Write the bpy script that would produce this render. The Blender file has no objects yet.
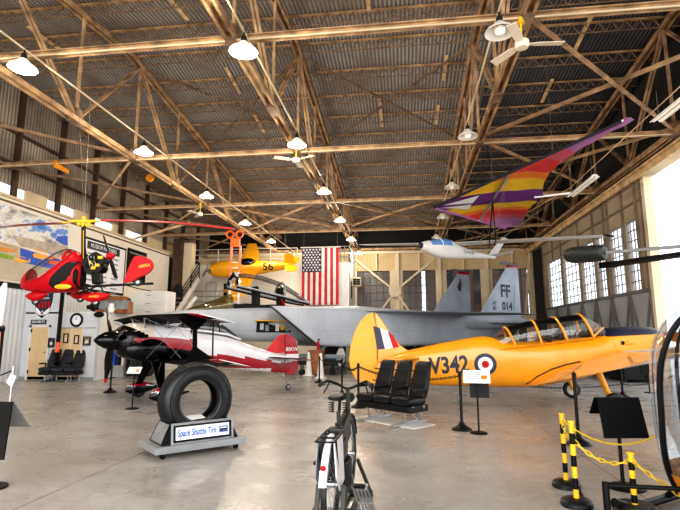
import bpy, bmesh, math, random
from mathutils import Vector, Matrix, Euler
from mathutils.bvhtree import BVHTree
random.seed(7)
PI = math.pi
R = math.radians
SC = bpy.context.scene
COL = SC.collection
V = Vector

# ------------------------------------------------------------------ camera (measured from vanishing points)
FPX, PITCH, YAW, EYE = 500.0, R(9.2), R(7.42), 1.6
cam_d = bpy.data.cameras.new('camera')
cam_d.sensor_width = 36.0
cam_d.lens = 36.0 * FPX / 680.0
cam_d.clip_end = 400
cam = bpy.data.objects.new('camera', cam_d)
COL.objects.link(cam)
cam.location = (0, 0, EYE)
cam.rotation_euler = (PI / 2 + PITCH, 0, YAW)
SC.camera = cam
_f = V((-math.sin(YAW) * math.cos(PITCH), math.cos(YAW) * math.cos(PITCH), math.sin(PITCH)))
_r = V((math.cos(YAW), math.sin(YAW), 0))
_u = _r.cross(_f)
def _ray(px, py): return _f * FPX + _r * (px - 340) + _u * (255 - py)
def at_y(px, py, y):
    d = _ray(px, py); return V((0, 0, EYE)) + d * (y / d.y)
def at_x(px, py, x):
    d = _ray(px, py); return V((0, 0, EYE)) + d * (x / d.x)
def at_z(px, py, z):
    d = _ray(px, py); return V((0, 0, EYE)) + d * ((z - EYE) / d.z)

# ------------------------------------------------------------------ materials
def _lin(c):
    return tuple((x / 12.92 if x <= .04045 else ((x + .055) / 1.055) ** 2.4) for x in c)
def rgb(r, g, b): return _lin((r / 255, g / 255, b / 255))
def M(name, col, rough=.5, metal=0.0, var=.10, scale=6.0, bump=0.0, coat=0.0, emit=0.0, stretch=None, spec=.5):
    m = bpy.data.materials.new(name); m.use_nodes = True
    nt = m.node_tree; b = nt.nodes['Principled BSDF']
    b.inputs['Roughness'].default_value = rough
    b.inputs['Metallic'].default_value = metal
    b.inputs['Specular IOR Level'].default_value = spec
    if coat: b.inputs['Coat Weight'].default_value = coat; b.inputs['Coat Roughness'].default_value = .06
    tc = nt.nodes.new('ShaderNodeTexCoord'); mp = nt.nodes.new('ShaderNodeMapping')
    nt.links.new(tc.outputs['Object'], mp.inputs['Vector'])
    if stretch: mp.inputs['Scale'].default_value = stretch
    nz = nt.nodes.new('ShaderNodeTexNoise'); nz.inputs['Scale'].default_value = scale; nz.inputs['Detail'].default_value = 5
    nt.links.new(mp.outputs[0], nz.inputs['Vector'])
    rp = nt.nodes.new('ShaderNodeValToRGB')
    rp.color_ramp.elements[0].position = .3; rp.color_ramp.elements[1].position = .7
    lo = tuple(max(0, c * (1 - var * 1.6)) for c in col); hi = tuple(min(1, c * (1 + var)) for c in col)
    rp.color_ramp.elements[0].color = (*lo, 1); rp.color_ramp.elements[1].color = (*hi, 1)
    nt.links.new(nz.outputs['Fac'], rp.inputs['Fac']); nt.links.new(rp.outputs['Color'], b.inputs['Base Color'])
    if bump:
        bp = nt.nodes.new('ShaderNodeBump'); bp.inputs['Strength'].default_value = bump; bp.inputs['Distance'].default_value = .02
        nt.links.new(nz.outputs['Fac'], bp.inputs['Height']); nt.links.new(bp.outputs[0], b.inputs['Normal'])
    if emit:
        b.inputs['Emission Color'].default_value = (*col, 1); b.inputs['Emission Strength'].default_value = emit
    return m
def glass(name, tint=(1, 1, 1), refl=.12, rough=.03):
    m = bpy.data.materials.new(name); m.use_nodes = True; nt = m.node_tree; nt.nodes.clear()
    o = nt.nodes.new('ShaderNodeOutputMaterial'); mx = nt.nodes.new('ShaderNodeMixShader')
    t = nt.nodes.new('ShaderNodeBsdfTransparent'); t.inputs[0].default_value = (*tint, 1)
    g = nt.nodes.new('ShaderNodeBsdfGlossy'); g.inputs['Roughness'].default_value = rough
    lw = nt.nodes.new('ShaderNodeLayerWeight'); lw.inputs[0].default_value = .35
    mt = nt.nodes.new('ShaderNodeMath'); mt.operation = 'MULTIPLY_ADD'; mt.inputs[1].default_value = .3; mt.inputs[2].default_value = refl
    nt.links.new(lw.outputs['Fresnel'], mt.inputs[0]); nt.links.new(mt.outputs[0], mx.inputs[0])
    nt.links.new(t.outputs[0], mx.inputs[1]); nt.links.new(g.outputs[0], mx.inputs[2]); nt.links.new(mx.outputs[0], o.inputs[0])
    return m
def stripes_mat(name, c0, c1, axis, pitch, rough=.6, metal=0., noise=.5, nscale=.8, dirt=(.1, .1, .1), bump=.6, sharp=False):
    """ribbed / corrugated sheet: sine ribs along one object axis plus rusty weathering"""
    m = bpy.data.materials.new(name); m.use_nodes = True; nt = m.node_tree; b = nt.nodes['Principled BSDF']
    b.inputs['Roughness'].default_value = rough; b.inputs['Metallic'].default_value = metal
    N = nt.nodes.new; L = nt.links.new
    tc = N('ShaderNodeTexCoord'); sp = N('ShaderNodeSeparateXYZ'); L(tc.outputs['Object'], sp.inputs[0])
    mu = N('ShaderNodeMath'); mu.operation = 'MULTIPLY'; mu.inputs[1].default_value = 2 * PI / pitch; L(sp.outputs[axis], mu.inputs[0])
    sn = N('ShaderNodeMath'); sn.operation = 'SINE'; L(mu.outputs[0], sn.inputs[0])
    h = N('ShaderNodeMath'); h.operation = 'MULTIPLY_ADD'; h.inputs[1].default_value = .5; h.inputs[2].default_value = .5; L(sn.outputs[0], h.inputs[0])
    src = h
    if sharp:
        pw = N('ShaderNodeMath'); pw.operation = 'POWER'; pw.inputs[1].default_value = 6; L(h.outputs[0], pw.inputs[0]); src = pw
    mx = N('ShaderNodeMix'); mx.data_type = 'RGBA'; L(src.outputs[0], mx.inputs[0])
    mx.inputs[6].default_value = (*c0, 1); mx.inputs[7].default_value = (*c1, 1)
    nz = N('ShaderNodeTexNoise'); nz.inputs['Scale'].default_value = nscale; nz.inputs['Detail'].default_value = 8; nz.inputs['Roughness'].default_value = .65
    L(tc.outputs['Object'], nz.inputs['Vector'])
    rp = N('ShaderNodeValToRGB'); rp.color_ramp.elements[0].position = .42; rp.color_ramp.elements[1].position = .68
    rp.color_ramp.elements[0].color = (0, 0, 0, 1); rp.color_ramp.elements[1].color = (noise, noise, noise, 1); L(nz.outputs['Fac'], rp.inputs[0])
    m2 = N('ShaderNodeMix'); m2.data_type = 'RGBA'; L(rp.outputs[0], m2.inputs[0]); L(mx.outputs[2], m2.inputs[6]); m2.inputs[7].default_value = (*dirt, 1)
    L(m2.outputs[2], b.inputs['Base Color'])
    bp = N('ShaderNodeBump'); bp.inputs['Strength'].default_value = bump; bp.inputs['Distance'].default_value = .03
    L(h.outputs[0], bp.inputs['Height']); L(bp.outputs[0], b.inputs['Normal'])
    return m

m = {}
m['steel_tan'] = M('rusty_tan_steel', rgb(170, 136, 98), .7, 0, .38, 2.5)
m['steel_pale'] = M('pale_tan_steel', rgb(222, 188, 140), .7, 0, .25, 2.5)
m['steel_brown'] = M('brown_steel', rgb(126, 100, 76), .75, 0, .35, 3)
m['steel_dark'] = M('dark_brown_steel', rgb(78, 56, 44), .8, 0, .3, 3)
m['cream'] = M('cream_paint', rgb(222, 205, 175), .7, 0, .12, .6)
m['cream_white'] = M('cream_white_paint', rgb(232, 224, 208), .7, 0, .05, .6)
m['cream_dim'] = M('weathered_cream', rgb(205, 185, 150), .75, 0, .16, .8)
m['white'] = M('white_paint', rgb(232, 230, 226), .55, 0, .05, 2)
m['offwhite'] = M('offwhite_paint', rgb(216, 214, 210), .6, 0, .06, 1.5)
m['grey'] = M('grey_paint', rgb(140, 142, 144), .5, 0, .1, 3)
m['jet_grey'] = M('jet_light_grey', rgb(178, 184, 192), .42, 0, .13, .8)
m['jet_mid'] = M('jet_mid_grey', rgb(128, 136, 145), .5, 0, .12, .8)
m['jet_fin'] = M('jet_fin_grey', rgb(178, 186, 200), .45, 0, .16, .9)
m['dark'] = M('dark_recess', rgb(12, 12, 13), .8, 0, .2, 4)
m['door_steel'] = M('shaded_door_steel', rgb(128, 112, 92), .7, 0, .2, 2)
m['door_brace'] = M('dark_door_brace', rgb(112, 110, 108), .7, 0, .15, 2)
m['wing_black'] = M('wing_black', rgb(6, 6, 8), .55, 0, .1, 5, spec=.08)
m['lip_dark'] = M('intake_shadow_grey', rgb(58, 62, 68), .5, 0, .1, 3)
m['tyre_text'] = M('tyre_lettering', rgb(62, 63, 68), .5, 0, .1, 6)
m['black'] = M('black_paint', rgb(6, 6, 8), .5, 0, .2, 5, spec=.2)
m['gloss_black'] = M('gloss_black', rgb(6, 6, 8), .14, 0, .1, 5, coat=.0, spec=.3)
m['satin_black'] = M('satin_black', rgb(9, 9, 11), .5, 0, .15, 8, spec=.3)
m['rubber'] = M('tyre_rubber', rgb(13, 14, 18), .45, 0, .2, 14, bump=.15)
m['leather'] = M('black_leather', rgb(9, 9, 15), .42, 0, .25, 22, spec=.35, bump=.35)
m['navy_cloth'] = M('dark_blue_leather', rgb(20, 22, 36), .5, 0, .2, 14, bump=.2)
m['yellow'] = M('trainer_yellow', rgb(240, 160, 22), .28, 0, .07, 1.6, coat=.35)
m['wing_yellow'] = M('sheen_wing_yellow', rgb(236, 176, 100), .25, 0, .07, 1.2, coat=.5)  # gloss reflection on the wing painted in as a paler yellow
m['yellow_dk'] = M('deep_yellow', rgb(214, 134, 16), .4, 0, .08, 2)  # deeper yellow paint for seams, rails and the helicopter body
m['yellow2'] = M('golden_yellow', rgb(244, 172, 26), .4, 0, .07, 2)
m['navy'] = M('navy_paint', rgb(24, 28, 52), .45, 0, .1, 5)
m['red'] = M('gloss_red', rgb(186, 8, 22), .4, 0, .08, 3, coat=.0, spec=.2)
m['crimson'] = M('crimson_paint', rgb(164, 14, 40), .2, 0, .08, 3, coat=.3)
m['pale_red'] = M('salmon_red', rgb(204, 62, 66), .55, 0, .2, 2, spec=.2)  # paler red for one rotor blade and the biplane fin
m['bi_white'] = M('gloss_white', rgb(228, 226, 230), .15, 0, .04, 3, coat=.6)
m['bi_cream'] = M('gloss_cream', rgb(226, 214, 200), .15, 0, .05, 3, coat=.6)
m['chrome'] = M('polished_metal', rgb(200, 200, 202), .22, .9, .1, 8)
m['alu'] = M('aluminium', rgb(170, 172, 175), .38, .8, .12, 8)
m['wood'] = M('varnished_wood', rgb(150, 88, 42), .4, 0, .35, 5, stretch=(1, 8, 8))
m['box_wood'] = M('brown_cardboard', rgb(160, 104, 58), .7, 0, .2, 5)
m['tan_door'] = M('tan_door_paint', rgb(216, 186, 142), .55, 0, .08, 2)
m['office'] = M('office_grey_white', rgb(206, 208, 212), .6, 0, .05, 1.5)
m['blue_txt'] = M('sign_blue', rgb(32, 84, 190), .5, 0, .05, 4)
m['txt_dark'] = M('dark_lettering', rgb(30, 34, 48), .5, 0, .1, 4)
m['sign_white'] = M('sign_white', rgb(236, 238, 242), .4, 0, .03, 4)
m['gold'] = M('yellow_enamel', rgb(236, 186, 30), .4, 0, .1, 6)
m['orange'] = M('orange_paint', rgb(238, 98, 34), .5, 0, .1, 5)
m['orange2'] = M('faded_orange', rgb(226, 120, 84), .55, 0, .15, 5)
m['olive'] = M('olive_drab', rgb(42, 44, 36), .5, 0, .2, 9)
m['olive_dk'] = M('dark_olive', rgb(30, 32, 30), .5, 0, .2, 9)
m['bulb'] = M('lamp_glow', (1, .86, .66), .4, 0, 0, 1, emit=9)
m['bulb_dim'] = M('lamp_dim', (1, .93, .82), .4, 0, 0, 1, emit=.22)
m['shade_lit'] = M('lit_enamel_shade', (1, .88, .70), .4, 0, .02, 3, emit=.62)
m['shade'] = M('white_enamel_shade', rgb(232, 228, 218), .35, 0, .05, 3)
m['fan_white'] = M('fan_cream', rgb(226, 212, 186), .45, 0, .06, 5)
m['chain_black'] = M('black_chain', rgb(26, 26, 28), .45, .3, .2, 20)
m['chain_yellow'] = M('yellow_chain', rgb(222, 186, 40), .5, 0, .1, 20)
m['post_yellow'] = M('post_yellow_tape', rgb(238, 186, 30), .5, 0, .08, 10)
m['window_glass'] = glass('window_glass', (.97, .98, 1), .0, .25)
m['jet_glass'] = glass('jet_canopy_glass', (.93, .95, .96), .06)
m['jet_glass'].node_tree.nodes['Math'].inputs[1].default_value = .75
m['amber_glass'] = glass('amber_glass', (.62, .56, .34), .12)
m['canopy_glass'] = glass('canopy_glass', (.95, .96, .97), .05)
m['tint_glass'] = glass('tinted_glass', (.42, .44, .44), .12)
m['bubble_glass'] = glass('bubble_glass', (.86, .9, .95), .16)
m['blue_glass'] = M('blue_canopy', rgb(112, 158, 216), .15, 0, .1, 5, coat=.5)
m['cable'] = M('steel_cable', rgb(120, 110, 98), .5, .4, .1, 9)
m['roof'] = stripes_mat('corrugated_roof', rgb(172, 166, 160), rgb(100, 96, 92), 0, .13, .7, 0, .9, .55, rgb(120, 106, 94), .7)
m['roof_dark'] = stripes_mat('shaded_corrugated_roof', rgb(96, 94, 96), rgb(50, 48, 51), 0, .13, .7, 0, .8, .55, rgb(40, 38, 40), .7)  # backlit shade of the right bay painted into the sheet colour
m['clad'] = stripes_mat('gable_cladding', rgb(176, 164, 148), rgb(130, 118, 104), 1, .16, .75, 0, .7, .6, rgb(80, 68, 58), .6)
m['clad_dark'] = stripes_mat('shaded_gable_cladding', rgb(46, 42, 42), rgb(26, 24, 25), 1, .16, .8, 0, .7, .6, rgb(24, 22, 22), .6)  # right gable, its backlit darkness put into the cladding colour
m['rib_white'] = stripes_mat('ribbed_white_panel', rgb(226, 228, 232), rgb(206, 209, 214), 1, .22, .55, 0, .25, .6, rgb(180, 182, 186), .4)
m['far_panel'] = stripes_mat('cream_fluted_panel', rgb(226, 204, 160), rgb(196, 172, 130), 0, .11, .7, 0, .5, .5, rgb(180, 150, 108), .5)
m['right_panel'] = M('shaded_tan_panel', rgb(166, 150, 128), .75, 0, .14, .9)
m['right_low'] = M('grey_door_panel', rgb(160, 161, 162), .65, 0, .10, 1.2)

def floor_material():
    q = bpy.data.materials.new('stained_concrete'); q.use_nodes = True; nt = q.node_tree; b = nt.nodes['Principled BSDF']
    N = nt.nodes.new; L = nt.links.new
    tc = N('ShaderNodeTexCoord')
    def noise(s, d, r):
        n = N('ShaderNodeTexNoise'); n.inputs['Scale'].default_value = s; n.inputs['Detail'].default_value = d; n.inputs['Roughness'].default_value = r
        L(tc.outputs['Object'], n.inputs['Vector']); return n
    def ramp(src, p0, p1, c0, c1):
        r = N('ShaderNodeValToRGB'); r.color_ramp.elements[0].position = p0; r.color_ramp.elements[1].position = p1
        r.color_ramp.elements[0].color = (*c0, 1); r.color_ramp.elements[1].color = (*c1, 1); L(src, r.inputs[0]); return r
    def mix(f, a, c, mode='MIX'):
        x = N('ShaderNodeMix'); x.data_type = 'RGBA'; x.blend_type = mode
        if isinstance(f, float): x.inputs[0].default_value = f
        else: L(f, x.inputs[0])
        L(a, x.inputs[6]); L(c, x.inputs[7]); return x.outputs[2]
    big = ramp(noise(.22, 4, .6).outputs['Fac'], .35, .65, rgb(176, 171, 165), rgb(194, 193, 191))
    mid = ramp(noise(1.3, 9, .7).outputs['Fac'], .3, .72, (.72, .70, .67), (1.05, 1.04, 1.03))
    c = mix(1.0, big.outputs[0], mid.outputs[0], 'MULTIPLY')
    fine = ramp(noise(7, 9, .75).outputs['Fac'], .3, .62, (.80, .79, .78), (1.03, 1.03, 1.03))
    c = mix(1.0, c, fine.outputs[0], 'MULTIPLY')
    st = ramp(noise(2.6, 10, .78).outputs['Fac'], .30, .385, (.42, .38, .34), (1, 1, 1))
    c = mix(.75, c, st.outputs[0], 'MULTIPLY')
    sp = ramp(noise(26, 4, .6).outputs['Fac'], .22, .30, (.55, .5, .45), (1, 1, 1))
    c = mix(.6, c, sp.outputs[0], 'MULTIPLY')
    pm = ramp(noise(.45, 3, .5).outputs['Fac'], .57, .68, (0, 0, 0), (.75, .75, .75)); pn = ramp(noise(5.5, 12, .8).outputs['Fac'], .47, .54, (.42, .38, .34), (1, 1, 1))
    xx = N('ShaderNodeMix'); xx.data_type = 'RGBA'; xx.blend_type = 'MULTIPLY'; L(pm.outputs[0], xx.inputs[0]); L(c, xx.inputs[6]); L(pn.outputs[0], xx.inputs[7]); c = xx.outputs[2]
    # saw-cut joints every 6 m each way
    s = N('ShaderNodeSeparateXYZ'); L(tc.outputs['Object'], s.inputs[0])
    jo = None
    for ax, off in ((0, 3.67), (1, 2.1)):
        a = N('ShaderNodeMath'); a.operation = 'ADD'; a.inputs[1].default_value = off + 600; L(s.outputs[ax], a.inputs[0])
        w = N('ShaderNodeMath'); w.operation = 'MODULO'; w.inputs[1].default_value = 6.0; L(a.outputs[0], w.inputs[0])
        k = N('ShaderNodeMath'); k.operation = 'LESS_THAN'; k.inputs[1].default_value = .018; L(w.outputs[0], k.inputs[0])
        if jo is None: jo = k
        else:
            mm = N('ShaderNodeMath'); mm.operation = 'MAXIMUM'; L(jo.outputs[0], mm.inputs[0]); L(k.outputs[0], mm.inputs[1]); jo = mm
    x = N('ShaderNodeMix'); x.data_type = 'RGBA'; L(jo.outputs[0], x.inputs[0]); L(c, x.inputs[6]); x.inputs[7].default_value = (.13, .11, .095, 1)
    L(x.outputs[2], b.inputs['Base Color'])
    rr = ramp(noise(1.1, 6, .6).outputs['Fac'], .3, .7, (.20,) * 3, (.42,) * 3); L(rr.outputs[0], b.inputs['Roughness'])
    bp = N('ShaderNodeBump'); bp.inputs['Strength'].default_value = .06; bp.inputs['Distance'].default_value = .02
    L(noise(12, 8, .7).outputs['Fac'], bp.inputs['Height']); L(bp.outputs[0], b.inputs['Normal'])
    return q
m['floor'] = floor_material()

# ------------------------------------------------------------------ mesh builder
def basis(d, up=V((0, 0, 1))):
    d = V(d).normalized(); up = V(up)
    if abs(d.dot(up.normalized())) > .98: up = V((1, 0, 0)) if abs(d.x) < .9 else V((0, 1, 0))
    s = d.cross(up).normalized(); return d, s, s.cross(d).normalized()
class MB:
    def __init__(self): self.v = []; self.f = []; self.mi = []; self.cur = 0; self.bev = 0
    def add(self, vs, fs):
        o = len(self.v); self.v += [V(p) for p in vs]
        for f in fs: self.f.append([o + i for i in f]); self.mi.append(self.cur)
        return self
    def mat(self, i): self.cur = i; return self
    def box(self, c, s, rot=None):
        c = V(c); hx, hy, hz = s[0] / 2, s[1] / 2, s[2] / 2
        p = [V((x, y, z)) for x in (-hx, hx) for y in (-hy, hy) for z in (-hz, hz)]
        if rot is not None:
            q = rot if isinstance(rot, Matrix) else Euler(rot).to_matrix(); p = [q @ a for a in p]
        return self.add([a + c for a in p], [(0, 1, 3, 2), (4, 6, 7, 5), (0, 4, 5, 1), (2, 3, 7, 6), (0, 2, 6, 4), (1, 5, 7, 3)])
    def rng(self, x0, x1, y0, y1, z0, z1):
        return self.box(((x0 + x1) / 2, (y0 + y1) / 2, (z0 + z1) / 2), (abs(x1 - x0), abs(y1 - y0), abs(z1 - z0)))
    def bar(self, p, q, w, h=None, up=(0, 0, 1), taper=1.0):
        h = h or w; p = V(p); q = V(q); d, s, u = basis(q - p, up)
        vs = []
        for c, k in ((p, 1.0), (q, taper)):
            for a, b in ((-1, -1), (1, -1), (1, 1), (-1, 1)): vs.append(c + s * (a * w * k / 2) + u * (b * h * k / 2))
        return self.add(vs, [(0, 3, 2, 1), (4, 5, 6, 7), (0, 1, 5, 4), (1, 2, 6, 5), (2, 3, 7, 6), (3, 0, 4, 7)])
    def angle(self, p, q, w, t=.012, up=(0, 0, 1)):
        p = V(p); q = V(q); d, s, u = basis(q - p, up)
        self.bar(p, q, w, t, up); return self.bar(p - u * w / 2 - s * (w / 2 - t / 2), q - u * w / 2 - s * (w / 2 - t / 2), t, w, up)
    def loft(self, rings, cap0=True, cap1=True, closed=True, matf=None):
        n = len(rings[0]); o = len(self.v)
        for r in rings: self.v += [V(p) for p in r]
        for i in range(len(rings) - 1):
            for j in range(n if closed else n - 1):
                k = (j + 1) % n
                f = [o + i * n + j, o + i * n + k, o + (i + 1) * n + k, o + (i + 1) * n + j]
                self.f.append(f); self.mi.append(matf(sum((self.v[a] for a in f), V()) / 4) if matf else self.cur)
        if closed:
            for c, i in ((cap0, 0), (cap1, len(rings) - 1)):
                if c:
                    f = [o + i * n + j for j in range(n)]
                    self.f.append(f); self.mi.append(matf(sum((self.v[a] for a in f), V()) / n) if matf else self.cur)
        return self
    def tube(self, pts, r, n=8, closed=False, cap=True):
        pts = [V(p) for p in pts]; rs = r if isinstance(r, (list, tuple)) else [r] * len(pts)
        rings = []; prev = None
        for i, p in enumerate(pts):
            a = pts[i - 1] if i > 0 else (pts[-1] if closed else p); b = pts[(i + 1) % len(pts)] if (i < len(pts) - 1 or closed) else p
            d = (b - a).normalized()
            if prev is None: _, s, u = basis(d)
            else:
                s = prev - d * prev.dot(d)
                s = s.normalized() if s.length > 1e-6 else basis(d)[1]
                u = s.cross(d)
            prev = s
            rings.append([p + s * (math.cos(2 * PI * k / n) * rs[i]) + u * (math.sin(2 * PI * k / n) * rs[i]) for k in range(n)])
        if closed: rings.append(rings[0]); return self.loft(rings, False, False)
        return self.loft(rings, cap, cap)
    def lathe(self, o, axis, prof, n=24, cap=True, closed=False):
        o = V(o); d, s, u = basis(axis)
        rings = [[o + d * t + s * (math.cos(2 * PI * k / n) * max(r, .0004)) + u * (math.sin(2 * PI * k / n) * max(r, .0004)) for k in range(n)] for t, r in prof]
        if closed: rings.append(rings[0])
        return self.loft(rings, cap and not closed, cap and not closed)
    def cyl(self, p, q, r, n=16, r2=None):
        p = V(p); q = V(q); return self.lathe(p, q - p, [(0, r), ((q - p).length, r if r2 is None else r2)], n)
    def ell(self, c, s, n=16, rot=None, z0=-1, z1=1):
        c = V(c); rings = []; k = max(6, n // 2)
        q = Euler(rot).to_matrix() if rot else Matrix.Identity(3)
        a0, a1 = math.asin(z0), math.asin(z1)
        for i in range(k + 1):
            t = a0 + (a1 - a0) * i / k; rr = max(math.cos(t), .002)
            rings.append([c + q @ V((s[0] * rr * math.cos(2 * PI * j / n), s[1] * rr * math.sin(2 * PI * j / n), s[2] * math.sin(t))) for j in range(n)])
        return self.loft(rings)
    def sup(self, c, s, e=2.6, n=36, k=20, a0=-90, a1=90):
        c = V(c); rings = []; pw = lambda t: math.copysign(abs(t) ** (2 / e), t)
        for i in range(k + 1):
            t = R(a0 + (a1 - a0) * i / k); rr = max(pw(math.cos(t)), .002)
            rings.append([c + V((s[0] * rr * math.cos(2 * PI * j / n), s[1] * rr * math.sin(2 * PI * j / n), s[2] * pw(math.sin(t)))) for j in range(n)])
        return self.loft(rings)
    def torus(self, c, axis, Rr, r, n=28, k=8, arc=None):
        d, s, u = basis(axis); c = V(c)
        if arc: pts = [c + s * (Rr * math.cos(a)) + u * (Rr * math.sin(a)) for a in [arc[0] + (arc[1] - arc[0]) * i / n for i in range(n + 1)]]
        else: pts = [c + s * (Rr * math.cos(2 * PI * i / n)) + u * (Rr * math.sin(2 * PI * i / n)) for i in range(n)]
        return self.tube(pts, r, k, closed=not arc)
    def prism(self, poly, off):
        poly = [V(p) for p in poly]; off = V(off); n = len(poly)
        return self.add(poly + [p + off for p in poly], [list(range(n))[::-1], list(range(n, 2 * n))] + [(i, (i + 1) % n, n + (i + 1) % n, n + i) for i in range(n)])
    def body(self, secs, n=24, cap0=True, cap1=True, matf=None, axis='x'):
        rings = []
        for s in secs:
            x, zb, zt, hw = s[:4]; e = s[4] if len(s) > 4 else 2.4; yc = s[5] if len(s) > 5 else 0
            zc, hh = (zb + zt) / 2, (zt - zb) / 2; r = []
            for k in range(n):
                t = 2 * PI * k / n; c, q = math.cos(t), math.sin(t)
                r.append(V((x, yc + hw * math.copysign(abs(c) ** (2 / e), c), zc + hh * math.copysign(abs(q) ** (2 / e), q))))
            rings.append(r)
        return self.loft(rings, cap0, cap1, matf=matf)
    def wing(self, secs, up=(0, 0, 1), matf=None, n=9):
        """secs: list of (le, te, thickness)"""
        up = V(up); rings = []
        for le, te, th in secs:
            le = V(le); te = V(te); ch = te - le; up_ = V(up) - ch * (V(up).dot(ch) / max(ch.length_squared, 1e-9)); up_.normalize()
            us = [.5 * (1 - math.cos(PI * i / (n - 1))) for i in range(n)]
            y = lambda t: th * (1.4845 * math.sqrt(t) - .63 * t - 1.758 * t * t + 1.4215 * t ** 3 - .5075 * t ** 4) / 1.0
            r = [le + ch * t + up_ * (y(t) * .62 + .002) for t in us] + [le + ch * t - up_ * (y(t) * .38 + .002) for t in us[::-1]]
            rings.append(r)
        return self.loft(rings, matf=matf)
    def mesh(self, name, mats, smooth=False, bevel=0, seg=2):
        me = bpy.data.meshes.new(name); me.from_pydata([tuple(p) for p in self.v], [], self.f)
        mats = mats if isinstance(mats, (list, tuple)) else [mats]
        for x in mats: me.materials.append(x)
        me.polygons.foreach_set('material_index', [min(i, len(mats) - 1) for i in self.mi])
        bm = bmesh.new(); bm.from_mesh(me)
        bmesh.ops.recalc_face_normals(bm, faces=bm.faces)
        if bevel:
            es = [e for e in bm.edges if len(e.link_faces) == 2 and e.calc_face_angle(0) > .6]
            bmesh.ops.bevel(bm, geom=es, offset=bevel, segments=seg, affect='EDGES', profile=.5, clamp_overlap=True)
        bm.to_mesh(me); bm.free()
        if smooth:
            me.polygons.foreach_set('use_smooth', [True] * len(me.polygons))
            try: me.set_sharp_from_angle(angle=R(42 if smooth is True else smooth))
            except Exception: pass
        me.update(); return me
    def build(self, name, mats, parent=None, smooth=False, bevel=0, label=None, seg=2):
        o = bpy.data.objects.new(name, self.mesh(name, mats, smooth, bevel, seg)); COL.objects.link(o)
        if parent is not None: o.parent = parent
        if label: o['label'] = label
        return o

def tag(o, label, cat, group=None, kind=None):
    o['label'] = label; o['category'] = cat
    if group: o['group'] = group
    if kind: o['kind'] = kind
    return o
def thing(name, label, cat, loc=(0, 0, 0), rot=(0, 0, 0), group=None):
    o = bpy.data.objects.new(name, None); o.empty_display_size = .1; COL.objects.link(o)
    o.location = loc; o.rotation_euler = rot if isinstance(rot, (tuple, list)) else (0, 0, rot)
    return tag(o, label, cat, group)
def struct(name, mb, mat, **k):
    o = mb.build(name, mat, None, **k); o['kind'] = 'structure'; return o
def kids(o): return [c for c in bpy.data.objects if c.parent == o]
def dup(root, loc, rot=None, label=None, group=None):
    r = root.copy(); COL.objects.link(r); r.location = loc
    if rot is not None: r.rotation_euler = rot
    if label: r['label'] = label
    if group: r['group'] = group
    for ch in kids(root):
        c = ch.copy(); COL.objects.link(c); c.parent = r
        for g in kids(ch):
            d = g.copy(); COL.objects.link(d); d.parent = c
    return r
def text_geo(txt, size=1.0, bold=.0, shear=0, squeeze=1.0, fit=None):
    cu = bpy.data.curves.new('lettering', 'FONT'); cu.body = txt; cu.size = size; cu.align_x = 'CENTER'; cu.align_y = 'CENTER'
    cu.offset = bold * size; cu.shear = shear; cu.resolution_u = 3
    o = bpy.data.objects.new('lettering', cu); COL.objects.link(o)
    dg = bpy.context.evaluated_depsgraph_get(); me = bpy.data.meshes.new_from_object(o.evaluated_get(dg))
    vs = [V((v.co.x * squeeze, v.co.y, 0)) for v in me.vertices]; fs = [list(p.vertices) for p in me.polygons]
    bpy.data.objects.remove(o); bpy.data.curves.remove(cu); bpy.data.meshes.remove(me)
    if fit:
        xs_ = [v.x for v in vs]; k = fit / (max(xs_) - min(xs_)); c_ = (max(xs_) + min(xs_)) / 2
        for v in vs: v.x = (v.x - c_) * k
    return vs, fs
def bvh_of(o): return BVHTree.FromPolygons([v.co.copy() for v in o.data.vertices], [list(p.vertices) for p in o.data.polygons])
def flat(name, vs, fs, mat, parent, o, xd, yd, target=None, off=.004, sub=0, label=None):
    """lay 2-D geometry in the plane (o, xd, yd); with target, drop it onto that mesh along -normal"""
    xd = V(xd).normalized(); yd = V(yd); yd = (yd - xd * yd.dot(xd)).normalized(); nrm = xd.cross(yd); o = V(o)
    me = bpy.data.meshes.new(name); me.from_pydata([tuple(v) for v in vs], [], fs)
    bm = bmesh.new(); bm.from_mesh(me)
    if sub:
        bmesh.ops.triangulate(bm, faces=bm.faces)
        for _ in range(sub):
            es = [e for e in bm.edges if e.calc_length() > .06]
            if es: bmesh.ops.subdivide_edges(bm, edges=es, cuts=1)
            bmesh.ops.triangulate(bm, faces=bm.faces)
    tr = bvh_of(target) if target is not None else None
    for v in bm.verts:
        p = o + xd * v.co.x + yd * v.co.y
        if tr is not None:
            hit = tr.ray_cast(p + nrm * 1.5, -nrm)
            if hit[0] is not None: p = hit[0] + nrm * off
        else: p = p + nrm * off
        v.co = p
    bm.to_mesh(me); bm.free(); me.materials.append(mat)
    ob = bpy.data.objects.new(name, me); COL.objects.link(ob)
    if parent is not None: ob.parent = parent
    if label: ob['label'] = label
    return ob
def letters(txt, size, mat, parent, o, xd, yd, target=None, off=.004, bold=.02, sub=0, shear=0, name='lettering', squeeze=1.0, label=None, fit=None):
    vs, fs = text_geo(txt, size, bold, shear, squeeze, fit)
    return flat(name, vs, fs, mat, parent, o, xd, yd, target, off, sub, label)
def disc_geo(r0, r1, n=28):
    if r0 <= 0: return [V((r1 * math.cos(2 * PI * k / n), r1 * math.sin(2 * PI * k / n), 0)) for k in range(n)], [list(range(n))]
    vs = [V((r * math.cos(2 * PI * k / n), r * math.sin(2 * PI * k / n), 0)) for r in (r0, r1) for k in range(n)]
    return vs, [(k, (k + 1) % n, n + (k + 1) % n, n + k) for k in range(n)]
def poly_geo(pts): return [V((p[0], p[1], 0)) for p in pts], [list(range(len(pts)))]
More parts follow.
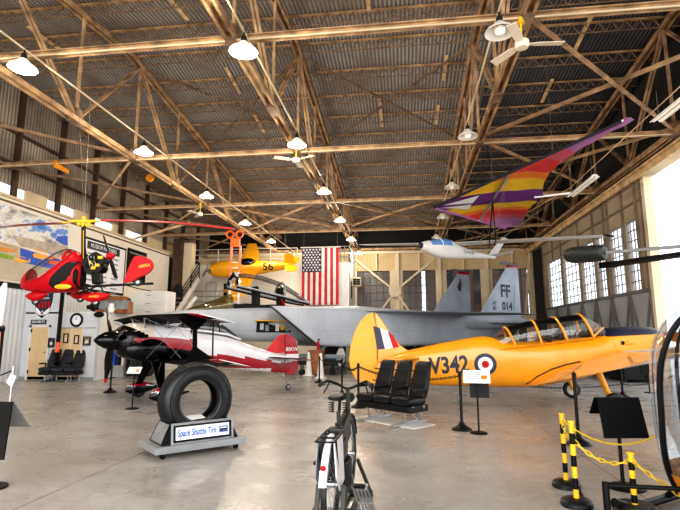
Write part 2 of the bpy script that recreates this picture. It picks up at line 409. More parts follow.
def star(r, n=5, k=.4, a0=PI / 2):
    return [(math.cos(a0 + PI * i / n) * (r if i % 2 == 0 else r * k), math.sin(a0 + PI * i / n) * (r if i % 2 == 0 else r * k)) for i in range(2 * n)]
def sag(p, q, drop, n=12):
    p = V(p); q = V(q); return [p.lerp(q, t / n) - V((0, 0, drop * 4 * (t / n) * (1 - t / n))) for t in range(n + 1)]
def chain_mb(p, q, drop, r=.013, link=.055):
    """interlocking links along a sagging line"""
    L = (V(q) - V(p)).length; pts = sag(p, q, drop, max(6, int(L / link))); b = MB()
    for i in range(len(pts) - 1):
        a, c = pts[i], pts[i + 1]; mid = (a + c) / 2; d, s, u = basis(c - a); w = s if i % 2 else u; ln = (c - a).length * .72
        ring = [mid + d * (ln * math.cos(2 * PI * k / 8)) + w * (r * 1.5 * math.sin(2 * PI * k / 8)) for k in range(8)]
        b.tube(ring, r * .5, 4, closed=True)
    return b

def panel_lines(mt, scale, dark=.62):
    nt = mt.node_tree; b = nt.nodes['Principled BSDF']; N = nt.nodes.new
    tc = N('ShaderNodeTexCoord'); mp = N('ShaderNodeMapping'); mp.inputs['Rotation'].default_value = (R(90), 0, 0); nt.links.new(tc.outputs['Object'], mp.inputs[0])
    bk = N('ShaderNodeTexBrick'); bk.inputs['Scale'].default_value = scale; bk.inputs['Mortar Size'].default_value = .005; bk.inputs['Color1'].default_value = (1, 1, 1, 1); bk.inputs['Color2'].default_value = (.95, .955, .96, 1); bk.inputs['Mortar'].default_value = (dark, dark, dark, 1); bk.inputs['Brick Width'].default_value = .9; bk.inputs['Row Height'].default_value = .38
    nt.links.new(mp.outputs[0], bk.inputs['Vector'])
    mx = N('ShaderNodeMix'); mx.data_type = 'RGBA'; mx.blend_type = 'MULTIPLY'; mx.inputs[0].default_value = 1
    src = b.inputs['Base Color'].links[0].from_socket; nt.links.new(src, mx.inputs[6]); nt.links.new(bk.outputs[0], mx.inputs[7]); nt.links.new(mx.outputs[2], b.inputs['Base Color'])
m['jet_side'] = M('jet_pale_side', rgb(186, 191, 200), .42, 0, .14, .8); panel_lines(m['jet_side'], .42, .8); panel_lines(m['jet_grey'], .42, .8); panel_lines(m['jet_mid'], .4, .8)
# ================================================================== THE HANGAR SHELL
XL, XR, YF, YN = -14.6, 8.6, 35.6, -6.0
ZB = 7.6                                     # truss bottom chord
TRUSS_X = [-9.1, -3.4, 2.4, 8.1]
def ztop(y):                                 # truss top chord height
    return 8.75 + (11.05 - 8.75) * (1 - abs(y - 14.7) / 20.9)
def zroof(y): return ztop(y) + .42

struct('floor', MB().rng(-15.2, 9.0, YN, 36, -.2, 0), m['floor'])
yard = struct('ground', MB().rng(-70, 90, -60, 120, -.4, -.06), M('bright_apron', rgb(235, 232, 228), .9, 0, .04, .5))
# roof: four bays of corrugated sheet, the right hand one coloured darker for its backlit shade
def roof_bay(x0, x1, mt):
    b = MB(); ys = [YN, 4, 14.7, 25, 36.2]
    for i in range(4):
        y0, y1 = ys[i], ys[i + 1]
        p = [V((x0, y0, zroof(y0))), V((x1, y0, zroof(y0))), V((x1, y1, zroof(y1))), V((x0, y1, zroof(y1)))]
        b.prism(p, (0, 0, .06))
    return struct('ceiling', b, mt)
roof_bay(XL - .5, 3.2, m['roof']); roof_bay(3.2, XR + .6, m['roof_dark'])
# translucent narrow roof strips, pale in the photo
# ---- left gable wall: cream partition with mural, window strip, cladding above
MX = -14.25
b = MB(); b.rng(MX - .2, MX, 6, 28.6, 3.45, 6.6); struct('wall_left', b, m['cream_white'])
b = MB(); b.rng(MX - .2, MX, 6, 28.6, 0, 3.45); struct('wall_left_lower', b, m['rib_white'])
b = MB(); b.rng(MX - .02, MX + .06, 6, 28.6, 3.33, 3.52); struct('trim_1', b, m['dark'])
b = MB(); b.rng(MX - .28, MX + .1, 6, 28.7, 6.56, 6.66); struct('trim_2', b, m['cream_dim'])
b = MB(); b.tube([(MX + .05, 6, 6.42), (MX + .05, 28.6, 6.42)], .035, 6); tag(b.build('conduit_pipe', m['steel_brown']), 'brown pipe running along the top of the cream mural wall', 'pipe')
def gable(x, z0, matl, name, skip=None):
    ys = [YN, 4, 14.7, 25, YF]
    poly = [V((x, YN, z0))] + [V((x, y, zroof(y))) for y in ys] + [V((x, YF, z0))]
    return struct(name, MB().prism(poly, (.1 if x > 0 else -.1, 0, 0)), matl)
gable(XL, 7.2, m['clad'], 'wall_left_gable')
# clerestory strip between mural wall and cladding
strip_px = [(0, 26), (47, 75), (91, 113), (126, 143)]
edges = [(at_x(a, 187 + a * .35, XL).y, at_x(c, 187 + c * .35, XL).y) for a, c in strip_px]
edges[0] = (12.5, edges[0][1])
b = MB(); y = YN
for a, c in edges: b.rng(XL - .1, XL, y, a, 6.4, 7.25); y = c
b.rng(XL - .1, XL, y, YF, 6.4, 7.25); struct('wall_left_clerestory', b, m['cream_dim'])
for i, (a, c) in enumerate(edges):
    b = MB(); b.rng(XL - .07, XL - .05, a, c, 6.4, 7.25); o = struct('window_%d' % (i + 1), b, m['window_glass'])
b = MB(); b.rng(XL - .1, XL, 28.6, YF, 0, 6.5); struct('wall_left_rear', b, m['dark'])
b = MB(); b.rng(XL - .1, XL, YN, 6, 0, 6.5); struct('wall_left_front', b, m['cream'])
# steel columns and girts on the gable
k = 0
for y in (9.2, 11.6, 14.0, 16.4, 18.8, 21.2, 23.6, 26.0, 28.4, 30.8, 33.2):
    b = MB(); z1 = zroof(y) - .1
    b.rng(XL + .02, XL + .22, y - .015, y + .015, 6.6, z1); b.rng(XL + .01, XL + .03, y - .06, y + .06, 6.6, z1); b.rng(XL + .21, XL + .23, y - .06, y + .06, 6.6, z1)
    tag(b.build('gable_column', m['steel_dark']), 'dark steel column on the left gable, number %d counted from the near end' % (k + 1), 'column', 'left gable columns'); k += 1
for z, nm in ((8.0, 'lower'), (9.2, 'upper')):
    b = MB(); b.bar((XL + .12, 6, z), (XL + .12, 31.5, z), .1, .1)
    tag(b.build('gable_girt', m['steel_dark']), '%s dark horizontal girt across the left gable columns' % nm, 'beam', 'left gable girts')
# ---- far wall: cream with windows, fluted panel band above
b = MB()
wins = [((357, 390), 273, 311), ((403, 436), 272, 311), ((447, 481), 270, 312), ((493, 529), 270, 312)]
wx = [(at_y(a[0], 290, YF).x, at_y(a[1], 290, YF).x) for a, _, _ in wins]
b.rng(XL, XR + .6, YF, YF + .2, 0, 3.05)
x = XL
for a, c in wx: b.rng(x, a, YF, YF + .2, 3.05, 6.2); x = c
b.rng(x, XR + .6, YF, YF + .2, 3.05, 6.2)
struct('wall_far', b, m['cream'])
b = MB(); b.rng(XL, XR + .6, YF, YF + .2, 6.2, 7.6); struct('wall_far_band', b, m['far_panel'])
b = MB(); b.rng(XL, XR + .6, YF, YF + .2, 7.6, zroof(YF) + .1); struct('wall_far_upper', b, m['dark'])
for i, (a, c) in enumerate(wx):
    b = MB(); f = .06
    b.rng(a, c, YF + .05, YF + .12, 3.05, 3.05 + f); b.rng(a, c, YF + .05, YF + .12, 6.2 - f, 6.2)
    n = 5
    for k in range(n + 1): xx = a + (c - a) * k / n; b.rng(xx - .02, xx + .02, YF + .06, YF + .1, 3.05, 6.2)
    for k in range(1, 6): zz = 3.05 + 3.15 * k / 6; b.rng(a, c, YF + .06, YF + .1, zz - .02, zz + .02)
    w = struct('window_%d' % (i + 5), b, m['steel_dark'])
    g = MB(); g.rng(a, c, YF + .075, YF + .085, 3.05, 6.2); g.build('pane', m['window_glass'], w)
# ribs and columns of the far wall
for i, px in enumerate((376.5, 397, 419, 439, 463, 486, 512)):
    xx = at_y(px, 262, YF - .1).x
    main = px in (397, 439, 486)
    b = MB(); w = .26 if main else .1
    z0 = 2.6 if main else 6.2
    b.rng(xx - w / 2, xx + w / 2, YF - .02, YF, z0, 7.5); b.rng(xx - .02, xx + .02, YF - .18, YF, z0, 7.5); b.rng(xx - w / 2, xx + w / 2, YF - .2, YF - .17, z0, 7.5)
    tag(b.build('wall_column', m['cream']), '%s cream post on the far wall, number %d from the flag side' % ('tall' if main else 'short', i + 1), 'column', 'far wall posts')
b = MB(); b.rng(XL, XR + .3, YF - .22, YF, 7.42, 7.62); struct('trim_3', b, m['cream'])
b = MB()
cx = at_y(395, 291, YF - .3); e = [at_y(352, 257, YF - .3), at_y(434, 259, YF - .3), at_y(378, 315, YF - .3), at_y(412, 315, YF - .3)]
for q in e: b.bar(cx, q, .13, .06, (0, 1, 0))
b.prism([cx + V((dx * .42, -.06, dz * .42)) for dx, dz in ((-1, .5), (-.5, 1), (.5, 1), (1, .5), (1, -.5), (.5, -1), (-.5, -1), (-1, -.5))], (0, .1, 0))
tag(b.build('cross_brace', m['cream']), 'cream X shaped brace with gusset plate in front of the far windows', 'brace')
# brick building seen through the far windows
brickm = bpy.data.materials.new('brick'); brickm.use_nodes = True
nt = brickm.node_tree; bk = nt.nodes.new('ShaderNodeTexBrick'); bk.inputs['Scale'].default_value = 3
bk.inputs['Color1'].default_value = (*rgb(74, 44, 34), 1); bk.inputs['Color2'].default_value = (*rgb(50, 32, 27), 1); bk.inputs['Mortar'].default_value = (*rgb(70, 56, 48), 1)
tcn = nt.nodes.new('ShaderNodeTexCoord'); nt.links.new(tcn.outputs['Object'], bk.inputs['Vector'])
nt.links.new(bk.outputs[0], nt.nodes['Principled BSDF'].inputs['Base Color']); nt.nodes['Principled BSDF'].inputs['Roughness'].default_value = .9
for x0, x1, lab in ((-8, 1.35, 'red brick building outside the left pair of far windows'), (1.75, 9.5, 'dark brick building outside the right pair of far windows')):
    t = thing('brick_building', lab, 'building', ((x0 + x1) / 2, 41, 0), 0, 'brick buildings outside')
    w = (x1 - x0) / 2
    MB().rng(-w, w, -.5, 3, 0, 9).build('brick_wall', brickm, t)
    for zz in (4.6, 6.3):
        for xx in (-.55, 0.05, .6): MB().rng(w * xx - .35, w * xx + .35, -.56, -.48, zz - .5, zz + .5).build('window', m['dark'], t)
    MB().rng(-w - .1, w + .1, -.8, -.5, 0, 3.3).build('plinth', m['white'], t)
# ---- right wall: sliding door leaves with big windows, open bay nearer the camera
wy = [(31.37, 28.81), (28.44, 26.03), (25.65, 23.86), (23.62, 22.5), (22.08, 20.62), (20.45, 19.3)]
b = MB(); T = .16
b.rng(XR, XR + T, 18.75, 32.3, 5.95, 7.3); y = 32.3
for a, c in wy: b.rng(XR, XR + T, a, y, 3.25, 5.95); y = c
b.rng(XR, XR + T, 18.75, y, 3.25, 5.95)
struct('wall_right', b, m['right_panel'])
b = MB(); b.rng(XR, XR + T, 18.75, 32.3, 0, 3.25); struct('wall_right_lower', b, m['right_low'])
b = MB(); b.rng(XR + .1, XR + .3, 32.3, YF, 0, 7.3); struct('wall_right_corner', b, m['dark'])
for i, (a, c) in enumerate(wy):
    b = MB(); y0, y1 = c, a; f = .05
    b.rng(XR + .03, XR + .12, y0, y1, 3.25, 3.25 + f); b.rng(XR + .03, XR + .12, y0, y1, 5.95 - f, 5.95)
    n = 4
    for k in range(n + 1): yy = y0 + (y1 - y0) * k / n; b.rng(XR + .05, XR + .09, yy - .018, yy + .018, 3.25, 5.95)
    for k in range(1, 7): zz = 3.25 + 2.7 * k / 7; b.rng(XR + .05, XR + .09, y0, y1, zz - .018, zz + .018)
    w = struct('window_%d' % (i + 9), b, m['grey'])
    g = MB(); g.rng(XR + .065, XR + .072, y0, y1, 3.25, 5.95); g.build('pane', m['window_glass'], w)
b = MB()
for z in (6.55,): b.rng(XR - .06, XR, 18.75, 32.3, z - .04, z + .04)
for yy in (18.85, 19.35, 20.53, 22.0, 22.45, 23.7, 25.75, 28.6, 30.1, 32.2): b.rng(XR - .07, XR, yy - .06, yy + .06, 3.25 if yy != 30.1 else 5.95, 7.3)
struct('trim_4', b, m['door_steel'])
b = MB(); ys = [18.8, 20.5, 22.2, 24.0, 25.8, 28.0, 30.0, 32.2]
for i in range(len(ys) - 1):
    b.bar((XR - .04, ys[i], 3.2), (XR - .04, (ys[i] + ys[i + 1]) / 2, .9), .1, .06, (1, 0, 0)); b.bar((XR - .04, (ys[i] + ys[i + 1]) / 2, .9), (XR - .04, ys[i + 1], 3.2), .1, .06, (1, 0, 0))
    b.rng(XR - .07, XR, ys[i] - .05, ys[i] + .05, 0, 3.25)
for z in (.9, 3.22): b.rng(XR - .06, XR, 18.8, 32.3, z - .06, z + .06)
struct('trim_5', b, m['door_brace'])
b = MB(); b.rng(XR - .12, XR + .3, 0, YF, 7.25, 7.62); struct('wall_right_header', b, m['cream_dim'])
b = MB(); b.rng(XR - .34, XR - .12, 0, YF, 7.42, 7.5); b.rng(XR - .26, XR - .2, 0, YF, 7.2, 7.5); struct('trim_6', b, m['steel_pale'])
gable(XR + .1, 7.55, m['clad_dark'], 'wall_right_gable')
b = MB(); b.rng(XR - .05, XR + .25, 18.55, 18.78, 0, 7.3); struct('trim_7', b, m['cream'])
b = MB(); b.bar((XR - .1, YF - .5, 7.3), (XR - .6, YF - .5, 3.0), .14, .14); tag(b.build('corner_brace', m['cream']), 'cream sloping brace post in the far right corner', 'brace')
b = MB(); xx = at_y(535, 290, YF - .3).x; b.rng(xx - .1, xx + .1, YF - .4, YF - .2, 0, 7.5); struct('trim_8', b, m['cream_dim'])

# ================================================================== ROOF STEEL
def truss(x, i, who):
    t = thing('roof_truss', who, 'truss', (x, 0, 0), 0, 'roof trusses')
    b = MB()
    for s in (-.09, .09): b.bar((s, YN, ZB), (s, YF, ZB), .06, .13)
    b.bar((0, YN, ZB + .07), (0, YF, ZB + .07), .22, .02)
    b.build('bottom_chord', m['steel_tan'], t)
    b = MB()
    for a, c in ((YN, 14.7), (14.7, YF)):
        for s in (-.09, .09): b.bar((s, a, ztop(a)), (s, c, ztop(c)), .06, .13)
        b.bar((0, a, ztop(a) + .07), (0, c, ztop(c) + .07), .24, .02)
    b.build('top_chord', m['steel_tan'], t)
    nodes = [9.1 + 3.12 * k for k in range(9)]
    for k, y in enumerate(nodes):
        if y > YF - .4: continue
        MB().bar((0, y, ZB), (0, y, ztop(y)), .075, .075, (0, 1, 0)).build('web_vertical', m['steel_tan'], t)
        if k + 1 < len(nodes):
            y2 = min(nodes[k + 1], YF - .1)
            p, q = ((0, y, ztop(y)), (0, y2, ZB)) if k % 2 == 0 else ((0, y, ZB), (0, y2, ztop(y2)))
            w = MB()
            for s in (-.05, .05): w.bar(V(p) + V((s, 0, 0)), V(q) + V((s, 0, 0)), .04, .07, (1, 0, 0))
            w.build('web_diagonal', m['steel_tan'], t)
        w = MB(); w.prism([(-.11, y - .25, ZB - .1), (-.11, y + .25, ZB - .1), (-.11, y + .12, ZB + .32), (-.11, y - .12, ZB + .32)], (.22, 0, 0))
        w.build('gusset_plate', m['steel_brown'], t)
    return t
for i, (x, w) in enumerate(zip(TRUSS_X, ('leftmost long tan steel roof truss', 'second tan steel roof truss from the left, beside the middle lamp row', 'third tan steel roof truss, next to the large ceiling fan', 'rightmost roof truss just inside the hangar door wall'))): truss(x, i, w)
# transverse lattice struts at bottom chord level
for i, y in enumerate((9.1, 15.4, 21.7, 28.0, 34.6)):
    t = thing('lateral_strut', 'tan double angle strut crossing the whole hangar, number %d from the camera' % (i + 1), 'beam', (0, y, ZB), 0, 'cross struts under the roof')
    b = MB()
    b.bar((XL, 0, .0), (XR, 0, .0), .06, .13); b.bar((XL, 0, .07), (XR, 0, .07), .18, .025)
    b.build('strut_bar', m['steel_tan'], t)
    if i < 4: MB().tube([(XL, -.13, -.07), (XR, -.13, -.07)], .02, 6).build('conduit', m['cream_dim'], t)
# purlins: light lattice joists
def purlin_mb():
    b = MB(); b.bar((XL, 0, .1), (XR, 0, .1), .09, .05)
    return b
def lattice_mb():
    b = MB(); n = 58; L = XR - XL
    b.bar((XL, 0, -.24), (XR, 0, -.24), .03, .03)
    for i in range(n):
        x0 = XL + L * i / n; x1 = XL + L * (i + .5) / n; x2 = XL + L * (i + 1) / n
        b.bar((x0, 0, .08), (x1, 0, -.24), .024, .024, (0, 1, 0)); b.bar((x1, 0, -.24), (x2, 0, .08), .024, .024, (0, 1, 0))
    return b
m0 = None; ys = [10.6 + 1.56 * k for k in range(16)]
for k, y in enumerate(ys):
    z = ztop(y) + .26; lab = 'lattice roof purlin under the corrugated sheets, number %d from the camera' % (k + 1)
    if m0 is None:
        m0 = thing('roof_purlin', lab, 'purlin', (0, y, z), 0, 'lattice roof purlins'); purlin_mb().build('top_rail', m['steel_tan'], m0); lattice_mb().build('lattice', m['steel_brown'], m0)
    else: dup(m0, (0, y, z), label=lab)
# bracing rods between the trusses
def brace(p, q, w, mt, lab):
    p = V(p); q = V(q); b = MB(); d, s, u = basis(q - p)
    b.bar(p, q, w, .02); b.bar(p + u * w / 2, q + u * w / 2, .02, w)
    tag(b.build('sway_brace', mt), lab, 'brace', 'diagonal roof braces')
xs = [XL] + TRUSS_X
bay = ['left gable bay', 'bay right of the first truss', 'centre bay', 'right hand bay']
for i in range(4):
    for j, (ya, yb) in enumerate(((9.1, 15.34), (15.34, 21.6), (21.6, 27.9), (27.9, 34.2))):
        zone = ('nearest', 'second', 'third', 'farthest')[j]
        if i in (1, 2) and j in (1, 3):
            za, zb_ = ztop(ya), ztop(yb)
            brace((xs[i], ya, za), (xs[i + 1], yb, zb_), .07, m['steel_brown'], '%s high brace descending right in the %s' % (zone, bay[i]))
            brace((xs[i], yb, zb_), (xs[i + 1], ya, za), .07, m['steel_brown'], '%s high brace descending left in the %s' % (zone, bay[i]))
        if (i in (0, 3)) or j == 2:
            brace((xs[i], ya, ZB + .05), (xs[i + 1], yb, ZB + .05), .09, m['steel_tan'] if i else m['steel_brown'], '%s flat brace going away right in the %s' % (zone, bay[i]))
            brace((xs[i], yb, ZB + .12), (xs[i + 1], ya, ZB + .12), .09, m['steel_tan'] if i else m['steel_pale'], '%s flat brace coming back right in the %s' % (zone, bay[i]))
# knee brace from the left gable
for y, n in ((24.7, 'farthest'),):
    brace((XL + .2, y, 6.7), (-11.4, y + .4, ZB), .1, m['steel_pale'], '%s pale knee brace rising from the mural wall' % n)
# pale short sheet stiffeners hanging below the roof, seen as light dashes in the bays
q = 0
for x, y0, y1 in ((-6.5, 12.0, 13.4), (-6.3, 16.2, 17.8), (-6.2, 19.3, 20.9), (-.9, 12.2, 13.7), (-.85, 18.6, 20.9), (1.6, 16.4, 17.8), (1.5, 19.5, 21.0), (5.9, 15.0, 16.6), (5.6, 18.2, 19.7), (-11.6, 13.0, 15.0)):
    q += 1; b = MB(); b.bar((x, y0, zroof(y0) - .06), (x, y1, zroof(y1) - .06), .12, .05)
    tag(b.build('roof_batten', m['steel_pale']), 'short pale batten under the roof sheets, number %d counted from the left' % q, 'batten', 'roof battens')

# ================================================================== LAMPS, FANS, TUBES
def bell_lamp(lit):
    t = thing('pendant_lamp', 'x', 'lamp', (0, 0, 0), 0, 'bell shaped hangar lamps')
    prof = [(0, .06), (.04, .10), (.10, .15), (.17, .25), (.22, .275), (.215, .262), (.165, .235), (.09, .13), (.03, .08)]
    MB().lathe((0, 0, .16), (0, 0, -1), prof, 28, False, closed=True).build('lamp_shade', m['shade_lit'] if lit else m['shade'], t, smooth=60)
    b = MB(); b.cyl((0, 0, .12), (0, 0, .27), .075, 14, .05); b.cyl((0, 0, .27), (0, 0, .4), .02, 8); b.build('lamp_cap', m['dark'], t, smooth=True)
    MB().ell((0, 0, -.005), (.13, .13, .1) if lit else (.1, .1, .09), 16).build('bulb', m['bulb'] if lit else m['bulb_dim'], t, smooth=True)
    return t
protoL, protoD = bell_lamp(True), bell_lamp(False)
usedL = usedD = False
rows = [(-7.76, 'left', 6), (-3.03, 'middle', 6), (1.82, 'right', 6)]
order = ['nearest', 'second', 'third', 'fourth', 'fifth', 'sixth']
for x, nm, n in rows:
    for k in range(n):
        y = 8.68 + 4.88 * k; lit = nm != 'right'
        lab = '%s %s bell pendant lamp, %s from the camera in the %s row' % ('lit' if lit else 'unlit', 'glowing' if lit else 'white', order[k], nm)
        pr = protoL if lit else protoD; first = (lit and not usedL) or ((not lit) and not usedD)
        if first: o = pr; o.location = (x, y, 7.13); o['label'] = lab
        else: o = dup(pr, (x, y, 7.13), label=lab)
        if lit: usedL = True
        else: usedD = True
        if not lit: continue
        ld = bpy.data.lights.new('lamp_light', 'POINT'); ld.energy = 280; ld.color = (1, .90, .76); ld.shadow_soft_size = .12
        lo = bpy.data.objects.new('lamp_light', ld); COL.objects.link(lo); lo.location = (x, y, 6.86)
    b = MB(); b.tube([(x, YN + 10, 7.5), (x, YF - 1, 7.5)], .022, 6)
    tag(b.build('lamp_conduit', m['cream_dim']), 'thin pale conduit carrying the %s row of lamps' % nm, 'conduit', 'lamp conduits')
def fan(loc, rz, lab):
    t = thing('ceiling_fan', lab, 'fan', loc, rz, 'white ceiling fans')
    b = MB(); b.lathe((0, 0, 0), (0, 0, 1), [(-.09, .03), (-.08, .10), (-.02, .13), (.05, .12), (.09, .05)], 20); b.build('motor', m['fan_white'], t, smooth=True)
    b = MB(); b.cyl((0, 0, .05), (0, 0, .5), .018, 8); b.cyl((0, 0, .4), (0, 0, .52), .07, 12, .03); b.build('down_rod', m['gold'], t, smooth=True)
    for k in range(3):
        a = 2 * PI * k / 3; d = V((math.cos(a), math.sin(a), 0)); s = V((-d.y, d.x, 0)); bl = MB()
        bl.prism([d * .1 + s * .03 + V((0, 0, -.01)), d * .25 + s * .075 + V((0, 0, .0)), d * .70 + s * .085, d * .72 - s * .085 + V((0, 0, -.03)), d * .25 - s * .075 + V((0, 0, -.03)), d * .1 - s * .03 + V((0, 0, -.02))], (0, 0, .012))
        bl.build('blade', m['fan_white'], t)
fp = at_z(522, 44, 6.75); fan((fp.x, fp.y, fp.z), R(4), 'large cream three blade ceiling fan near the top right')
fp = at_x(296, 160, -3.35); fan((fp.x, fp.y, fp.z), R(90), 'cream three blade ceiling fan under the middle truss')
fp = at_x(200, 214, -9.05); fan((fp.x, fp.y, fp.z), R(10), 'distant ceiling fan under the left truss')
def strip_light(a, c, z, lab):
    p, q = at_z(a[0], a[1], z), at_z(c[0], c[1], z); mid = (p + q) / 2
    t = thing('strip_light', lab, 'lamp', mid, math.atan2(q.y - p.y, q.x - p.x), 'fluorescent strip fittings'); L = (q - p).length
    b = MB(); b.prism([(-L / 2, -.16, 0), (-L / 2, -.05, .1), (-L / 2, .05, .1), (-L / 2, .16, 0), (-L / 2, .14, -.01), (-L / 2, 0, .05), (-L / 2, -.14, -.01)], (L, 0, 0)); b.build('reflector', m['shade'], t)
    for s in (-.07, .07): MB().cyl((-L / 2 + .03, s, .0), (L / 2 - .03, s, .0), .02, 10).build('tube', m['bulb_dim'], t, smooth=True)
    b = MB()
    for s in (-L * .4, L * .4): b.tube([(s, 0, .1), (s, 0, .75)], .008, 5)
    b.build('hanger_wire', m['cable'], t)
strip_light((656, 122), (690, 95), 6.9, 'white fluorescent strip light hanging at the top right')
strip_light((570, 197), (595, 177), 6.9, 'white fluorescent strip light beside the hang glider sail')
b = MB(); b.tube([at_z(480, 240, 7.2), at_z(570, 188, 7.3), at_z(700, 68, 7.4)], .014, 5); tag(b.build('suspension_cable', m['steel_pale']), 'long pale cable slanting past the strip lights to the upper right', 'cable')
b = MB(); c = at_x(30, 135, -9.0); b.lathe(at_x(150, 178, -10.0), (0, 1, 0), [(-.04, .16), (.04, .16)], 14); tag(b.build('yellow_disc', m['yellow_dk']), 'small amber round disc hanging below the left truss', 'disc')
b = MB(); p = at_x(60, 168, -12); b.prism([p + V((0, -.35, -.08)), p + V((0, -.3, .18)), p + V((0, .1, .08)), p + V((0, .4, .06)), p + V((0, .4, -.08))], (.06, 0, 0)); tag(b.build('hanging_ornament', m['yellow_dk']), 'small amber wooden shape hanging in the upper left', 'ornament')
# ================================================================== AIRCRAFT
def wheel(name, c, axis, r, w, parent, hub=None, tyre=None):
    """tyre with a hub as its sub-part"""
    b = MB(); b.lathe(c, axis, [(-w / 2, r * .62), (-w / 2, r * .82), (-w * .38, r * .95), (-w * .12, r), (w * .12, r), (w * .38, r * .95), (w / 2, r * .82), (w / 2, r * .62)], 26, False, closed=True)
    t = b.build(name, tyre or m['rubber'], parent, smooth=50)
    h = MB(); h.lathe(c, axis, [(-w * .42, .02), (-w * .42, r * .3), (-w * .3, r * .62), (w * .3, r * .62), (w * .42, r * .3), (w * .42, .02)], 22)
    h.build('wheel_hub', hub or m['alu'], t, smooth=50)
    return t
def smooth_curve(pts, n=6):
    pts = [V(p) for p in pts]; out = []
    for i in range(len(pts) - 1):
        p0 = pts[max(i - 1, 0)]; p1 = pts[i]; p2 = pts[i + 1]; p3 = pts[min(i + 2, len(pts) - 1)]
        for k in range(n):
            t = k / n; out.append(.5 * ((2 * p1) + (p2 - p0) * t + (2 * p0 - 5 * p1 + 4 * p2 - p3) * t * t + (3 * p1 - p0 - 3 * p2 + p3) * t ** 3))
    return out + [pts[-1]]
def interp(secs, n):
    """densify body sections by Catmull-Rom"""
    out = []; L = len(secs); w = max(len(s) for s in secs)
    S = [list(s) + [2.4, 0][len(s) - 4:][:w - len(s)] if len(s) < w else list(s) for s in secs]
    for i in range(L - 1):
        p0, p1, p2, p3 = S[max(i - 1, 0)], S[i], S[i + 1], S[min(i + 2, L - 1)]
        for k in range(n):
            t = k / n
            out.append([.5 * (2 * b + (c - a) * t + (2 * a - 5 * b + 4 * c - d) * t * t + (3 * b - a - 3 * c + d) * t ** 3) for a, b, c, d in zip(p0, p1, p2, p3)])
    return out + [S[-1]]

